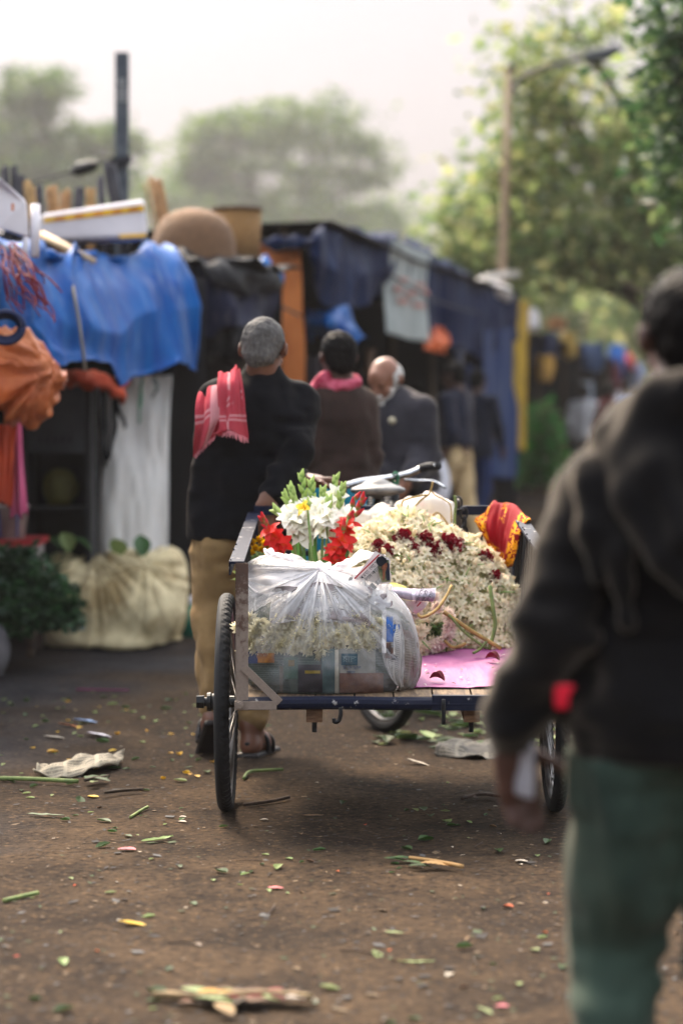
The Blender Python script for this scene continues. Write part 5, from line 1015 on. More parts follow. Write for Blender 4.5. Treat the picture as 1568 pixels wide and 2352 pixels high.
# ---- gladioli
def bloom_fb(seed, L=.05):
    fb = FB(); q = random.Random(seed)
    for k in range(6):
        V, Fc, A = petal(L * q.uniform(.85, 1.1), L * .62, 5, .22, .75, .1, seed * 7 + k, .6); fb.add(V, Fc, A, RZ(k * math.pi / 3) @ RXm(-(.35 + .3 * (k % 2) + q.uniform(-.1, .15))))
    return fb
def bud_fb(L, w):
    fb = FB(); tubefb(fb, w * .45, w * .5, 0, L * .35, 0, .4, 7); tubefb(fb, w * .5, w * .12, L * .35, L, .4, 1, 7); return fb
def gladiolus(pts, label, mf, mb_, blooms, buds, seed, L=.05, blade=True, budL=.045):
    path = smooth_path([P(*p) for p in pts], 6); r = thing('gladiolus', path[0], label, 'gladiolus'); q = random.Random(seed)
    m = MB(); m.tube(path, [.006 - .003 * i / len(path) for i in range(len(path))], 7); m.build('stem', M_STEM, r, smooth=True); N = len(path) - 1
    def at(t): k = min(int(t * N), N - 1); return path[k].lerp(path[k + 1], t * N - k), (path[min(k + 1, N)] - path[k]).normalized()
    for t in blooms:
        p, d = at(t); out = Vector((q.uniform(-1, 1), q.uniform(-1.3, -.4), q.uniform(-.1, .5))).normalized(); fb = bloom_fb(q.randrange(999), L * q.uniform(.85, 1.15)); V, Fc, A = fb.arr(); M = TR(*(p + out * .012)) @ align((out + d * .5).normalized(), q.uniform(0, 6)); V = V @ np.array(M.to_3x3()).T + np.array(M.translation); mk('bloom', V, Fc, mf, r, attr={'along': A})
    for i, t in enumerate(buds):
        p, d = at(t); sd_ = d.cross(Vector((0, -1, 0))).normalized() * (1 if i % 2 else -1); fb = bud_fb(budL * (1.25 - .55 * t) * q.uniform(.9, 1.15), .019); V, Fc, A = fb.arr(); M = TR(*p) @ align((d * 1.3 + sd_ * q.uniform(.15, .6) + Vector((0, q.uniform(-.5, .1), 0))).normalized(), 0); V = V @ np.array(M.to_3x3()).T + np.array(M.translation); mk('bud', V, Fc, mb_, r, attr={'along': A})
    if blade:
        p0 = path[0]; w_ = .03; a_ = q.uniform(-.04, .04); e_ = p0 + (path[-1] - p0) * q.uniform(.5, .62) + Vector((a_, -.035, 0)); pr = [p0 + Vector((0, -.03, 0)), p0.lerp(e_, .5) + Vector((a_ * .3, -.02, 0)), e_]; cloth('blade', [[x + Vector((-w_ / 2 * k, 0, 0)), x + Vector((0, .006, 0)), x + Vector((w_ / 2 * k, 0, 0))] for x, k in zip(pr, (1, .9, .1))], M_BLADE, r, 5, 14, (), 0)
    return r
T_ = list(np.linspace(.8, .985, 6)); q_ = random.Random(77)
for i, (tx, ty, bx, Y, bl, lab) in enumerate(((692, 1094, 722, 8.5, (.52, .6), 'tallest white gladiolus spike with green buds at its tip'), (714, 1108, 730, 8.46, (.5, .62), 'white gladiolus spike just beside the tallest one'), (741, 1128, 738, 8.42, (.55, .64), 'shorter white gladiolus spike in the middle of the bunch'), (770, 1098, 748, 8.5, (.5, .58, .66), 'tall white gladiolus spike nearest the saddle'),
        (786, 1122, 752, 8.44, (.46, .55), 'white gladiolus spike leaning out towards the saddle'), (655, 1138, 712, 8.48, (.45, .54, .62), 'white gladiolus spike leaning towards the gripping hand'), (634, 1172, 704, 8.42, (.5, .6), 'lowest white gladiolus spike beside the gripping hand'), (668, 1122, 716, 8.44, (.42, .52, .6), 'white gladiolus spike with clustered blooms before the black sleeve'), (755, 1150, 744, 8.36, (.5, .6), 'short front white gladiolus spike with low blooms'))):
    gladiolus([(bx, 1400, Y), ((bx * 2 + tx) / 3, 1290, Y), ((bx + tx) / 2 + 2, 1210, Y), (tx, ty, Y + .03)], lab, M_GLW, M_BUD, sorted([x + .18 for x in bl] + [x + .25 for x in bl[:1]] + [bl[0] + .13, bl[0] + .22]), [x + .02 * n1(i * 5.1 + 9 * x) for x in T_], i, .052)
gladiolus([(722, 1400, 8.36), (716, 1280, 8.34), (708, 1190, 8.34), (706, 1165, 8.35)], 'gladiolus with one yellow bloom in the middle of the white bunch', M_GLY, M_BUD, (.87,), (.94, .98), 31, .046)
gladiolus([(690, 1400, 8.4), (668, 1300, 8.38), (636, 1245, 8.38), (604, 1192, 8.38)], 'red gladiolus spike leaning towards the left rail below the gripping hand', M_GLR, M_BUDR, (.5, .58, .64, .71, .76), (.82, .88, .93, .98), 32, .044)
gladiolus([(740, 1400, 8.36), (760, 1300, 8.34), (795, 1225, 8.34), (834, 1146, 8.36)], 'red gladiolus spike with pointed red buds beside the saddle', M_GLR, M_BUDR, (.42, .5, .57, .64, .7), (.76, .82, .87, .92, .97), 33, .048)
gladiolus([(742, 1400, 8.32), (764, 1310, 8.3), (782, 1240, 8.3), (818, 1140, 8.32)], 'second red gladiolus spike with lower open blooms', M_GLR, M_BUDR, (.4, .48, .55, .62), (.74, .82, .9, .97), 34, .05)
for i, (px, py) in enumerate(((580, 1248), (596, 1242), (608, 1252), (586, 1262), (602, 1264), (614, 1258), (576, 1272), (612, 1284))):
    o = chrys(60 + i, .02, ((16, 1.3, 1), (14, .9, .9), (10, .5, .7)), .4).build('marigold', M_MAR); o.matrix_world = TR(*P(px, py, 8.5 - .03 * (i % 3))) @ align(Vector((n1(i * 2.2) * .5, -1, .6)).normalized(), i); tag(o, 'small yellow marigold head in the corner of the cart beside the rail', 'marigold', 'yellow marigolds by the cart rail')
leafheap('leaf_tuft', 'green foliage under the yellow marigolds in the corner of the cart', 'leaves', Vector((P(598, 0, 8.5).x, 8.52, .68)), (.06, .06, .14), 120, .05, [L_MD, L_DK], 83, (.5, .5), .3, False)

# ---- the clear plastic bag
K = np.array([735., 1306.]); OUT = np.array([(735, 1293), (690, 1286), (655, 1280), (612, 1270), (566, 1288), (549, 1340), (544, 1420), (541, 1470), (556, 1540), (580, 1588), (640, 1597), (760, 1598), (890, 1596), (940, 1590), (963, 1566), (971, 1530), (963, 1462), (940, 1404), (892, 1350), (830, 1322), (778, 1305)], float)
OA = np.unwrap(np.arctan2(OUT[:, 1] - K[1], OUT[:, 0] - K[0]))
def out_r(th):
    res = np.zeros_like(th)
    for i in range(len(OUT)):
        a, b = OUT[i] - K, OUT[(i + 1) % len(OUT)] - K; d = np.stack([np.cos(th), np.sin(th)], -1); den = d[:, 0] * (a - b)[1] - d[:, 1] * (a - b)[0]
        den = np.where(abs(den) < 1e-9, 1e-9, den); r_ = (a[0] * (a - b)[1] - a[1] * (a - b)[0]) / den; u = np.where(abs((a - b)[0]) > abs((a - b)[1]), (a[0] - r_ * d[:, 0]) / ((a - b)[0] + 1e-12), (a[1] - r_ * d[:, 1]) / ((a - b)[1] + 1e-12))
        res = np.where((r_ > 0) & (u >= -1e-6) & (u <= 1 + 1e-6), np.maximum(res, r_), res)
    return res
THg = np.linspace(-math.pi, math.pi, 721); Rg = out_r(THg); Rg = np.convolve(np.pad(Rg, 6, 'wrap'), np.ones(13) / 13, 'valid')
def bagY(px, py, front=1, smooth=True):
    dx, dy = np.asarray(px, float) - K[0], np.asarray(py, float) - K[1]; th = np.arctan2(dy, dx); r_ = np.hypot(dx, dy); Ro = np.interp(th, THg, Rg); s = np.clip(r_ / Ro, 0, 1)
    dn = np.clip(np.sin(th), 0, 1); Yo = 7.84 - .265 * dn ** 1.5 + .06 * np.clip(-np.sin(th), 0, 1); Yk = 7.8; B = .2 * np.clip(Ro / 260, 0, 1) * (1 - .25 * dn)
    h = np.sqrt(np.clip(np.sin(np.pi * s ** .72), 0, 1)); Y = Yk + (Yo - Yk) * s - front * B * h * (1 if front > 0 else 1.7)
    return (Y, th, s) if not smooth else Y
def bagp(px, py, off=0): return P(px, py, float(bagY(px, py)) + off)
def bagside(front):
    th = np.linspace(-math.pi, math.pi, 420, endpoint=False); s = np.linspace(0, 1, 56) ** .9; S, T = np.meshgrid(s, th, indexing='ij'); Ro = np.interp(T, THg, Rg)
    T2 = T + .03 * vnoise(np.stack([np.cos(T) * 3, np.sin(T) * 3, S * 4], -1), 5) * S
    px, py = K[0] + np.cos(T2) * Ro * S, K[1] + np.sin(T2) * Ro * S; Y, _, _ = bagY(px, py, front, False); c = np.stack([np.cos(T), np.sin(T), np.zeros_like(T)], -1)
    a = vnoise(np.stack([np.cos(T) * 11, np.sin(T) * 11, S * 1.2], -1), 1); b = vnoise(np.stack([np.cos(T) * 26, np.sin(T) * 26, S * 1.5], -1), 2); cr = vnoise(np.stack([px / 40, py / 40, px * 0], -1), 3)
    Y = Y + (.016 * a + .009 * b) * np.exp(-1.6 * S) * np.minimum(S * 6, 1) + .006 * cr * np.minimum(S * 3, 1) * (1 - S ** 6) + .012 * a * S * (1 - S ** 4)
    X = (px - CX) * Y / F; Z = CH - (py - HY) * Y / F; Z = np.maximum(Z, zd(np.clip(Y, YR, YF)) + .003 + .002 * S)
    st = np.clip(vnoise(np.stack([np.cos(T) * 17, np.sin(T) * 17, S * 2.2], -1), 8) * 1.5 - .15, 0, 1); st2 = np.clip(vnoise(np.stack([np.cos(T) * 42, np.sin(T) * 42, S * 2.6], -1), 9) * 1.5 - .2, 0, 1)
    film = .02 + .7 * np.exp(-(S / .25) ** 1.2) + (st * .6 + st2 * .4) * (1 - S) ** 1.5 + .28 * st * np.clip(1 - abs(T - .75) / .5, 0, 1) * (1 - S) ** .4 + .22 * np.clip((1420 - py) / 90, 0, 1) + .3 * np.clip(1 - abs(T - .42) / .22, 0, 1) + .35 * np.clip((S - .93) / .07, 0, 1) * (np.sin(T) < .8) + .12 * np.clip(cr * 2, 0, 1)
    return np.stack([X, Y, Z], -1), np.clip(film, 0, .97)
QF, f1 = bagside(1); QB, f2 = bagside(-1); ns, nt_ = QF.shape[:2]; QB[-1] = QF[-1]
def wrapgrid(n0): idx = np.arange(ns * nt_).reshape(ns, nt_) + n0; nx = np.roll(idx, -1, 1); return np.stack([idx[:-1], nx[:-1], nx[1:], idx[1:]], -1).reshape(-1, 4)
t = NT('clear plastic film'); at = t.new('Attribute', attribute_name='film'); v = t.coord('Object'); nz = t.noise(v, 24, 6, .68, 1.2)
fac = t.math('ADD', at.outputs['Fac'], t.math('MULTIPLY_ADD', t.ramp(nz, [(.4, 0), (.75, 1)]),   .14, -.04)); fac.node.use_clamp = True
t.set(Base_Color=lin((250, 247, 250)), Roughness=.3, Specular_IOR_Level=.5); t.bump(nz, 1.0, .012)
tl = t.new('BsdfTranslucent'); tl.inputs[0].default_value = (.95, .94, .96, 1); a_ = t.new('MixShader'); a_.inputs[0].default_value = .4; t.l.new(t.b.outputs[0], a_.inputs[1]); t.l.new(tl.outputs[0], a_.inputs[2])
tp_ = t.new('BsdfTransparent'); tp_.inputs[0].default_value = (.97, .97, .97, 1); mx = t.new('MixShader'); t.l.new(fac, mx.inputs[0]); t.l.new(tp_.outputs[0], mx.inputs[1]); t.l.new(a_.outputs[0], mx.inputs[2])
gl = t.new('BsdfGlossy'); gl.inputs['Roughness'].default_value = .14; fr = t.new('Fresnel'); fr.inputs[0].default_value = 1.45; t.l.new(t.b.inputs['Normal'].links[0].from_socket, gl.inputs['Normal']); t.l.new(t.b.inputs['Normal'].links[0].from_socket, fr.inputs['Normal']); m2 = t.new('MixShader')
t.l.new(t.math('MULTIPLY', fr.outputs[0], .5), m2.inputs[0]); t.l.new(mx.outputs[0], m2.inputs[1]); t.l.new(gl.outputs[0], m2.inputs[2]); t.l.new(m2.outputs[0], t.out.inputs[0]); FILM = t.m
bag = thing('plastic_bag', (P(755, 0, 7.8).x, 7.8, zd(7.8)), 'large clear plastic bag of white flowers and newspaper, knotted at the top', 'bag')
mk('bag_body', np.concatenate([QF.reshape(-1, 3), QB.reshape(-1, 3)]), np.concatenate([wrapgrid(0), wrapgrid(ns * nt_)[:, ::-1]]), FILM, bag, attr={'film': np.concatenate([f1.ravel(), f2.ravel()])})
t = NT('gathered film'); v = t.coord('Object'); t.set(Base_Color=lin((236, 230, 234)), Roughness=.35, Specular_IOR_Level=.5); tl = t.new('BsdfTranslucent'); tl.inputs[0].default_value = (.86, .84, .87, 1); tp_ = t.new('BsdfTransparent'); a_ = t.new('MixShader'); a_.inputs[0].default_value = .4; b_ = t.new('MixShader')
t.l.new(t.b.outputs[0], a_.inputs[1]); t.l.new(tl.outputs[0], a_.inputs[2]); t.l.new(t.ramp(t.noise(v, 20, 4), [(.3, .0), (.7, .45)]), b_.inputs[0]); t.l.new(a_.outputs[0], b_.inputs[1]); t.l.new(tp_.outputs[0], b_.inputs[2]); t.l.new(b_.outputs[0], t.out.inputs[0]); t.bump(t.noise(t.coord('Object', (1, 1, 1)), 60, 4), .4, .004); GFILM = t.m
f = Field(P(700, 1330, 7.75) - Vector((0, .1, 0)), P(770, 1285, 7.75) + Vector((0, .1, 0)), .003)
f.cap(P(722, 1300, 7.76), P(745, 1310, 7.74), .012, .014, .01); f.cap(P(735, 1296, 7.76), P(738, 1318, 7.74), .012, .01, .01); f.cap(P(745, 1303, 7.77), P(756, 1296, 7.76), .01, .008, .01); V, Fc = f.mesh(); mk('bag_knot', V + vnormals(V, Fc) * (.003 * vnoise(V * 120))[:, None], Fc, GFILM, bag)
cloth('bag_handle', [[P(735, 1298, 7.77), P(700, 1296, 7.79), P(662, 1284, 7.8), P(632, 1266, 7.82), P(614, 1262, 7.86)], [P(736, 1304, 7.74), P(702, 1300, 7.74), P(666, 1290, 7.74), P(636, 1276, 7.76), P(610, 1272, 7.84)], [P(735, 1308, 7.75), P(700, 1300, 7.76), P(666, 1290, 7.78), P(640, 1280, 7.8), P(608, 1298, 7.86)]], GFILM, bag, 50, 24, [(.012, 6, 3), (.006, 14, 6)], 0, seed=3)
cloth('bag_handle', [[P(740, 1300, 7.77), P(768, 1294, 7.8), P(805, 1280, 7.82), P(845, 1264, 7.84), P(884, 1280, 7.88)], [P(742, 1306, 7.74), P(770, 1300, 7.75), P(806, 1290, 7.76), P(846, 1276, 7.78), P(880, 1284, 7.84)], [P(742, 1310, 7.75), P(768, 1314, 7.76), P(800, 1302, 7.78), P(846, 1290, 7.82), P(876, 1292, 7.88)]], GFILM, bag, 50, 24, [(.012, 6, 3), (.006, 14, 6)], 0, seed=8)
# ---- newspaper
def newsmat(name, paper, ink, cols=4, rows=46, fade=.75, blotch=None):
    t = NT(name); v = t.coord('UV'); sx = t.new('SeparateXYZ'); t.l.new(v, sx.inputs[0]); U, W = sx.outputs[0], sx.outputs[1]
    fu = t.math('FRACT', t.math('MULTIPLY', U, cols)); fv = t.math('FRACT', t.math('MULTIPLY', W, rows)); row = t.math('FLOOR', t.math('MULTIPLY', W, rows))
    cx = t.new('CombineXYZ'); t.l.new(t.math('MULTIPLY', U, cols * 26), cx.inputs[0]); t.l.new(t.math('MULTIPLY', row, 7.3), cx.inputs[1]); n_ = t.noise(cx.outputs[0], 1, 1)
    ln = t.math('MULTIPLY', t.ramp(fv, [(.28, 0), (.34, 1)]), t.ramp(n_, [(.36, 0), (.4, 1)])); ln = t.math('MULTIPLY', ln, t.math('MULTIPLY', t.ramp(fu, [(.06, 0), (.09, 1)]), t.ramp(fu, [(.93, 1), (.96, 0)])))
    art = t.new('TexVoronoi', distance='CHEBYCHEV'); art.inputs['Scale'].default_value = 3; t.l.new(v, art.inputs['Vector']); sc2 = t.new('SeparateColor'); t.l.new(art.outputs['Color'], sc2.inputs[0])
    c = t.mix(t.math('MULTIPLY', ln, fade), lin(paper), lin(ink))
    if blotch: c = t.mix(t.math('MULTIPLY', t.ramp(sc2.outputs[0], [(.62, 0), (.63, 1)]), .9), c, t.mix(t.noise(v, 8, 4), lin(blotch[0]), lin(blotch[1])))
    t.set(Base_Color=c, Roughness=.85, Specular_IOR_Level=.15); t.bump(t.noise(t.coord('Object'), 40, 4), .25, .006); return t.m
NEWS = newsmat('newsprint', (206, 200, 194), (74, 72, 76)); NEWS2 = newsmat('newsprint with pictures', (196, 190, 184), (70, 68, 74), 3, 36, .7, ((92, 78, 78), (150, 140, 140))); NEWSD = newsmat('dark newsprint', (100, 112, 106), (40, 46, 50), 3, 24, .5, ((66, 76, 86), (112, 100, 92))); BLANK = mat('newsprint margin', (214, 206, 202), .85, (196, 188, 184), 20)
def onbag(name, label, grid, m, off, crump=.006, seed=0, nu=40, nv=30, parent=None, fr=(3, 3)):
    ctrl = [[bagp(x, y, off) for x, y in row] for row in grid]; o = cloth(name, ctrl, m, parent, nu, nv, [(crump, fr[0], fr[1]), (crump * .6, fr[0] * 2.6, fr[1] * 2.4)], 0, seed=seed)
    return tag(o, label, 'newspaper') if parent is None else o
def rectpx(x0, y0, x1, y1, nx=3, ny=3): return [[(x0 + (x1 - x0) * i / (nx - 1), y0 + (y1 - y0) * j / (ny - 1)) for i in range(nx)] for j in range(ny)]
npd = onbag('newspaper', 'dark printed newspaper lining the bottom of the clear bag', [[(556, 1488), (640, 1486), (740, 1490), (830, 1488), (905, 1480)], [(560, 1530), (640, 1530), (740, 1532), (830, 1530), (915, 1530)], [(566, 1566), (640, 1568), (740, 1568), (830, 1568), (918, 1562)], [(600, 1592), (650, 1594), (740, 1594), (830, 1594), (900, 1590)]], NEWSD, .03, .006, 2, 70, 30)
def panel(name, x0, y0, x1, y1, c, off=.024, c2=None, parent=npd): return onbag(name, None, rectpx(x0, y0, x1, y1), mat('print %d %d %d' % c, c, .8, c2, 30), off - (.0095 if parent is npd else 0), .0008, 1, 10, 10, parent)
panel('printed_stripe', 769, 1492, 778, 1593, (190, 184, 168)); panel('printed_stripe', 642, 1530, 650, 1592, (110, 104, 92)); panel('printed_column', 738, 1490, 768, 1592, (76, 100, 100), .026, (60, 80, 84)); panel('printed_box', 783, 1501, 821, 1528, (40, 78, 94)); panel('printed_column', 780, 1490, 862, 1546, (150, 148, 140), .0275, (126, 124, 118))
panel('printed_picture', 780, 1546, 880, 1592, (104, 70, 62), .0255, (140, 104, 88)); panel('printed_label', 700, 1540, 735, 1547, (150, 126, 36)); panel('printed_picture', 684, 1526, 740, 1590, (58, 52, 60), .0258, (42, 40, 46)); panel('printed_picture', 652, 1510, 684, 1560, (84, 108, 96), .0256, (64, 86, 78)); panel('printed_panel', 662, 1516, 676, 1530, (120, 96, 36)); panel('printed_picture', 590, 1500, 630, 1522, (186, 122, 44), .0255, (120, 70, 40)); panel('printed_picture', 570, 1496, 592, 1524, (36, 56, 110), .0256)
INK = mat('printing ink', (34, 34, 40), .8); PALE = mat('reversed print', (150, 172, 176), .8)
def ptext(body, px, py, h, m, off, parent, roll=0, mirror=False, back=False):
    q = bagp(px, py, off - .007); M = Matrix.Rotation(roll, 4, 'Y') @ Matrix.Rotation(R(90), 4, 'X')
    if mirror: M = M @ Matrix.Diagonal((-1, 1, 1, 1))
    return text('headline', body, h * 1.25, q + Vector((0, 0, -h * .4)), M, m, parent)
ptext('সার', 802, 1514, .022, PALE, .018, npd, 0, True); ptext('সারা দেশে', 808, 1534, .011, mat('blue print', (52, 70, 112), .8), .018, npd, 0, True); ptext('মেলা', 806, 1544, .01, mat('blue print', (52, 70, 112), .8), .018, npd, 0, True)
onbag('newspaper', 'pale text newspaper behind the post in the upper corner of the clear bag', [[(556, 1330), (600, 1340), (650, 1350), (700, 1330)], [(556, 1370), (600, 1368), (640, 1362), (690, 1352)], [(556, 1412), (590, 1396), (620, 1384), (660, 1368)]], NEWS, .008, .008, 3)
onbag('newspaper', 'crumpled newspaper with a yellow printed mark under the middle of the bag knot', [[(632, 1352), (670, 1350), (700, 1350), (735, 1356)], [(622, 1384), (660, 1384), (700, 1384), (740, 1388)], [(618, 1420), (650, 1420), (690, 1418), (735, 1416)], [(625, 1432), (650, 1432), (690, 1424), (735, 1418)]], NEWS2, .004, .01, 6, 50, 40)
onbag('newspaper', 'grey crumpled newspaper right under the pleats of the bag', [[(700, 1340), (740, 1340), (790, 1350), (850, 1370)], [(700, 1384), (745, 1384), (795, 1392), (850, 1400)], [(705, 1420), (745, 1420), (795, 1426), (850, 1434)], [(712, 1426), (745, 1424), (795, 1432), (846, 1440)]], NEWS2, .006, .01, 9, 50, 40)
onbag('newspaper', 'white newspaper margin folded over inside the top of the clear bag', [[(562, 1296), (610, 1300), (670, 1304), (720, 1312)], [(558, 1330), (610, 1330), (670, 1330), (715, 1325)], [(590, 1365), (625, 1364), (670, 1352), (705, 1340)]], BLANK, .004, .006, 12)
for px, py, rr, c, lab, s_ in ((824, 1352, 26, NEWS2, 'small crumpled newspaper ball showing through the bag below its knot', 3), (868, 1372, 28, NEWS2, 'newspaper with a dark red photo near the upper edge of the bag', 5)):
    onbag('newspaper', lab, rectpx(px - rr, py - rr, px + rr, py + rr, 4, 4), c, .012, .014, s_)
o = onbag('newspaper', 'white edged newspaper with a blue advertisement standing in the side of the bag', [[(876, 1398), (890, 1402), (905, 1408), (918, 1420)], [(880, 1440), (893, 1444), (912, 1448), (926, 1462)], [(878, 1490), (893, 1494), (914, 1498), (930, 1510)], [(882, 1520), (895, 1540), (914, 1550), (926, 1556)], [(896, 1556), (906, 1570), (918, 1578), (929, 1580)]], NEWS, .008, .006, 15)
panel('printed_advert', 887, 1416, 902, 1474, (52, 100, 170), .004, (40, 84, 150), o); panel('printed_advert', 903, 1434, 917, 1486, (36, 88, 150), .003, (30, 78, 140), o); panel('printed_edge', 877, 1400, 886, 1500, (222, 216, 214), .004, None, o); panel('printed_picture', 884, 1476, 898, 1512, (52, 44, 44), .0045, (120, 84, 66), o); panel('printed_picture', 898, 1488, 912, 1516, (96, 70, 60), .004, (40, 36, 40), o)
o = onbag('newspaper', 'brownish newspaper bundle filling the far lower corner of the bag', [[(920, 1440), (945, 1450), (958, 1470)], [(925, 1500), (950, 1505), (966, 1510)], [(915, 1560), (945, 1565), (962, 1555)], [(910, 1590), (935, 1588), (950, 1580)]], newsmat('brown newsprint', (136, 124, 112), (72, 60, 56), 3, 30, .6, ((110, 80, 72), (84, 70, 66))), .018, .01, 18)
onbag('newspaper', 'strip of close set newsprint upright inside the side of the bag', [[(848, 1428), (862, 1430), (880, 1434)], [(852, 1460), (864, 1462), (880, 1464)], [(858, 1488), (868, 1490), (880, 1490)]], NEWS, .02, .004, 22)
# sheets sticking out beside the bag
up = thing('newspaper', P(850, 1335, 7.72), 'upright folded newspaper with a red rule and a picture of a dark haired child', 'newspaper'); Yn = 7.70
cloth('page', [[P(861, 1266, Yn), P(880, 1275, Yn), P(895, 1284, Yn + .02), P(897, 1290, Yn + .06)], [P(838, 1296, Yn - .01), P(862, 1306, Yn - .015), P(888, 1312, Yn), P(896, 1316, Yn + .05)], [P(811, 1330, Yn), P(840, 1334, Yn - .01), P(874, 1341, Yn), P(895, 1338, Yn + .04)]], BLANK, up, 40, 30, [(.003, 3, 3)], 0, seed=3)
def pq(m, pts, Y, name, parent): b = MB(); b.add([P(x, y, Y) for x, y in pts], [tuple(range(len(pts)))]); return b.build(name, m, parent)
ux, uy = (58 / 81, -56 / 81), None
def along(a, b): return (826 + a * .707 + b * .707, 1332 - a * .707 + b * .707)      # a runs along the rule, b across it
m = MB(); m.bar(P(813.5, 1329.5, Yn - .022), P(871, 1273.5, Yn - .022), .0012, .0042, (0, 0, 1)); m.build('red_rule', mat('red ink', (168, 24, 44), .8), up)
for body, a0, b0, h in (('প্রয়োগে সারের', 42, 7, .0125), ('দাম কেন্দ্রকে', 44, 18, .0125)):
    x, y = along(a0, b0 - 4); q = P(x, y, Yn - .03); text('headline', body, h * 1.3, q, Matrix.Rotation(R(-45), 4, 'Y') @ Matrix.Rotation(R(90), 4, 'X'), INK, up)
NTX = newsmat('small newsprint', (206, 200, 194), (66, 64, 68), 2, 9, .85)
for (a0, a1, b0, b1) in ((-2, 16, 24, 40), (20, 34, 28, 38)):
    pts = [along(a0, b0), along(a1, b0), along(a1, b1), along(a0, b1)]; bb = [P(x, y, Yn - .026) for x, y in pts]; mk('text_block', bb, [(0, 1, 2, 3)], NTX, up, uv=[(0, 1), (1, 1), (1, 0), (0, 0)])
pq(mat('photo print', (150, 144, 104), .8, (70, 84, 60), 60), [(867, 1284), (893, 1286), (896, 1336), (876, 1338), (868, 1312)], Yn - .024, 'printed_picture', up)
pq(mat('print dark hair', (40, 42, 52), .8), [(863, 1286), (868, 1279), (877, 1277), (885, 1282), (889, 1290), (884, 1295), (876, 1302), (868, 1299), (864, 1293)], Yn - .027, 'printed_hair', up)
pq(mat('print brown skin', (150, 92, 66), .8, (104, 62, 46), 90), [(876, 1301), (884, 1294), (889, 1292), (889, 1302), (886, 1310), (880, 1311), (875, 1306)], Yn - .028, 'printed_face', up); pq(mat('print brown skin', (150, 92, 66), .8), [(878, 1310), (884, 1310), (883, 1330), (879, 1334)], Yn - .028, 'printed_arm', up); pq(mat('print dark hair', (40, 42, 52), .8), [(889, 1290), (894, 1296), (895, 1332), (888, 1334), (885, 1316)], Yn - .027, 'printed_shirt', up)
tag(cloth('newspaper', [[P(766, 1302, 8.0), P(800, 1306, 8.0), P(838, 1302, 7.98), P(850, 1306, 7.96)], [P(768, 1318, 7.95), P(800, 1316, 7.94), P(836, 1322, 7.94), P(848, 1326, 7.94)], [P(772, 1330, 7.92), P(800, 1330, 7.9), P(834, 1338, 7.9), P(846, 1340, 7.92)]], NEWS2, None, 40, 24, [(.008, 4, 3), (.004, 10, 6)], 0, seed=5), 'crumpled newspaper lying behind the knot of the clear bag', 'newspaper')
tag(cloth('newspaper', [[P(668, 1270, 8.0), P(640, 1284, 7.98), P(620, 1296, 7.95)], [P(690, 1276, 7.97), P(660, 1290, 7.95), P(630, 1302, 7.92)], [P(705, 1290, 7.95), P(670, 1304, 7.93), P(640, 1314, 7.9)]], NEWS, None, 30, 24, [(.006, 3, 3)], 0, seed=7), 'peaked text newspaper sticking up beside the smaller bag handle', 'newspaper')
sr = thing('newspaper', P(945, 1375, 8.0), 'curled newspaper sheet poking out sideways from the bag over the flowers', 'newspaper')
cloth('page', [[P(890, 1345, 7.96), P(930, 1350, 7.95), P(970, 1352, 7.94), P(1000, 1352, 7.95)], [P(892, 1356, 7.93), P(930, 1362, 7.92), P(965, 1368, 7.9), P(998, 1368, 7.92)], [P(910, 1372, 7.93), P(935, 1378, 7.92), P(965, 1381, 7.91), P(993, 1383, 7.93)]], newsmat('lilac newsprint', (196, 186, 200), (66, 62, 72), 2, 16, .8), sr, 40, 20, [(.006, 4, 2)], 0, seed=11)
cloth('page', [[P(918, 1376, 7.95), P(950, 1380, 7.93), P(981, 1384, 7.95)], [P(925, 1388, 7.95), P(950, 1392, 7.94), P(974, 1396, 7.95)], [P(938, 1400, 7.96), P(948, 1406, 7.95), P(957, 1411, 7.96)]], BLANK, sr, 20, 20, [(.004, 3, 3)], 0, seed=13)
for body, px, py in (('সারা দেশের', 966, 1368), ('গুজরাট', 978, 1370), ('রাজ্যে', 989, 1371)): q = P(px, py, 7.88); text('headline', body, .013, q, Matrix.Rotation(R(-68), 4, 'Y') @ Matrix.Rotation(R(90), 4, 'X'), INK, sr)
m = MB(); m.bar(P(957, 1393, 7.925), P(966, 1383, 7.925), .001, .004); m.build('red_rule', mat('red ink', (168, 24, 44), .8), sr)
tag(cloth('newspaper', [[P(886, 1336, 7.99), P(910, 1338, 7.98), P(934, 1348, 7.97)], [P(886, 1344, 7.97), P(908, 1350, 7.96), P(930, 1356, 7.96)], [P(880, 1352, 7.96), P(900, 1362, 7.95), P(915, 1370, 7.95)]], mat('yellow print paper', (186, 176, 92), .8, (60, 62, 84), 16, lo=.3, hi=.5), None, 20, 16, [(.005, 3, 3)], 0, seed=2), 'scrap of yellow printed paper between the upright newspaper and the curled one', 'newspaper')
# flowers inside the bag
q_ = random.Random(41); pc = [chrys(i).build('chrysanthemum', M_CHR) for i in range(3)]; spots = []
for py in (1428, 1442, 1458, 1474, 1490):
    for px in np.arange(556 + (py % 40) * .6, 895 if py < 1480 else 760, 30): spots.append((px + q_.uniform(-8, 8), py + q_.uniform(-6, 6)))
for i, (px, py) in enumerate(spots):
    o = pc[i] if i < 3 else pc[i % 3].copy()
    if i >= 3: col.objects.link(o)
    q = P(px, py, float(bagY(px, py)) + q_.uniform(.026, .042)); o.matrix_world = TR(*q) @ align(Vector((q_.gauss(0, .35), -1, q_.gauss(.05, .35))).normalized(), q_.uniform(0, 6)) @ Matrix.Scale(q_.uniform(.85, 1.1), 4); tag(o, 'cream white chrysanthemum head pressed inside the clear bag', 'chrysanthemum', 'chrysanthemums in the clear bag')
f = Field(P(540, 1640, 7.9) - Vector((0, .3, 0)), P(990, 1290, 7.9) + Vector((0, .4, 0)), .016); 
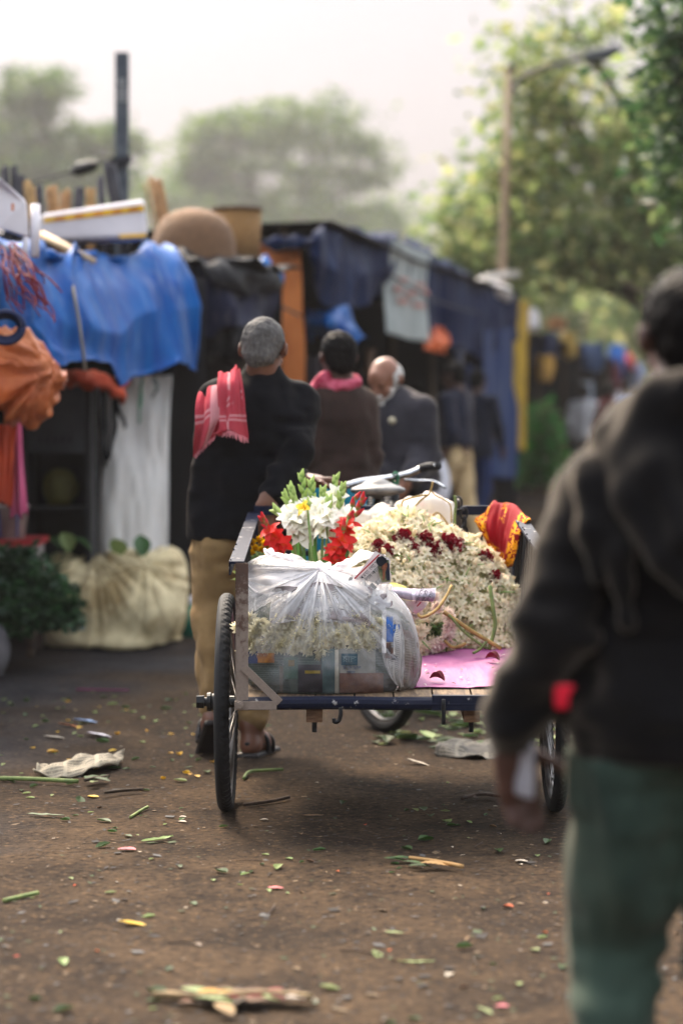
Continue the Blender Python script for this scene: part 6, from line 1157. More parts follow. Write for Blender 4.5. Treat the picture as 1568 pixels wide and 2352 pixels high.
for px, py, Y, rx, rz in ((640, 1450, 7.9, 75, 90), (760, 1440, 7.88, 110, 85), (870, 1470, 7.9, 80, 80)): f.ell(P(px, py, Y), (rx * Y / F, .16, rz * Y / F), k=.05)
f.cut((0, 7.8, zd(7.9) + .02), (0, 0, -1)); V, Fc = f.mesh(); tag(mk('leafy_filling', V + vnormals(V, Fc) * (.012 * vnoise(V * 30))[:, None], Fc, mat('dark leaf mass', (62, 74, 44), .9, (34, 40, 28), 30, bump=.6, bscale=60, bdist=.01)), 'dark green leafy mass in the middle of the clear bag', 'foliage', kind='stuff')

# ================================================================== PEOPLE: each body one continuous surface, clothes and hair grown over it
def skinmat(name, c):
    t = NT(name); v = t.coord('Object'); f = t.noise(v, 18, 4); a = lin(c)
    t.set(Base_Color=t.mix(t.ramp(f, [(.35, 0), (.65, 1)]), tuple(x * .8 for x in a), a), Roughness=.5, Specular_IOR_Level=.4, Subsurface_Weight=.12, Subsurface_Scale=.01); t.bump(t.noise(v, 220, 3), .12, .002); return t.m
def fabric(name, c, c2=None, sheen=.25, sc=7, weave=420, rough=.85):
    t = NT(name); v = t.coord('Object'); f = t.noise(v, sc, 5, .6); a = lin(c); b = lin(c2) if c2 else tuple(x * .75 for x in a)
    t.set(Base_Color=t.mix(t.ramp(f, [(.35, 0), (.65, 1)]), b, a), Roughness=rough, Specular_IOR_Level=.06, Sheen_Weight=sheen * .5, Sheen_Roughness=.45); t.b.inputs['Sheen Tint'].default_value = (1, .86, .7, 1)
    t.bump(t.math('ADD', t.noise(v, weave, 2), t.math('MULTIPLY', t.noise(v, 28, 4), 1.5)), .3, .003); return t.m
def hairmat(name, c, c2):
    t = NT(name); v = t.coord('Object', (1, 1, .35)); t.set(Base_Color=t.mix(t.ramp(t.noise(v, 70, 3, .5), [(.35, 0), (.65, 1)]), lin(c2), lin(c)), Roughness=.6, Specular_IOR_Level=.05); t.bump(t.noise(v, 160, 4), .5, .004); return t.m
EYE = mat('eye dark', (30, 22, 20), .2); 
def basis(fwd, up=(0, 0, 1)):
    f = Vector(fwd).normalized(); r = f.cross(Vector(up)).normalized(); u = r.cross(f); return Matrix((r, f, u)).transposed()   # columns right, forward, up
def head_field(fd, c, B, s=1.0, beard=False):
    w = lambda x, y, z: Vector(c) + B @ Vector((x, y, z)) * s; M = np.array(B)
    e = lambda p, r, k=.015, sub=False: fd.ell(w(*p), tuple(x * s for x in r), M, k * s, sub)
    e((0, -.012, .03), (.074, .094, .086)); e((0, .03, -.045), (.056, .064, .066), .03); e((0, .05, -.088), (.03, .03, .02), .02); e((0, .066, .03), (.052, .03, .05), .02)
    for i in (-1, 1):
        e((.031 * i, .093, .006), (.017, .013, .012), .01, True); e((.031 * i, .082, .006), (.013, .013, .013), .004); e((.036 * i, .068, -.03), (.024, .022, .02), .015); e((.03 * i, .091, .022), (.022, .008, .006), .008)
        e((.077 * i, -.008, -.002), (.009, .02, .032), .008); e((.09 * i, -.016, .004), (.007, .02, .029), .006)
    fd.cap(w(0, .094, .01), w(0, .113, -.026), .008 * s, .013 * s, .012 * s)
    for i in (-1, 1): e((.011 * i, .1, -.03), (.009, .01, .008), .006)
    e((0, .093, -.055), (.022, .01, .005), .006); e((0, .091, -.064), (.02, .01, .006), .006)
    return w
def hand_field(fd, wr, d, pn, side, s=1.0, curl=.4, thumb_out=.7):
    """palm at the wrist along d, palm facing pn, thumb on side*(d x pn)"""
    d = Vector(d).normalized(); pn = (Vector(pn) - d * d.dot(Vector(pn))).normalized(); t = d.cross(pn) * side; wr = Vector(wr); M = np.array(Matrix((t, d, pn)).transposed())
    fd.box(wr + d * .048 * s, (.04 * s, .05 * s, .015 * s), .012 * s, M, .012); fd.cap(wr - d * .02, wr + d * .03 * s, .027 * s, .026 * s, .015)
    for i, (off, L) in enumerate(((.03, .068), (.0105, .076), (-.0095, .071), (-.029, .056))):
        p = wr + t * off * s + d * .092 * s; a = curl * (.8 + .12 * i); dd = d; q = p
        for k, fr in enumerate((.45, .32, .24)):
            ang = a * (.7 + .45 * k); dd = (dd * math.cos(ang) + pn * math.sin(ang)).normalized() if k == 0 else (dd * math.cos(a) + dd.cross(d.cross(pn)).normalized() * -math.sin(a)).normalized(); e = q + dd * L * fr * s; fd.cap(q, e, (.0092 - .0008 * k) * s, (.0086 - .0009 * k) * s, .005); q = e
    b = wr + t * .034 * s + d * .022 * s; td = (t * thumb_out + d * .75 + pn * .35).normalized(); k1 = b + td * .042 * s; td2 = (td + d * .35 + pn * .25).normalized(); k2 = k1 + td2 * .03 * s
    fd.cap(b, k1, .014 * s, .011 * s, .012); fd.cap(k1, k2, .0105 * s, .0095 * s, .006); fd.cap(k2, k2 + td2 * .022 * s, .0095 * s, .008 * s, .005)
def foot_field(fd, an, heel, toe, s=1.0):
    an, heel, toe = Vector(an), Vector(heel), Vector(toe); fd.cap(an, heel, .036 * s, .032 * s, .03); fd.cap(heel, heel.lerp(toe, .62), .032 * s, .036 * s, .03); fd.cap(an, heel.lerp(toe, .5) + Vector((0, 0, .025)), .034 * s, .028 * s, .03); fd.cap(heel.lerp(toe, .62), toe, .038 * s, .02 * s, .03)
def bbox(pts, m=.16): a = np.array([tuple(p) for p in pts]); return a.min(0) - m, a.max(0) + m
def folds(V, Fc, seed, amp=.006, stretch=(14, 14, 5), ring=None):
    N = vnormals(V, Fc); d = amp * vnoise(V * np.array(stretch), seed) + amp * .5 * vnoise(V * np.array(stretch) * 2.3, seed + 3)
    for c, r, a in ring or (): 
        w = np.exp(-(np.linalg.norm(V - np.array(c), axis=1) / r) ** 2); d += a * w * vnoise(V * np.array((14, 14, 30)), seed + 7)
    return V + N * d[:, None]
def person(label, J, skin, hair, h=.008, hs=1.0, hair_kind='short', nape=-.072, torso=None, legs=True, group=None, bk=1.0):
    r = thing('person', (J['pelvis'].x, J['pelvis'].y, 0), label, 'person', group); B = J['B']; c = J['head']
    pts = [v for k, v in J.items() if isinstance(v, Vector)]; lo, hi = bbox(pts); fd = Field(lo, hi, h); w = head_field(fd, c, B, hs)
    fd.cap(w(0, -.03, -.05), J['neck'], .052 * hs, .058 * hs, .03); TB = J['TB']; M = np.array(TB); pv, ch = J['pelvis'], J['chest']
    fd.ell(ch, (.145 * bk, .085 * bk, .17 * bk), M, .05); fd.cap(pv, ch, .105 * bk, .11 * bk, .05); fd.ell(pv, (.14 * bk, .095 * bk, .11 * bk), M, .05); fd.cap(J['shL'], J['shR'], .05 * bk, .05 * bk, .04); fd.cap(J['neck'], ch, .055, .09, .05)
    for s in 'LR':
        fd.chain([J['sh' + s], J['el' + s], J['wr' + s]], [.048 * bk, .038 * bk, .026 * bk], .02); hd = J.get('hand' + s)
        if hd: hand_field(fd, J['wr' + s], *hd)
        else: hand_field(fd, J['wr' + s], J['wr' + s] - J['el' + s], TB @ Vector((1 if s == 'L' else -1, .3, 0)), -1 if s == 'L' else 1, 1.0, .35)
        if legs: fd.chain([J['hip' + s], J['kn' + s], J['an' + s]], [.075 * bk, .055 * bk, .036 * bk], .03); foot_field(fd, J['an' + s], J['he' + s], J['to' + s])
    V, Fc = fd.mesh(); mk('body', V, Fc, skin, r)
    if hair:
        e = .12 * hs; fh = Field(np.array(c) - e * 1.25, np.array(c) + e * 1.35, .006); q = lambda x, y, z: Vector(c) + B @ Vector((x, y, z)) * hs; Mh = np.array(B)
        if hair_kind == 'fringe': fh.ell(q(0, -.014, .014), tuple(x * hs for x in (.086, .102, .08)), Mh); fh.cut(q(0, 0, .045), B @ Vector((0, .25, 1))); fh.cut(q(0, .026, 0), B @ Vector((0, 1, .1)))
        else:
            fh.ell(q(0, -.014, .034), tuple(x * hs for x in (.084, .104, .096)), Mh); fh.ell(q(0, -.06, -.03), tuple(x * hs for x in (.062, .05, .05)), Mh, .03)
            fh.cut(q(0, .055, .03), B @ Vector((0, .8, -.75))); fh.cut(q(0, -.02, nape), B @ Vector((0, .15, -1)))
            for i in (-1, 1): fh.ell(q(.085 * i, .0, -.006), tuple(x * hs for x in (.022, .03, .034)), Mh, .01, True)
        V, Fc = fh.mesh(); N = vnormals(V, Fc); V = V + N * (.004 * vnoise(V * 90, 4) + .003 * vnoise(V * 180, 6))[:, None]; mk('hair', V, Fc, hair, r)
    m = MB(); 
    for i in (-1, 1): m = MB(); m.ball(w(.031 * i, .0885, .006), .0075 * hs, 10); m.build('eye', EYE, r, smooth=True)
    return r
def jacket(r, J, m, hem, h=.008, bk=1.0, collar=.03, sleeve=(.078, .062, .05), body=((.185, .118, .2), (.178, .125), (.185, .13, .1)), cuffs=True, seed=1, amp=.006, name='jacket', extra=None, hem_n=(0, 0, -1), rings=()):
    TB = J['TB']; M = np.array(TB); pv, ch = J['pelvis'], J['chest']; pts = [J[k] for k in ('shL', 'shR', 'elL', 'elR', 'wrL', 'wrR', 'neck', 'chest', 'pelvis')] + [Vector((pv.x, pv.y, hem))]; lo, hi = bbox(pts, .24); fd = Field(lo, hi, h)
    a, b, c = body; fd.ell(ch, tuple(x * bk for x in a), M, .06); mid = pv.lerp(ch, .45); fd.ell(mid, (b[0] * bk, b[1] * bk, .24), M, .07); low = Vector((pv.x, pv.y, hem + .06)); fd.ell(pv, (c[0] * bk, c[1] * bk, c[2] + .06), M, .07); fd.ell(low, (c[0] * bk * 1.02, c[1] * bk, .13), M, .07)
    fd.cap(J['shL'], J['shR'], .066 * bk, .066 * bk, .05); fd.cap(J['neck'] - Vector((0, 0, .02)), ch, .078 * bk, .12 * bk, .05)
    for s in 'LR': fd.chain([J['sh' + s], J['el' + s], J['wr' + s].lerp(J['el' + s], .2)], [x * bk for x in sleeve], .025)
    if collar: up = (J['head'] - J['neck']).normalized(); fd.cap(J['neck'], J['neck'] + up * collar, .07 * bk, .068 * bk, .02)
    if extra: extra(fd)
    fd.cut((0, 0, hem), hem_n)
    for s in 'LR': d = (J['wr' + s] - J['el' + s]).normalized(); 
    V, Fc = fd.mesh(); V = folds(V, Fc, seed, amp, (11, 11, 5), [(J['elL'], .14, .012), (J['elR'], .14, .012), (pv, .2, .006)] + list(rings)); return mk(name, V, Fc, m, r)
def trousers(r, J, m, top, cuff=.06, h=.009, rad=(.105, .085, .072), bk=1.0, seed=2, amp=.007, name='trousers', extra=None):
    pts = [J[k] for k in ('hipL', 'hipR', 'knL', 'knR', 'anL', 'anR', 'pelvis')]; lo, hi = bbox(pts, .2); fd = Field(lo, hi, h); M = np.array(J['TB']); fd.ell(J['pelvis'], (.172 * bk, .122 * bk, .15 * bk), M, .05)
    for s in 'LR':
        e = J['an' + s].lerp(J['kn' + s], cuff); fd.chain([J['hip' + s], J['kn' + s], e], [x * bk for x in rad], .03)
    if extra: extra(fd)
    fd.cut((0, 0, top), (0, 0, 1)); V, Fc = fd.mesh(); V = folds(V, Fc, seed, amp, (12, 12, 4), [(J['knL'], .13, .013), (J['knR'], .13, .013), (J['anL'], .14, .012), (J['anR'], .14, .012), (J['hipL'], .16, .012), (J['hipR'], .16, .012)]); return mk(name, V, Fc, m, r)
def sandals(r, J, m, s_='LR', sole=.012):
    for s in s_:
        he, to, an = J['he' + s], J['to' + s], J['an' + s]; d = (to - he).normalized(); side = d.cross(Vector((0, 0, 1))).normalized(); up = side.cross(d).normalized(); lo, hi = bbox([he, to], .1); fd = Field(lo, hi, .006); M = np.array(Matrix((side, d, up)).transposed())
        L = (to - he).length; fd.box(he.lerp(to, .5) - up * .037, (.046, L / 2 + .045, sole), .01, M, .01)
        V, Fc = fd.mesh(); q = mk('sandal', V, Fc, m, r)
        b = MB(); c = he.lerp(to, .62); 
        for t_ in (.42, .72): c = he.lerp(to, t_); hh = .045 if t_ < .6 else .036; b.tube(smooth_path([c - side * .046 - up * .035, c - side * .04 + up * hh * .4, c + up * hh, c + side * .04 + up * hh * .4, c + side * .046 - up * .035], 5), .009, 7)
        b.tube(smooth_path([he + side * .03 + d * .06, he - d * .04 + up * .012, he - side * .03 + d * .06], 5), .007, 7); b.build('sandal_strap', m, q, smooth=True)
def joints(**k): return k
SK1, SK2, SK3 = skinmat('brown skin', (104, 66, 48)), skinmat('dark skin', (76, 48, 38)), skinmat('light brown skin', (134, 88, 66))

# ---- the grey haired man at the cart
Y0 = 9.28; TB = basis((.28, 1, -.12)); JA = joints(B=basis((.22, 1, -.18)), TB=TB, head=P(606, 806, 9.24), neck=P(604, 872, 9.24), chest=P(592, 965, 9.26), pelvis=P(562, 1215, 9.3),
    shL=P(508, 924, 9.2), shR=P(684, 922, 9.3), elL=P(560, 1075, 9.56), wrL=P(712, 1105, 9.42), elR=P(678, 1040, 9.16), wrR=P(612, 1152, 9.02), hipL=P(512, 1268, 9.3), hipR=P(606, 1268, 9.34), knL=P(500, 1440, 9.36), knR=P(610, 1440, 9.42),
    anL=P(495, 1628, 9.18), heL=P(490, 1652, 9.15), toL=P(476, 1698, 9.27), anR=P(576, 1662, 9.2), heR=P(575, 1706, 9.17), toR=P(612, 1714, 9.34))
JA['handR'] = (Vector((-.05, -.1, -1)), Vector((-.2, 1, -.2)), 1, 1.02, .5, .5); JA['handL'] = (Vector((.7, -.1, -.02)), Vector((0, -.2, -1)), -1, 1.0, .55, .5)
JA['heR'].z = .04; JA['toR'].z = .036
A = person('grey haired man in a black jacket and khaki trousers pushing the flower cart', JA, SK1, None, .0065)
GREYH = hairmat('grey hair', (98, 95, 92), (76, 73, 72))
e = .13; c = JA['head']; B = JA['B']; fh = Field(np.array(c) - .15, np.array(c) + .16, .005); q = lambda x, y, z: Vector(c) + B @ Vector((x, y, z))
fh.ell(q(0, -.014, .034), (.083, .103, .094), np.array(B)); fh.ell(q(0, -.06, -.03), (.062, .05, .05), np.array(B), .03); fh.cut(q(0, .06, .03), B @ Vector((0, .8, -.75))); fh.cut(q(0, -.02, -.078), B @ Vector((0, .15, -1)))
for i in (-1, 1): fh.ell(q(.085 * i, .0, -.006), (.022, .03, .034), np.array(B), .01, True)
V, Fc = fh.mesh(); N = vnormals(V, Fc); V = V + N * (.005 * vnoise(V * 32, 4) + .003 * vnoise(V * 110, 6))[:, None]; ho = mk('hair', V, Fc, GREYH, A)
g = np.random.default_rng(3); k = g.choice(len(V), 1800); b = V[k]; nn = N[k]; tdir = nn * .35 + np.array(B @ Vector((0, -.5, -.75))) + g.normal(size=nn.shape) * .3; tdir /= np.linalg.norm(tdir, axis=1, keepdims=True); L = g.uniform(.008, .017, (len(k), 1)); sw = np.cross(tdir, nn); sw /= np.linalg.norm(sw, axis=1, keepdims=True) + 1e-9
VV = np.stack([b - sw * .0008, b + sw * .0008, b + tdir * L], 1).reshape(-1, 3); mk('hair_tufts', VV, np.arange(len(VV)).reshape(-1, 3), GREYH, A, smooth=False)['kind'] = 'stuff'
BLKJ = fabric('black wool jacket', (12, 13, 19), (7, 8, 13), .08); hemz = P(0, 1236, 9.3).z
def jx(fd):
    fd.cap(P(480, 1000, 9.24), P(484, 1226, 9.28), .06, .075, .1); fd.cap(P(640, 1010, 9.26), P(640, 1225, 9.3), .07, .075, .1); fd.cap(P(540, 925, 9.16), P(560, 1180, 9.22), .05, .06, .12)
jacket(A, JA, BLKJ, hemz, .0075, 1.0, .028, (.08, .066, .056), ((.175, .125, .2), (.17, .125), (.17, .128, .1)), seed=3, amp=.011, extra=jx, rings=[(P(640, 1040, 9.15), .2, .012), (P(560, 1100, 9.15), .3, .008)])
KH = fabric('khaki cotton', (140, 114, 78), (114, 90, 60), .15)
def tx(fd): fd.cap(P(507, 1255, 9.3), P(498, 1420, 9.3), .105, .088, .05); fd.cap(P(494, 1430, 9.24), P(500, 1490, 9.2), .082, .07, .03); fd.cap(P(500, 1490, 9.2), P(503, 1580, 9.17), .07, .048, .03)
trousers(A, JA, KH, hemz + .05, .06, .0075, (.105, .088, .062), seed=5, amp=.012, extra=tx)
sandals(A, JA, mat('sandal leather', (34, 28, 28), .6, (24, 20, 20), 20), sole=.014)
for f_, pts in (('button', [P(622, 1216, 9.13)]),): m = MB(); m.ball(pts[0], .009, 8); m.build('button', mat('black button', (40, 40, 46), .3), A, smooth=True)
# checked scarf over the shoulder
t = NT('red checked cotton'); v = t.coord('UV'); sx = t.new('SeparateXYZ'); t.l.new(v, sx.inputs[0]); U, W = sx.outputs[0], sx.outputs[1]
st = lambda x, f, lo: t.ramp(t.math('FRACT', t.math('MULTIPLY', x, f)), [(lo, 0), (lo + .03, 1)], 'LINEAR')
chk = t.math('MULTIPLY_ADD', st(U, 34, .5), .5, t.math('MULTIPLY', st(W, 58, .5), .5)); band = t.math('MAXIMUM', t.math('MULTIPLY', t.ramp(U, [(.30, 0), (.31, 1), (.42, 1), (.43, 0)]), 1.0), t.ramp(W, [(.36, 0), (.37, 1), (.385, 1), (.395, 0), (.41, 0), (.42, 1), (.435, 1), (.445, 0)]))
cc = t.mix(chk, lin((136, 3, 24)), t.mix(t.math('MULTIPLY', st(W, 58, .5), 1.0), lin((156, 44, 62)), lin((190, 98, 108)))); cc = t.mix(t.math('MULTIPLY', band, .4), cc, lin((216, 186, 188))); cc = t.mix(.1, cc, lin((160, 20, 40)))
t.set(Base_Color=cc, Roughness=.9, Specular_IOR_Level=.05); t.bump(t.noise(t.coord('Object'), 300, 2), .3, .002); SCF = t.m
sy = 9.1
cloth('scarf', [[P(500, 905, 9.38), P(528, 890, 9.38), P(560, 880, 9.4)], [P(474, 896, 9.26), P(508, 868, 9.24), P(548, 848, 9.24)], [P(462, 908, 9.16), P(505, 874, 9.12), P(547, 846, 9.13)], [P(454, 940, 9.09), P(508, 912, 9.04), P(553, 880, 9.05)],
                [P(452, 985, 9.07), P(510, 950, 9.02), P(558, 925, 9.02)], [P(449, 1018, 9.08), P(500, 980, 9.03), P(562, 968, 9.02)], [P(447, 1048, 9.1), P(480, 1012, 9.05), P(506, 992, 9.03)]], SCF, A, 90, 90, [(.016, 7, 1.2), (.008, 16, 2.5)], .004, 0, 3)
sf = cloth('scarf_end', [[P(505, 862, 9.14), P(530, 850, 9.12), P(550, 846, 9.14)], [P(500, 890, 9.06), P(532, 878, 9.02), P(556, 890, 9.05)], [P(500, 945, 9.04), P(532, 940, 9.0), P(560, 940, 9.02)], [P(502, 985, 9.03), P(530, 982, 8.99), P(566, 990, 9.02)], [P(508, 990, 9.03), P(536, 992, 8.99), P(568, 1008, 9.02)]], SCF, A, 50, 60, [(.012, 6, 1.2), (.006, 13, 2)], .004, 0, 6)
m = MB(); q_ = random.Random(2)
for i in range(34):
    u = i / 33; a = P(508, 990, 9.025).lerp(P(536, 992, 8.985), min(u * 2, 1)) if u < .5 else P(536, 992, 8.985).lerp(P(568, 1008, 9.015), u * 2 - 1); m.tube([a + Vector((0, 0, .004)), a + Vector((q_.uniform(-.004, .004), 0, -q_.uniform(.012, .024)))], .0013, 4)
for i in range(20):
    u = i / 19; a = P(447, 1046, 9.09).lerp(P(494, 1002, 9.04), u); m.tube([a + Vector((0, 0, .004)), a + Vector((q_.uniform(-.004, .004), 0, -q_.uniform(.008, .016)))], .0013, 4)
m.build('scarf_fringe', mat('fringe cotton', (226, 140, 150), .9), A)['kind'] = 'stuff'

# ---- the man in the brown sweater
Y = 11.2; JB = joints(B=basis((-.35, 1, .02)), TB=basis((-.3, 1, 0)), head=P(776, 822, Y), neck=P(779, 885, Y), chest=P(782, 960, Y), pelvis=P(784, 1120, Y), shL=P(728, 925, Y - .05), shR=P(832, 930, Y + .05), elL=P(706, 1040, Y - .08), wrL=P(730, 1100, Y + .15), elR=P(848, 1050, Y + .02), wrR=P(838, 1120, Y + .2),
    hipL=P(752, 1170, Y), hipR=P(812, 1170, Y), knL=P(750, 1370, Y + .02), knR=P(815, 1370, Y), anL=P(748, 1560, Y), anR=P(816, 1560, Y), heL=P(748, 1575, Y - .03), heR=P(816, 1575, Y - .03), toL=P(740, 1578, Y + .14), toR=P(810, 1578, Y + .14))
for k in ('heL', 'heR', 'toL', 'toR'): JB[k].z = .036
Bm = person('dark haired man in a brown sweater with a pink scarf standing beyond the cart', JB, SK2, hairmat('black hair', (18, 15, 15), (10, 9, 9)), .009, .98)
jacket(Bm, JB, fabric('brown knit', (56, 42, 38), (42, 32, 29), .25), P(0, 1108, Y).z, .009, .98, .01, (.072, .06, .05), ((.18, .118, .19), (.165, .118), (.16, .12, .09)), seed=9, name='sweater')
trousers(Bm, JB, fabric('teal cotton', (38, 132, 156), (26, 104, 128), .2), P(0, 1080, Y).z, .1, .01, (.115, .11, .105), 1.02, 10, name='wrap_skirt')
fs = Field(P(700, 960, Y) - Vector((0, .35, 0)), P(880, 820, Y) + Vector((0, .35, 0)), .007)
for i in range(10):
    a0, a1 = 2 * math.pi * i / 10, 2 * math.pi * (i + 1) / 10; f_ = lambda a: P(779, 874, Y) + JB['TB'] @ Vector((.078 * math.cos(a), .075 * math.sin(a), .014 * math.sin(a * 1 + .6) - .012)); fs.cap(f_(a0), f_(a1), .026, .026, .02)
fs.cap(P(745, 868, Y - .06), P(716, 905, Y - .06), .032, .03, .02); fs.cap(P(716, 905, Y - .05), P(712, 950, Y + .06), .028, .03, .02); V, Fc = biggest(*fs.mesh()); mk('scarf', folds(V, Fc, 4, .008, (30, 30, 30)), Fc, mat('pink checked cotton', (184, 84, 104), .85, (140, 30, 56), 16, lo=.42, hi=.58), Bm)

# ---- the bald man with a white beard
Y = 12.4; JC = joints(B=basis((-.52, -.8, -.42)), TB=basis((-.6, -.78, -.08)), head=P(884, 874, Y - .05), neck=P(904, 918, Y), chest=P(916, 985, Y), pelvis=P(922, 1110, Y + .02), shL=P(966, 946, Y - .1), shR=P(872, 944, Y + .1), elL=P(980, 1046, Y - .13), wrL=P(936, 1106, Y - .27), elR=P(858, 1044, Y + .02), wrR=P(872, 1104, Y - .18),
    hipL=P(944, 1150, Y - .06), hipR=P(900, 1150, Y + .06), knL=P(944, 1330, Y - .1), knR=P(898, 1330, Y + .04), anL=P(944, 1500, Y - .06), anR=P(898, 1500, Y + .06), heL=P(948, 1510, Y - .03), heR=P(902, 1510, Y + .09), toL=P(905, 1510, Y - .18), toR=P(858, 1510, Y - .06))
for k in ('heL', 'heR', 'toL', 'toR'): JC[k].z = .036
C = person('bald man with a white beard in a grey jacket looking down', JC, SK3, hairmat('white hair', (206, 202, 196), (150, 146, 140)), .009, 1.0, 'fringe')
jacket(C, JC, fabric('grey jacket', (56, 54, 60), (42, 41, 46), .3), P(0, 1130, Y).z, .009, 1.12, .0, (.078, .066, .055), ((.18, .135, .19), (.17, .14), (.17, .14, .1)), seed=12)
trousers(C, JC, fabric('dark trousers', (32, 30, 33), None), P(0, 1105, Y).z, .06, .011, (.1, .08, .07), 1, 13)
q = lambda x, y, z: Vector(JC['head']) + JC['B'] @ Vector((x, y, z)); fb_ = Field(np.array(JC['head']) - .17, np.array(JC['head']) + .17, .006); fb_.ell(q(0, .062, -.095), (.046, .04, .045), np.array(JC['B'])); 
for i in (-1, 1): fb_.ell(q(.05 * i, .03, -.06), (.016, .036, .05), np.array(JC['B']), .03)
fb_.ell(q(0, .1, -.047), (.03, .012, .008), np.array(JC['B']), .01); V, Fc = fb_.mesh(); mk('beard', folds(V, Fc, 2, .006, (60, 60, 60)), Fc, mat('white beard hair', (208, 202, 194), .8, (168, 160, 152), 60), C)
fc_ = Field(np.array(JC['neck']) - .2, np.array(JC['neck']) + .2, .008)
for i in range(10): a0, a1 = 2 * math.pi * i / 10, 2 * math.pi * (i + 1) / 10; f_ = lambda a: JC['neck'] + JC['TB'] @ Vector((.085 * math.cos(a), .08 * math.sin(a), .012)); fc_.cap(f_(a0), f_(a1), .024, .024, .02)
V, Fc = fc_.mesh(); mk('collar', V, Fc, fabric('blue collar', (40, 58, 96), None), C); m = MB(); m.ball(P(900, 966, Y - .2), .02, 10); m.build('badge', mat('pale badge', (190, 178, 150), .6), C, smooth=True)

# ---- two walkers deeper in the lane
def walker(label, px, Y, hz, yaw, top, bot, skin, hair, stride=.16, seed=0, group=None, h=.012, hem=.78, waist=.86):
    X = (px - CX) * Y / F; k = hz / 1.66; Bw = basis((math.sin(yaw), math.cos(yaw), 0)); q = lambda x, y, z: Vector((X, Y, 0)) + Bw @ Vector((x * k, y * k, z * k))
    J = joints(B=basis((math.sin(yaw), math.cos(yaw), -.1)), TB=Bw, head=q(0, .03, 1.53), neck=q(0, -.01, 1.4), chest=q(0, 0, 1.22), pelvis=q(0, 0, .9), shL=q(-.17, 0, 1.34), shR=q(.17, 0, 1.34), elL=q(-.22, -.08, 1.07), elR=q(.22, .06, 1.07), wrL=q(-.22, .0, .84), wrR=q(.2, .16, .88),
        hipL=q(-.085, 0, .86), hipR=q(.085, 0, .86), knL=q(-.09, stride * .7, .47), knR=q(.09, -stride * .2, .47), anL=q(-.09, stride, .085), anR=q(.09, -stride, .1), heL=q(-.09, stride - .04, .036), heR=q(.09, -stride - .04, .045), toL=q(-.1, stride + .15, .034), toR=q(.1, -stride + .13, .034))
    r = person(label, J, skin, hair, h, .98, group=group); jacket(r, J, top, .78 * k if hem == .78 else hem * k, h, .95, .01, (.07, .058, .048), seed=seed, name='shirt'); trousers(r, J, bot, waist * k, .05, h, (.098, .08, .066), .95, seed + 1); return r
HB = hairmat('black hair 2', (16, 14, 14), (9, 8, 8))
walker('dark haired walker in a dark blue shirt and tan trousers past the bald man', 1048, 20, 1.68, -1.0, fabric('dark blue shirt', (34, 38, 54), None), fabric('tan trousers', (206, 180, 138), (176, 150, 110), .3), SK2, HB, .22, 21, hem=.96, waist=1.0)
walker('walker in a navy top and navy jeans partly hidden by the one in tan trousers', 1094, 24, 1.66, .5, fabric('navy top', (28, 34, 50), None), fabric('navy jeans', (26, 44, 84), None), SK2, HB, .16, 24)
walker('distant person in maroon standing by the far stalls', 1396, 33, 1.6, 1.2, fabric('maroon kurta', (110, 44, 56), None), fabric('grey cloth', (90, 88, 96), None), SK2, HB, .05, 27, None, .02)
walker('distant person in pale blue among the far stalls', 1440, 38, 1.62, -.8, fabric('pale blue shirt', (120, 150, 200), None), fabric('dark cloth', (50, 50, 60), None), SK2, HB, .1, 30, None, .02)
walker('distant person in a white shirt walking near the end of the lane', 1340, 36, 1.58, .2, fabric('white shirt', (190, 190, 196), None), fabric('dark cloth 2', (46, 50, 66), None), SK2, HB, .15, 33, None, .02)
V, Fc = gathered_sack('s', '', (P(1000, 0, 16.2).x, 16.2, .62), .09, .09, .36, CREAM, 44); 
tag(mk('sack', V, Fc, mat('white plastic sack', (206, 204, 210), .6)), 'white sack standing on the dark crate beside the walker in tan trousers', 'sack'); crate('dark slatted crate holding the white sack behind the bald man', (P(1000, 0, 16.2).x, 16.2, 0), .34, .34, .62, WOODD)

# ---- the youth in the near foreground
Y = 4.3; k = Y / F; TBy = basis((-.05, 1, 0)); X0 = 1572
JD = joints(B=basis((-.12, 1, -.05)), TB=TBy, head=P(1580, 782, 4.33), neck=P(1578, 925, 4.3), chest=P(1572, 1130, 4.3), pelvis=P(1560, 1640, 4.3), shL=P(1362, 1152, 4.3), shR=P(1790, 1150, 4.32), elL=P(1272, 1440, 4.26), wrL=P(1176, 1712, 4.34), elR=P(1900, 1440, 4.26), wrR=P(1920, 1720, 4.36),
    hipL=P(1455, 1735, 4.3), hipR=P(1675, 1735, 4.3), knL=P(1420, 2170, 4.42), knR=P(1690, 2200, 4.32), anL=P(1392, 2510, 4.26), anR=P(1700, 2600, 4.4), heL=P(1392, 2600, 4.2), heR=P(1700, 2640, 4.36), toL=P(1385, 2610, 4.36), toR=P(1705, 2650, 4.52))
for s_ in 'LR': JD['he' + s_].z = .04; JD['to' + s_].z = .036
JD['handL'] = (Vector((.14, .1, -1)), Vector((.3, -.95, .1)), -1, 1.0, .3, 1.25)
D = person('youth in a dark hooded jacket and green trousers seen from behind at the picture edge', JD, SK2, hairmat('brown black hair', (17, 12, 10), (8, 7, 7)), .008, 1.0, bk=.95, nape=-.1)
HOOD = fabric('charcoal hoodie', (15, 14, 16), (9, 9, 12), .55, 5)
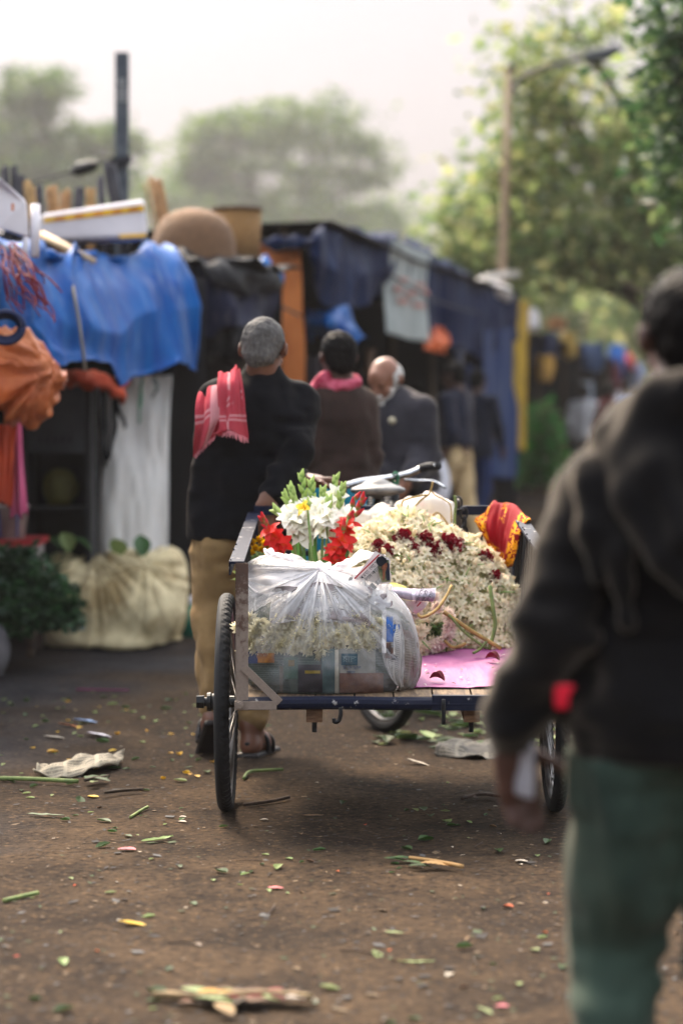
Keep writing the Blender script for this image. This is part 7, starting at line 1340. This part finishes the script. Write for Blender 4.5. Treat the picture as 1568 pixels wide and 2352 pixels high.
def hx(fd):
    pl = lambda pts, rs: fd.chain([P(*p) for p in pts], [x * .8 for x in rs], .025)
    pl([(1398, 1005, 4.25), (1455, 1140, 4.165), (1530, 1290, 4.12), (1580, 1335, 4.11), (1630, 1290, 4.12), (1705, 1140, 4.165), (1758, 1005, 4.25)], [.034, .036, .034, .032, .034, .036, .034])
    pl([(1468, 952, 4.24), (1505, 1080, 4.15), (1575, 1235, 4.105), (1645, 1080, 4.15), (1682, 952, 4.24)], [.04, .036, .03, .036, .04]); pl([(1462, 960, 4.3), (1510, 922, 4.2), (1575, 908, 4.17), (1640, 922, 4.2), (1690, 960, 4.3)], [.05, .045, .042, .045, .05])
    fd.ell(P(1575, 1080, 4.2), (.12, .055, .15), None, .04); pl([(1430, 1055, 4.3), (1370, 1120, 4.28), (1306, 1215, 4.26)], [.03, .042, .048]); pl([(1352, 1110, 4.2), (1352, 1220, 4.18), (1372, 1330, 4.18)], [.028, .022, .012])
    pl([(1345, 1080, 4.22), (1420, 1270, 4.17), (1440, 1440, 4.17)], [.03, .022, .012]); fd.ell(P(1565, 1600, 4.3), (.195, .14, .16), None, .04); pl([(1352, 1692, 4.26), (1560, 1712, 4.18), (1800, 1690, 4.26)], [.035, .04, .035])
    fd.chain([P(1215, 1560, 4.29), P(1186, 1640, 4.31), P(1176, 1700, 4.33)], [.058, .056, .042], .02)
jacket(D, JD, HOOD, P(0, 1738, 4.3).z, .0085, 1.0, .0, (.082, .07, .056), ((.19, .12, .2), (.18, .125), (.19, .13, .1)), seed=15, amp=.009, extra=hx, name='hooded_jacket', rings=[(P(1195, 1600, 4.3), .16, .007), (P(1560, 1600, 4.2), .25, .012)])
GT = fabric('green cotton twill', (58, 72, 62), (42, 55, 49), .25, 4)
def gx_(fd): fd.cap(P(1440, 1750, 4.3), P(1425, 2000, 4.36), .1, .09, .05); fd.cap(P(1425, 2000, 4.36), P(1400, 2190, 4.44), .09, .08, .05); fd.cap(P(1392, 2200, 4.42), P(1384, 2420, 4.3), .066, .056, .02)
trousers(D, JD, GT, P(0, 1715, 4.3).z, .04, .009, (.105, .08, .06), 1.0, 17, .013, extra=gx_)
m = MB(); m.ball(P(1372, 1960, 4.2), .02, 8, .05)
for s_ in 'LR':
    he, to = JD['he' + s_], JD['to' + s_]; fs = Field(*bbox([he, to], .1), .008); fs.cap(he + Vector((0, -.01, .0)), he.lerp(to, .6), .045, .045, .03); fs.cap(he.lerp(to, .6), to, .045, .032, .03); fs.cap(he + Vector((0, 0, .03)), he + Vector((0, 0, .08)), .042, .042, .03); fs.cut((0, 0, .004), (0, 0, -1)); V, Fc = fs.mesh(); mk('shoe', V, Fc, mat('dark shoe', (44, 42, 44), .6), D)
cloth('red_tab', [[P(1280, 1576, 4.22), P(1294, 1572, 4.2), P(1318, 1574, 4.2)], [P(1278, 1602, 4.22), P(1290, 1602, 4.2), P(1303, 1602, 4.2)], [P(1281, 1626, 4.22), P(1290, 1628, 4.2), P(1300, 1624, 4.21)]], mat('bright red tab', (206, 8, 44), .6), D, 8, 8, (), .012)
ph = thing('phone', P(1190, 1760, 4.36), 'slim silver phone held in the hand of the youth', 'phone'); f = Field(P(1140, 1880, 4.35) - Vector((0, .1, 0)), P(1240, 1660, 4.35) + Vector((0, .1, 0)), .004); Mp = np.array(basis((.75, .65, .05), (.12, 0, 1))); f.box(P(1200, 1765, 4.318), (.028, .005, .052), .004, Mp, .002); V, Fc = f.mesh(); mk('body', V, Fc, mat('silver phone', (196, 196, 204), .3, (170, 170, 180), 9, metal=.5), ph)

# ================================================================== LITTER ON THE LANE
LG = [mat('fallen leaf green', (62, 84, 36), .6, (40, 60, 28), 30, transl=.2, rnd_=.5), mat('fallen leaf pale', (128, 142, 84), .65, (98, 114, 62), 30, transl=.2, rnd_=.4), mat('fallen petal yellow', (200, 158, 24), .6, (160, 116, 20), 40, transl=.2, rnd_=.3), mat('fallen petal orange', (176, 72, 14), .7, (130, 46, 12), 40, rnd_=.3), mat('fallen petal white', (176, 164, 148), .7, (140, 126, 112), 40, rnd_=.3), mat('dry twig', (72, 56, 42), .85, (46, 36, 28), 30, rnd_=.4), mat('dry leaf brown', (110, 82, 54), .8, (74, 54, 38), 30, rnd_=.4), mat('fallen petal pink', (190, 104, 104), .7, (150, 70, 80), 40, rnd_=.3)]
def leafproto(name, m, asp, curl, seed):
    q = random.Random(seed); nu, nv = 5, 9; V = []
    for i in range(nv):
        v_ = i / (nv - 1); w = math.sin(math.pi * (v_ * .94 + .04)) ** .8 * asp
        for j in range(nu): u = j / (nu - 1) * 2 - 1; V.append((u * w * .5 + .08 * math.sin(v_ * 3 + seed), v_ - .5, .03 + abs(u) * w * curl + .16 * curl * (v_ - .5) ** 2 * 4 + q.uniform(0, .03)))
    idx = np.arange(nu * nv).reshape(nv, nu); return mk(name, V, np.stack([idx[:-1, :-1], idx[:-1, 1:], idx[1:, 1:], idx[1:, :-1]], -1).reshape(-1, 4), m)
def put(o, x, y, s, yaw, tilt=0): o.location = (x, y, float(gz(np.array([x]), np.array([y]))[0]) + .001); o.rotation_euler = (tilt, tilt * .6, yaw); o.scale = (s, s, s)
q_ = random.Random(101)
def scatter(name, lab, cat, grp, m, n, smin, smax, area, asp=(.35, .6), bias=0, first=None):
    pr = [leafproto(name, m, q_.uniform(*asp), q_.uniform(.2, .5), k + len(lab)) for k in range(3)]
    for i in range(n):
        o = pr[i] if i < 3 else pr[i % 3].copy()
        if i >= 3: col.objects.link(o)
        px, py = area(); p = G(px, py); s = q_.uniform(smin, smax) if q_.random() > .12 else smax * 1.4; put(o, p.x, p.y, s, q_.uniform(0, 6.28), q_.uniform(-.12, .12)); tag(o, lab, cat, grp)
def A1():
    if q_.random() < .35: c = q_.choice(((150, 1640), (330, 1700), (90, 1800), (420, 1620), (240, 1900), (1000, 1860), (600, 1990))); return c[0] + q_.gauss(0, 60), max(1560, c[1] + q_.gauss(0, 26))
    return A0()
def A0():                                                     # thick strip of scraps on the lane beside the stalls
    py = 1600 + 760 * q_.random() ** 1.7; return q_.uniform(-20, 1500 if py > 1800 else 560), py
def A2(): return q_.uniform(60, 540), 1610 + 180 * q_.random()
def A3(): return q_.uniform(860, 1340), q_.uniform(1632, 1720)
def A4(): return q_.uniform(-10, 1560), 1760 + 600 * q_.random()
scatter('fallen_leaf', 'small dark green leaf scrap lying on the dirt lane', 'leaf', 'green leaf scraps strewn on the lane', LG[0], 110, .016, .042, A1)
scatter('fallen_leaf', 'small pale green leaf scrap lying on the dirt lane', 'leaf', 'pale leaf scraps strewn on the lane', LG[1], 80, .014, .036, A1)
scatter('fallen_petal', 'tiny yellow petal scrap on the lane beside the cart wheel', 'petal', 'yellow petals beside the cart', LG[2], 34, .018, .034, A2, (.6, .9))
scatter('leaf_scrap', 'bright green trampled leaf scrap on the lane beyond the cart', 'leaf', 'trampled greens beyond the cart', LG[0], 60, .04, .1, A3)
scatter('leaf_scrap', 'pale trampled leaf scrap on the lane beyond the cart', 'leaf', 'pale trampled greens beyond the cart', LG[1], 44, .03, .08, A3)
scatter('fallen_petal', 'tiny orange petal scrap on the dirt lane', 'petal', 'orange petal scraps on the lane', LG[3], 10, .012, .022, A4, (.6, .9))
scatter('fallen_petal', 'tiny whitish petal scrap on the dirt lane', 'petal', 'white petal scraps on the lane', LG[4], 14, .01, .02, A4, (.6, .9))
scatter('dry_leaf', 'small brown dry leaf scrap on the dirt lane', 'leaf', 'brown dry scraps on the lane', LG[6], 60, .012, .03, A4, (.2, .5))
tw = []
for i in range(26):
    if i < 3: m = MB(); m.tube(smooth_path([(-.5, 0, .03), (-.1, .04 * (i - 1), .05), (.5, .02, .03)], 4), .016, 5); o = m.build('twig', LG[5], smooth=True); tw.append(o)
    else: o = tw[i % 3].copy(); col.objects.link(o)
    p = G(*A4()); put(o, p.x, p.y, q_.uniform(.03, .12), q_.uniform(0, 6.28)); tag(o, 'thin dry twig lying on the dirt lane', 'twig', 'dry twigs on the lane')
def one(lab, px, py, L, yaw, m, asp=.45, name='fallen_leaf', cat='leaf', tilt=0): o = leafproto(name, m, asp, .14, int(px) % 17); p = G(px, py); put(o, p.x, p.y, L, yaw, tilt); tag(o, lab, cat)
for a in (('big dark green leaf curled on the lane, left of the wheel', 106, 1876, .13, 1.45, LG[0], .22), ('long ribbed green leaf slanting on the dirt', 362, 1937, .13, -.6, LG[1], .24), ('leaf standing half upright beside the yellow one', 186, 1838, .05, .4, LG[0], .7, 'fallen_leaf', 'leaf', .5), ('yellow curled leaf beside the half upright green one', 214, 1828, .045, 1.2, LG[2], .7), ('plump green leaf alone on the pale dirt', 863, 2196, .045, .3, LG[1], .6, 'fallen_leaf', 'leaf', .3),
          ('flat pale green leaf above the plump one', 905, 2145, .05, 1.4, LG[1], .4), ('thin curved green stalk end below the plump leaf', 955, 2212, .09, 1.5, LG[1], .12), ('dry yellowish leaf in the shadow under the cart', 717, 1873, .075, 1.5, LG[6], .3), ('yellow leaf shaped scrap with a white patch low on the lane', 303, 2127, .075, 1.3, LG[2], .5, 'scrap', 'scrap', .15), ('pink paper scrap beside the ribbed green leaf', 291, 1962, .055, 1.2, LG[7], .8, 'scrap', 'scrap'),
          ('red and white striped wrapper scrap on the lane', 633, 2043, .045, 1.5, LG[7], .6, 'scrap', 'scrap'), ('pale shell like disc near the youth', 1198, 1979, .042, 1.5, LG[4], .9, 'scrap', 'scrap', .12), ('pale blue plastic scrap beyond the wheel', 196, 1657, .1, 1.5, mat('blue scrap', (120, 156, 204), .5), .5, 'scrap', 'scrap', .15), ('brown orange crumpled scrap beside the blue one', 160, 1671, .1, 1.5, mat('orange scrap', (176, 104, 60), .8), .45, 'scrap', 'scrap', .2), ('largest white plastic scrap beyond the wheel', 226, 1691, .11, 1.4, mat('white scrap', (214, 204, 212), .5), .5, 'scrap', 'scrap', .15), ('whitish green scrap left of the white plastic one', 124, 1699, .09, 1.5, LG[4], .5, 'scrap', 'scrap', .1),
          ('upper white petal disc of the touching two', 420, 1880, .024, 1.5, LG[4], .9, 'petal', 'petal'), ('lower white petal disc of the touching two', 419, 1892, .028, 1.5, LG[4], .9, 'petal', 'petal'), ('pink petal close to the feet of the youth', 1152, 2312, .03, 1.4, LG[7], .8, 'petal', 'petal'), ('bent yellowish stalk piece low on the lane', 1112, 2322, .07, .3, LG[1], .2, 'stalk', 'stalk'), ('white curled paper scrap beyond the shadow of the cart', 957, 1757, .11, 1.1, LG[4], .35, 'scrap', 'scrap', .2)): one(*a)
def groundsheet(lab, pts, m, h=.03, nm='newspaper', cat='newspaper', seed=0, fold=.02):
    rows = [[G(x, y) + Vector((0, 0, z)) for x, y, z in r] for r in pts]; tag(cloth(nm, rows, m, None, 30, 20, [(fold, 4, 3), (fold * .5, 10, 8)], .003, 0, seed), lab, cat)
groundsheet('rolled old newspaper lying on the lane left of the cart wheel', [[(96, 1776, .015), (150, 1770, .025), (220, 1758, .035), (284, 1746, .02)], [(84, 1781, .03), (150, 1777, .045), (220, 1766, .045), (280, 1757, .03)], [(76, 1786, .015), (150, 1786, .015), (220, 1778, .015), (272, 1766, .012)]], newsmat('old newsprint', (176, 164, 142), (84, 76, 68), 3, 14, .6), seed=3)
groundsheet('torn flattened newspaper among the greens beyond the cart', [[(1050, 1716, .012), (1100, 1712, .02), (1180, 1714, .02)], [(1010, 1729, .02), (1080, 1727, .035), (1180, 1726, .03)], [(996, 1738, .012), (1080, 1745, .012), (1180, 1742, .012)]], newsmat('trampled newsprint', (104, 100, 92), (40, 38, 38), 3, 14, .7, ((40, 42, 46), (84, 80, 74))), seed=7)
for lab, pts, m_, r_ in (('green flower stalks lying across the picture edge', [(-20, 1796), (60, 1797), (180, 1803)], GSTRAW, .008), ('pink stick lying on the ground beside the cream sack', [(176, 1588), (296, 1590)], mat('pink stick', (110, 50, 80), .7), .005), ('dark stem lying in the shadow near the wheel', [(560, 1856), (620, 1848), (664, 1838)], LG[5], .006), ('short grey green stem left of the ribbed leaf', [(300, 1884), (325, 1868), (340, 1860)], GSTRAW, .005), ('twisted yellow stalk beside the wheel', [(560, 1795), (572, 1780), (610, 1776), (650, 1774)], GSTRAW, .006), ('grey green stem low beside the picture edge', [(10, 2078), (60, 2066), (88, 2060)], GSTRAW, .006), ('dark thin stem by the curled leaf', [(240, 1828), (290, 1822), (330, 1820)], LG[5], .006)):
    m = MB(); m.tube(smooth_path([G(x, y) + Vector((0, 0, r_ + .005)) for x, y in pts], 4), r_, 6); tag(m.build('stalk', m_, smooth=True), lab, 'stalk')
def sprig(lab, pts, leaves, m_, r_=.006, name='twig'):
    r = thing(name, G(*pts[0]), lab, 'twig'); m = MB(); m.tube(smooth_path([G(x, y) + Vector((0, 0, .02)) for x, y in pts], 4), [r_ * (1 + .0 * i) for i in range(4 * (len(pts) - 1) + 1)], 6); m.build('stem', m_, r, smooth=True)
    for px, py, L, yw, lm in leaves: p = G(px, py); o = biglea('leaf', None, p + Vector((0, 0, .018)), L, yw, .1, lm, None, None, .09); o.parent = r; o.matrix_parent_inverse = Matrix.Translation(-Vector(r.location))
sprig('forked tan twig with green leaves on the lane before the cart', [(940, 1986), (1000, 1994), (1062, 2006)], [(905, 1988, .06, 1.4, LG[0]), (925, 1986, .07, 1.7, LG[0]), (950, 1996, .06, 1.3, LG[0]), (965, 2004, .07, 1.9, LG[0]), (1000, 2000, .09, 1.5, mat('tan bark bit', (168, 130, 80), .8))], mat('tan bark bit', (168, 130, 80), .8))
sprig('dark leafy cluster on the lane beyond the big curled leaf', [(195, 1805), (220, 1800), (250, 1796)], [(205, 1800, .07, .5, LG[0]), (220, 1796, .07, 2.4, LG[0]), (232, 1802, .07, 1.2, LG[0]), (216, 1808, .06, 3.0, LG[1]), (240, 1796, .06, .1, LG[0])], LG[5])
sprig('dark twiggy branch in the shadow near the wheel of the cart', [(1060, 1848), (1100, 1838), (1150, 1842)], [(1080, 1842, .06, 1.2, LG[5]), (1120, 1836, .07, 1.9, LG[5])], LG[5])
TANB = mat('wilted tan leaf', (150, 124, 84), .8, (110, 88, 58), 20); rd = mat('wilted red petal', (110, 44, 34), .8)
sprig('wilted bunch of flowers trampled on the ground at the bottom', [(352, 2306), (480, 2310), (600, 2302), (716, 2312)], [(400, 2306, .09, 1.5, TANB), (452, 2296, .08, 1.1, LG[1]), (490, 2298, .075, 1.9, LG[2]), (528, 2304, .07, 1.2, LG[2]), (540, 2310, .08, 1.7, rd), (500, 2316, .1, 1.4, LG[1]), (590, 2296, .07, 1.5, LG[6]), (690, 2312, .07, 1.6, LG[4]), (515, 2336, .08, .5, TANB)] + [(q_.uniform(420, 700), 2305 + q_.gauss(0, 9), q_.uniform(.025, .06), q_.uniform(0, 6), q_.choice((TANB, LG[1], LG[6], LG[5], rd))) for _ in range(44)], mat('wilted stem', (120, 100, 70), .8), .009, 'flower_bunch')
g = np.random.default_rng(55); N = 3200; py = 1540 + 830 * g.uniform(0, 1, N) ** 1.3; px = g.uniform(-60, 1640, N); Yg = CH * F / (py - HY); Xg = (px - CX) * Yg / F
Cc = np.stack([Xg, Yg, gz(Xg, Yg) + .004], -1); a = g.uniform(0, 6.28, N); s = g.uniform(.003, .012, N) * (1 + 1.2 * (g.uniform(0, 1, N) > .93)); dx = np.stack([np.cos(a), np.sin(a), g.uniform(-.15, .15, N)], -1) * s[:, None]; dy = np.stack([-np.sin(a), np.cos(a), g.uniform(-.15, .15, N)], -1) * (s * g.uniform(.15, .8, N))[:, None]
V = np.stack([Cc - dx, Cc - dy, Cc + dx * .8, Cc + dy * 1.1], 1).reshape(-1, 3); cols_ = [mat('speck ' + n, c, .85) for n, c in (('dark', (34, 28, 25)), ('tan', (104, 84, 60)), ('grey', (80, 78, 77)), ('green', (56, 68, 36)), ('pale', (146, 132, 114)))]
tag(mk('ground_debris', V, np.arange(N * 4).reshape(N, 4), cols_, smooth=False, mi=g.choice(5, N, p=(.52, .2, .16, .1, .02))), 'fine trodden debris scattered over the dirt lane', None, kind='stuff')

# ------------------------------------------------------------------ the morning haze: one closed box of thin even air
m = MB(); m.box((0, 0, 40.5), 860, 860, 84); hz = m.build('haze', [])
hm = bpy.data.materials.new('hazy air'); hm.use_nodes = True; hn = hm.node_tree; hn.nodes.remove(hn.nodes['Principled BSDF'])
pv = hn.nodes.new('ShaderNodeVolumePrincipled'); pv.inputs['Color'].default_value = (.98, .945, .94, 1); pv.inputs['Density'].default_value = .00045; pv.inputs['Anisotropy'].default_value = .15
hn.links.new(pv.outputs[0], hn.nodes['Material Output'].inputs['Volume']); hz.data.materials.append(hm); hz['kind'] = 'stuff'; hz['label'] = 'thin pale morning haze over the lane'
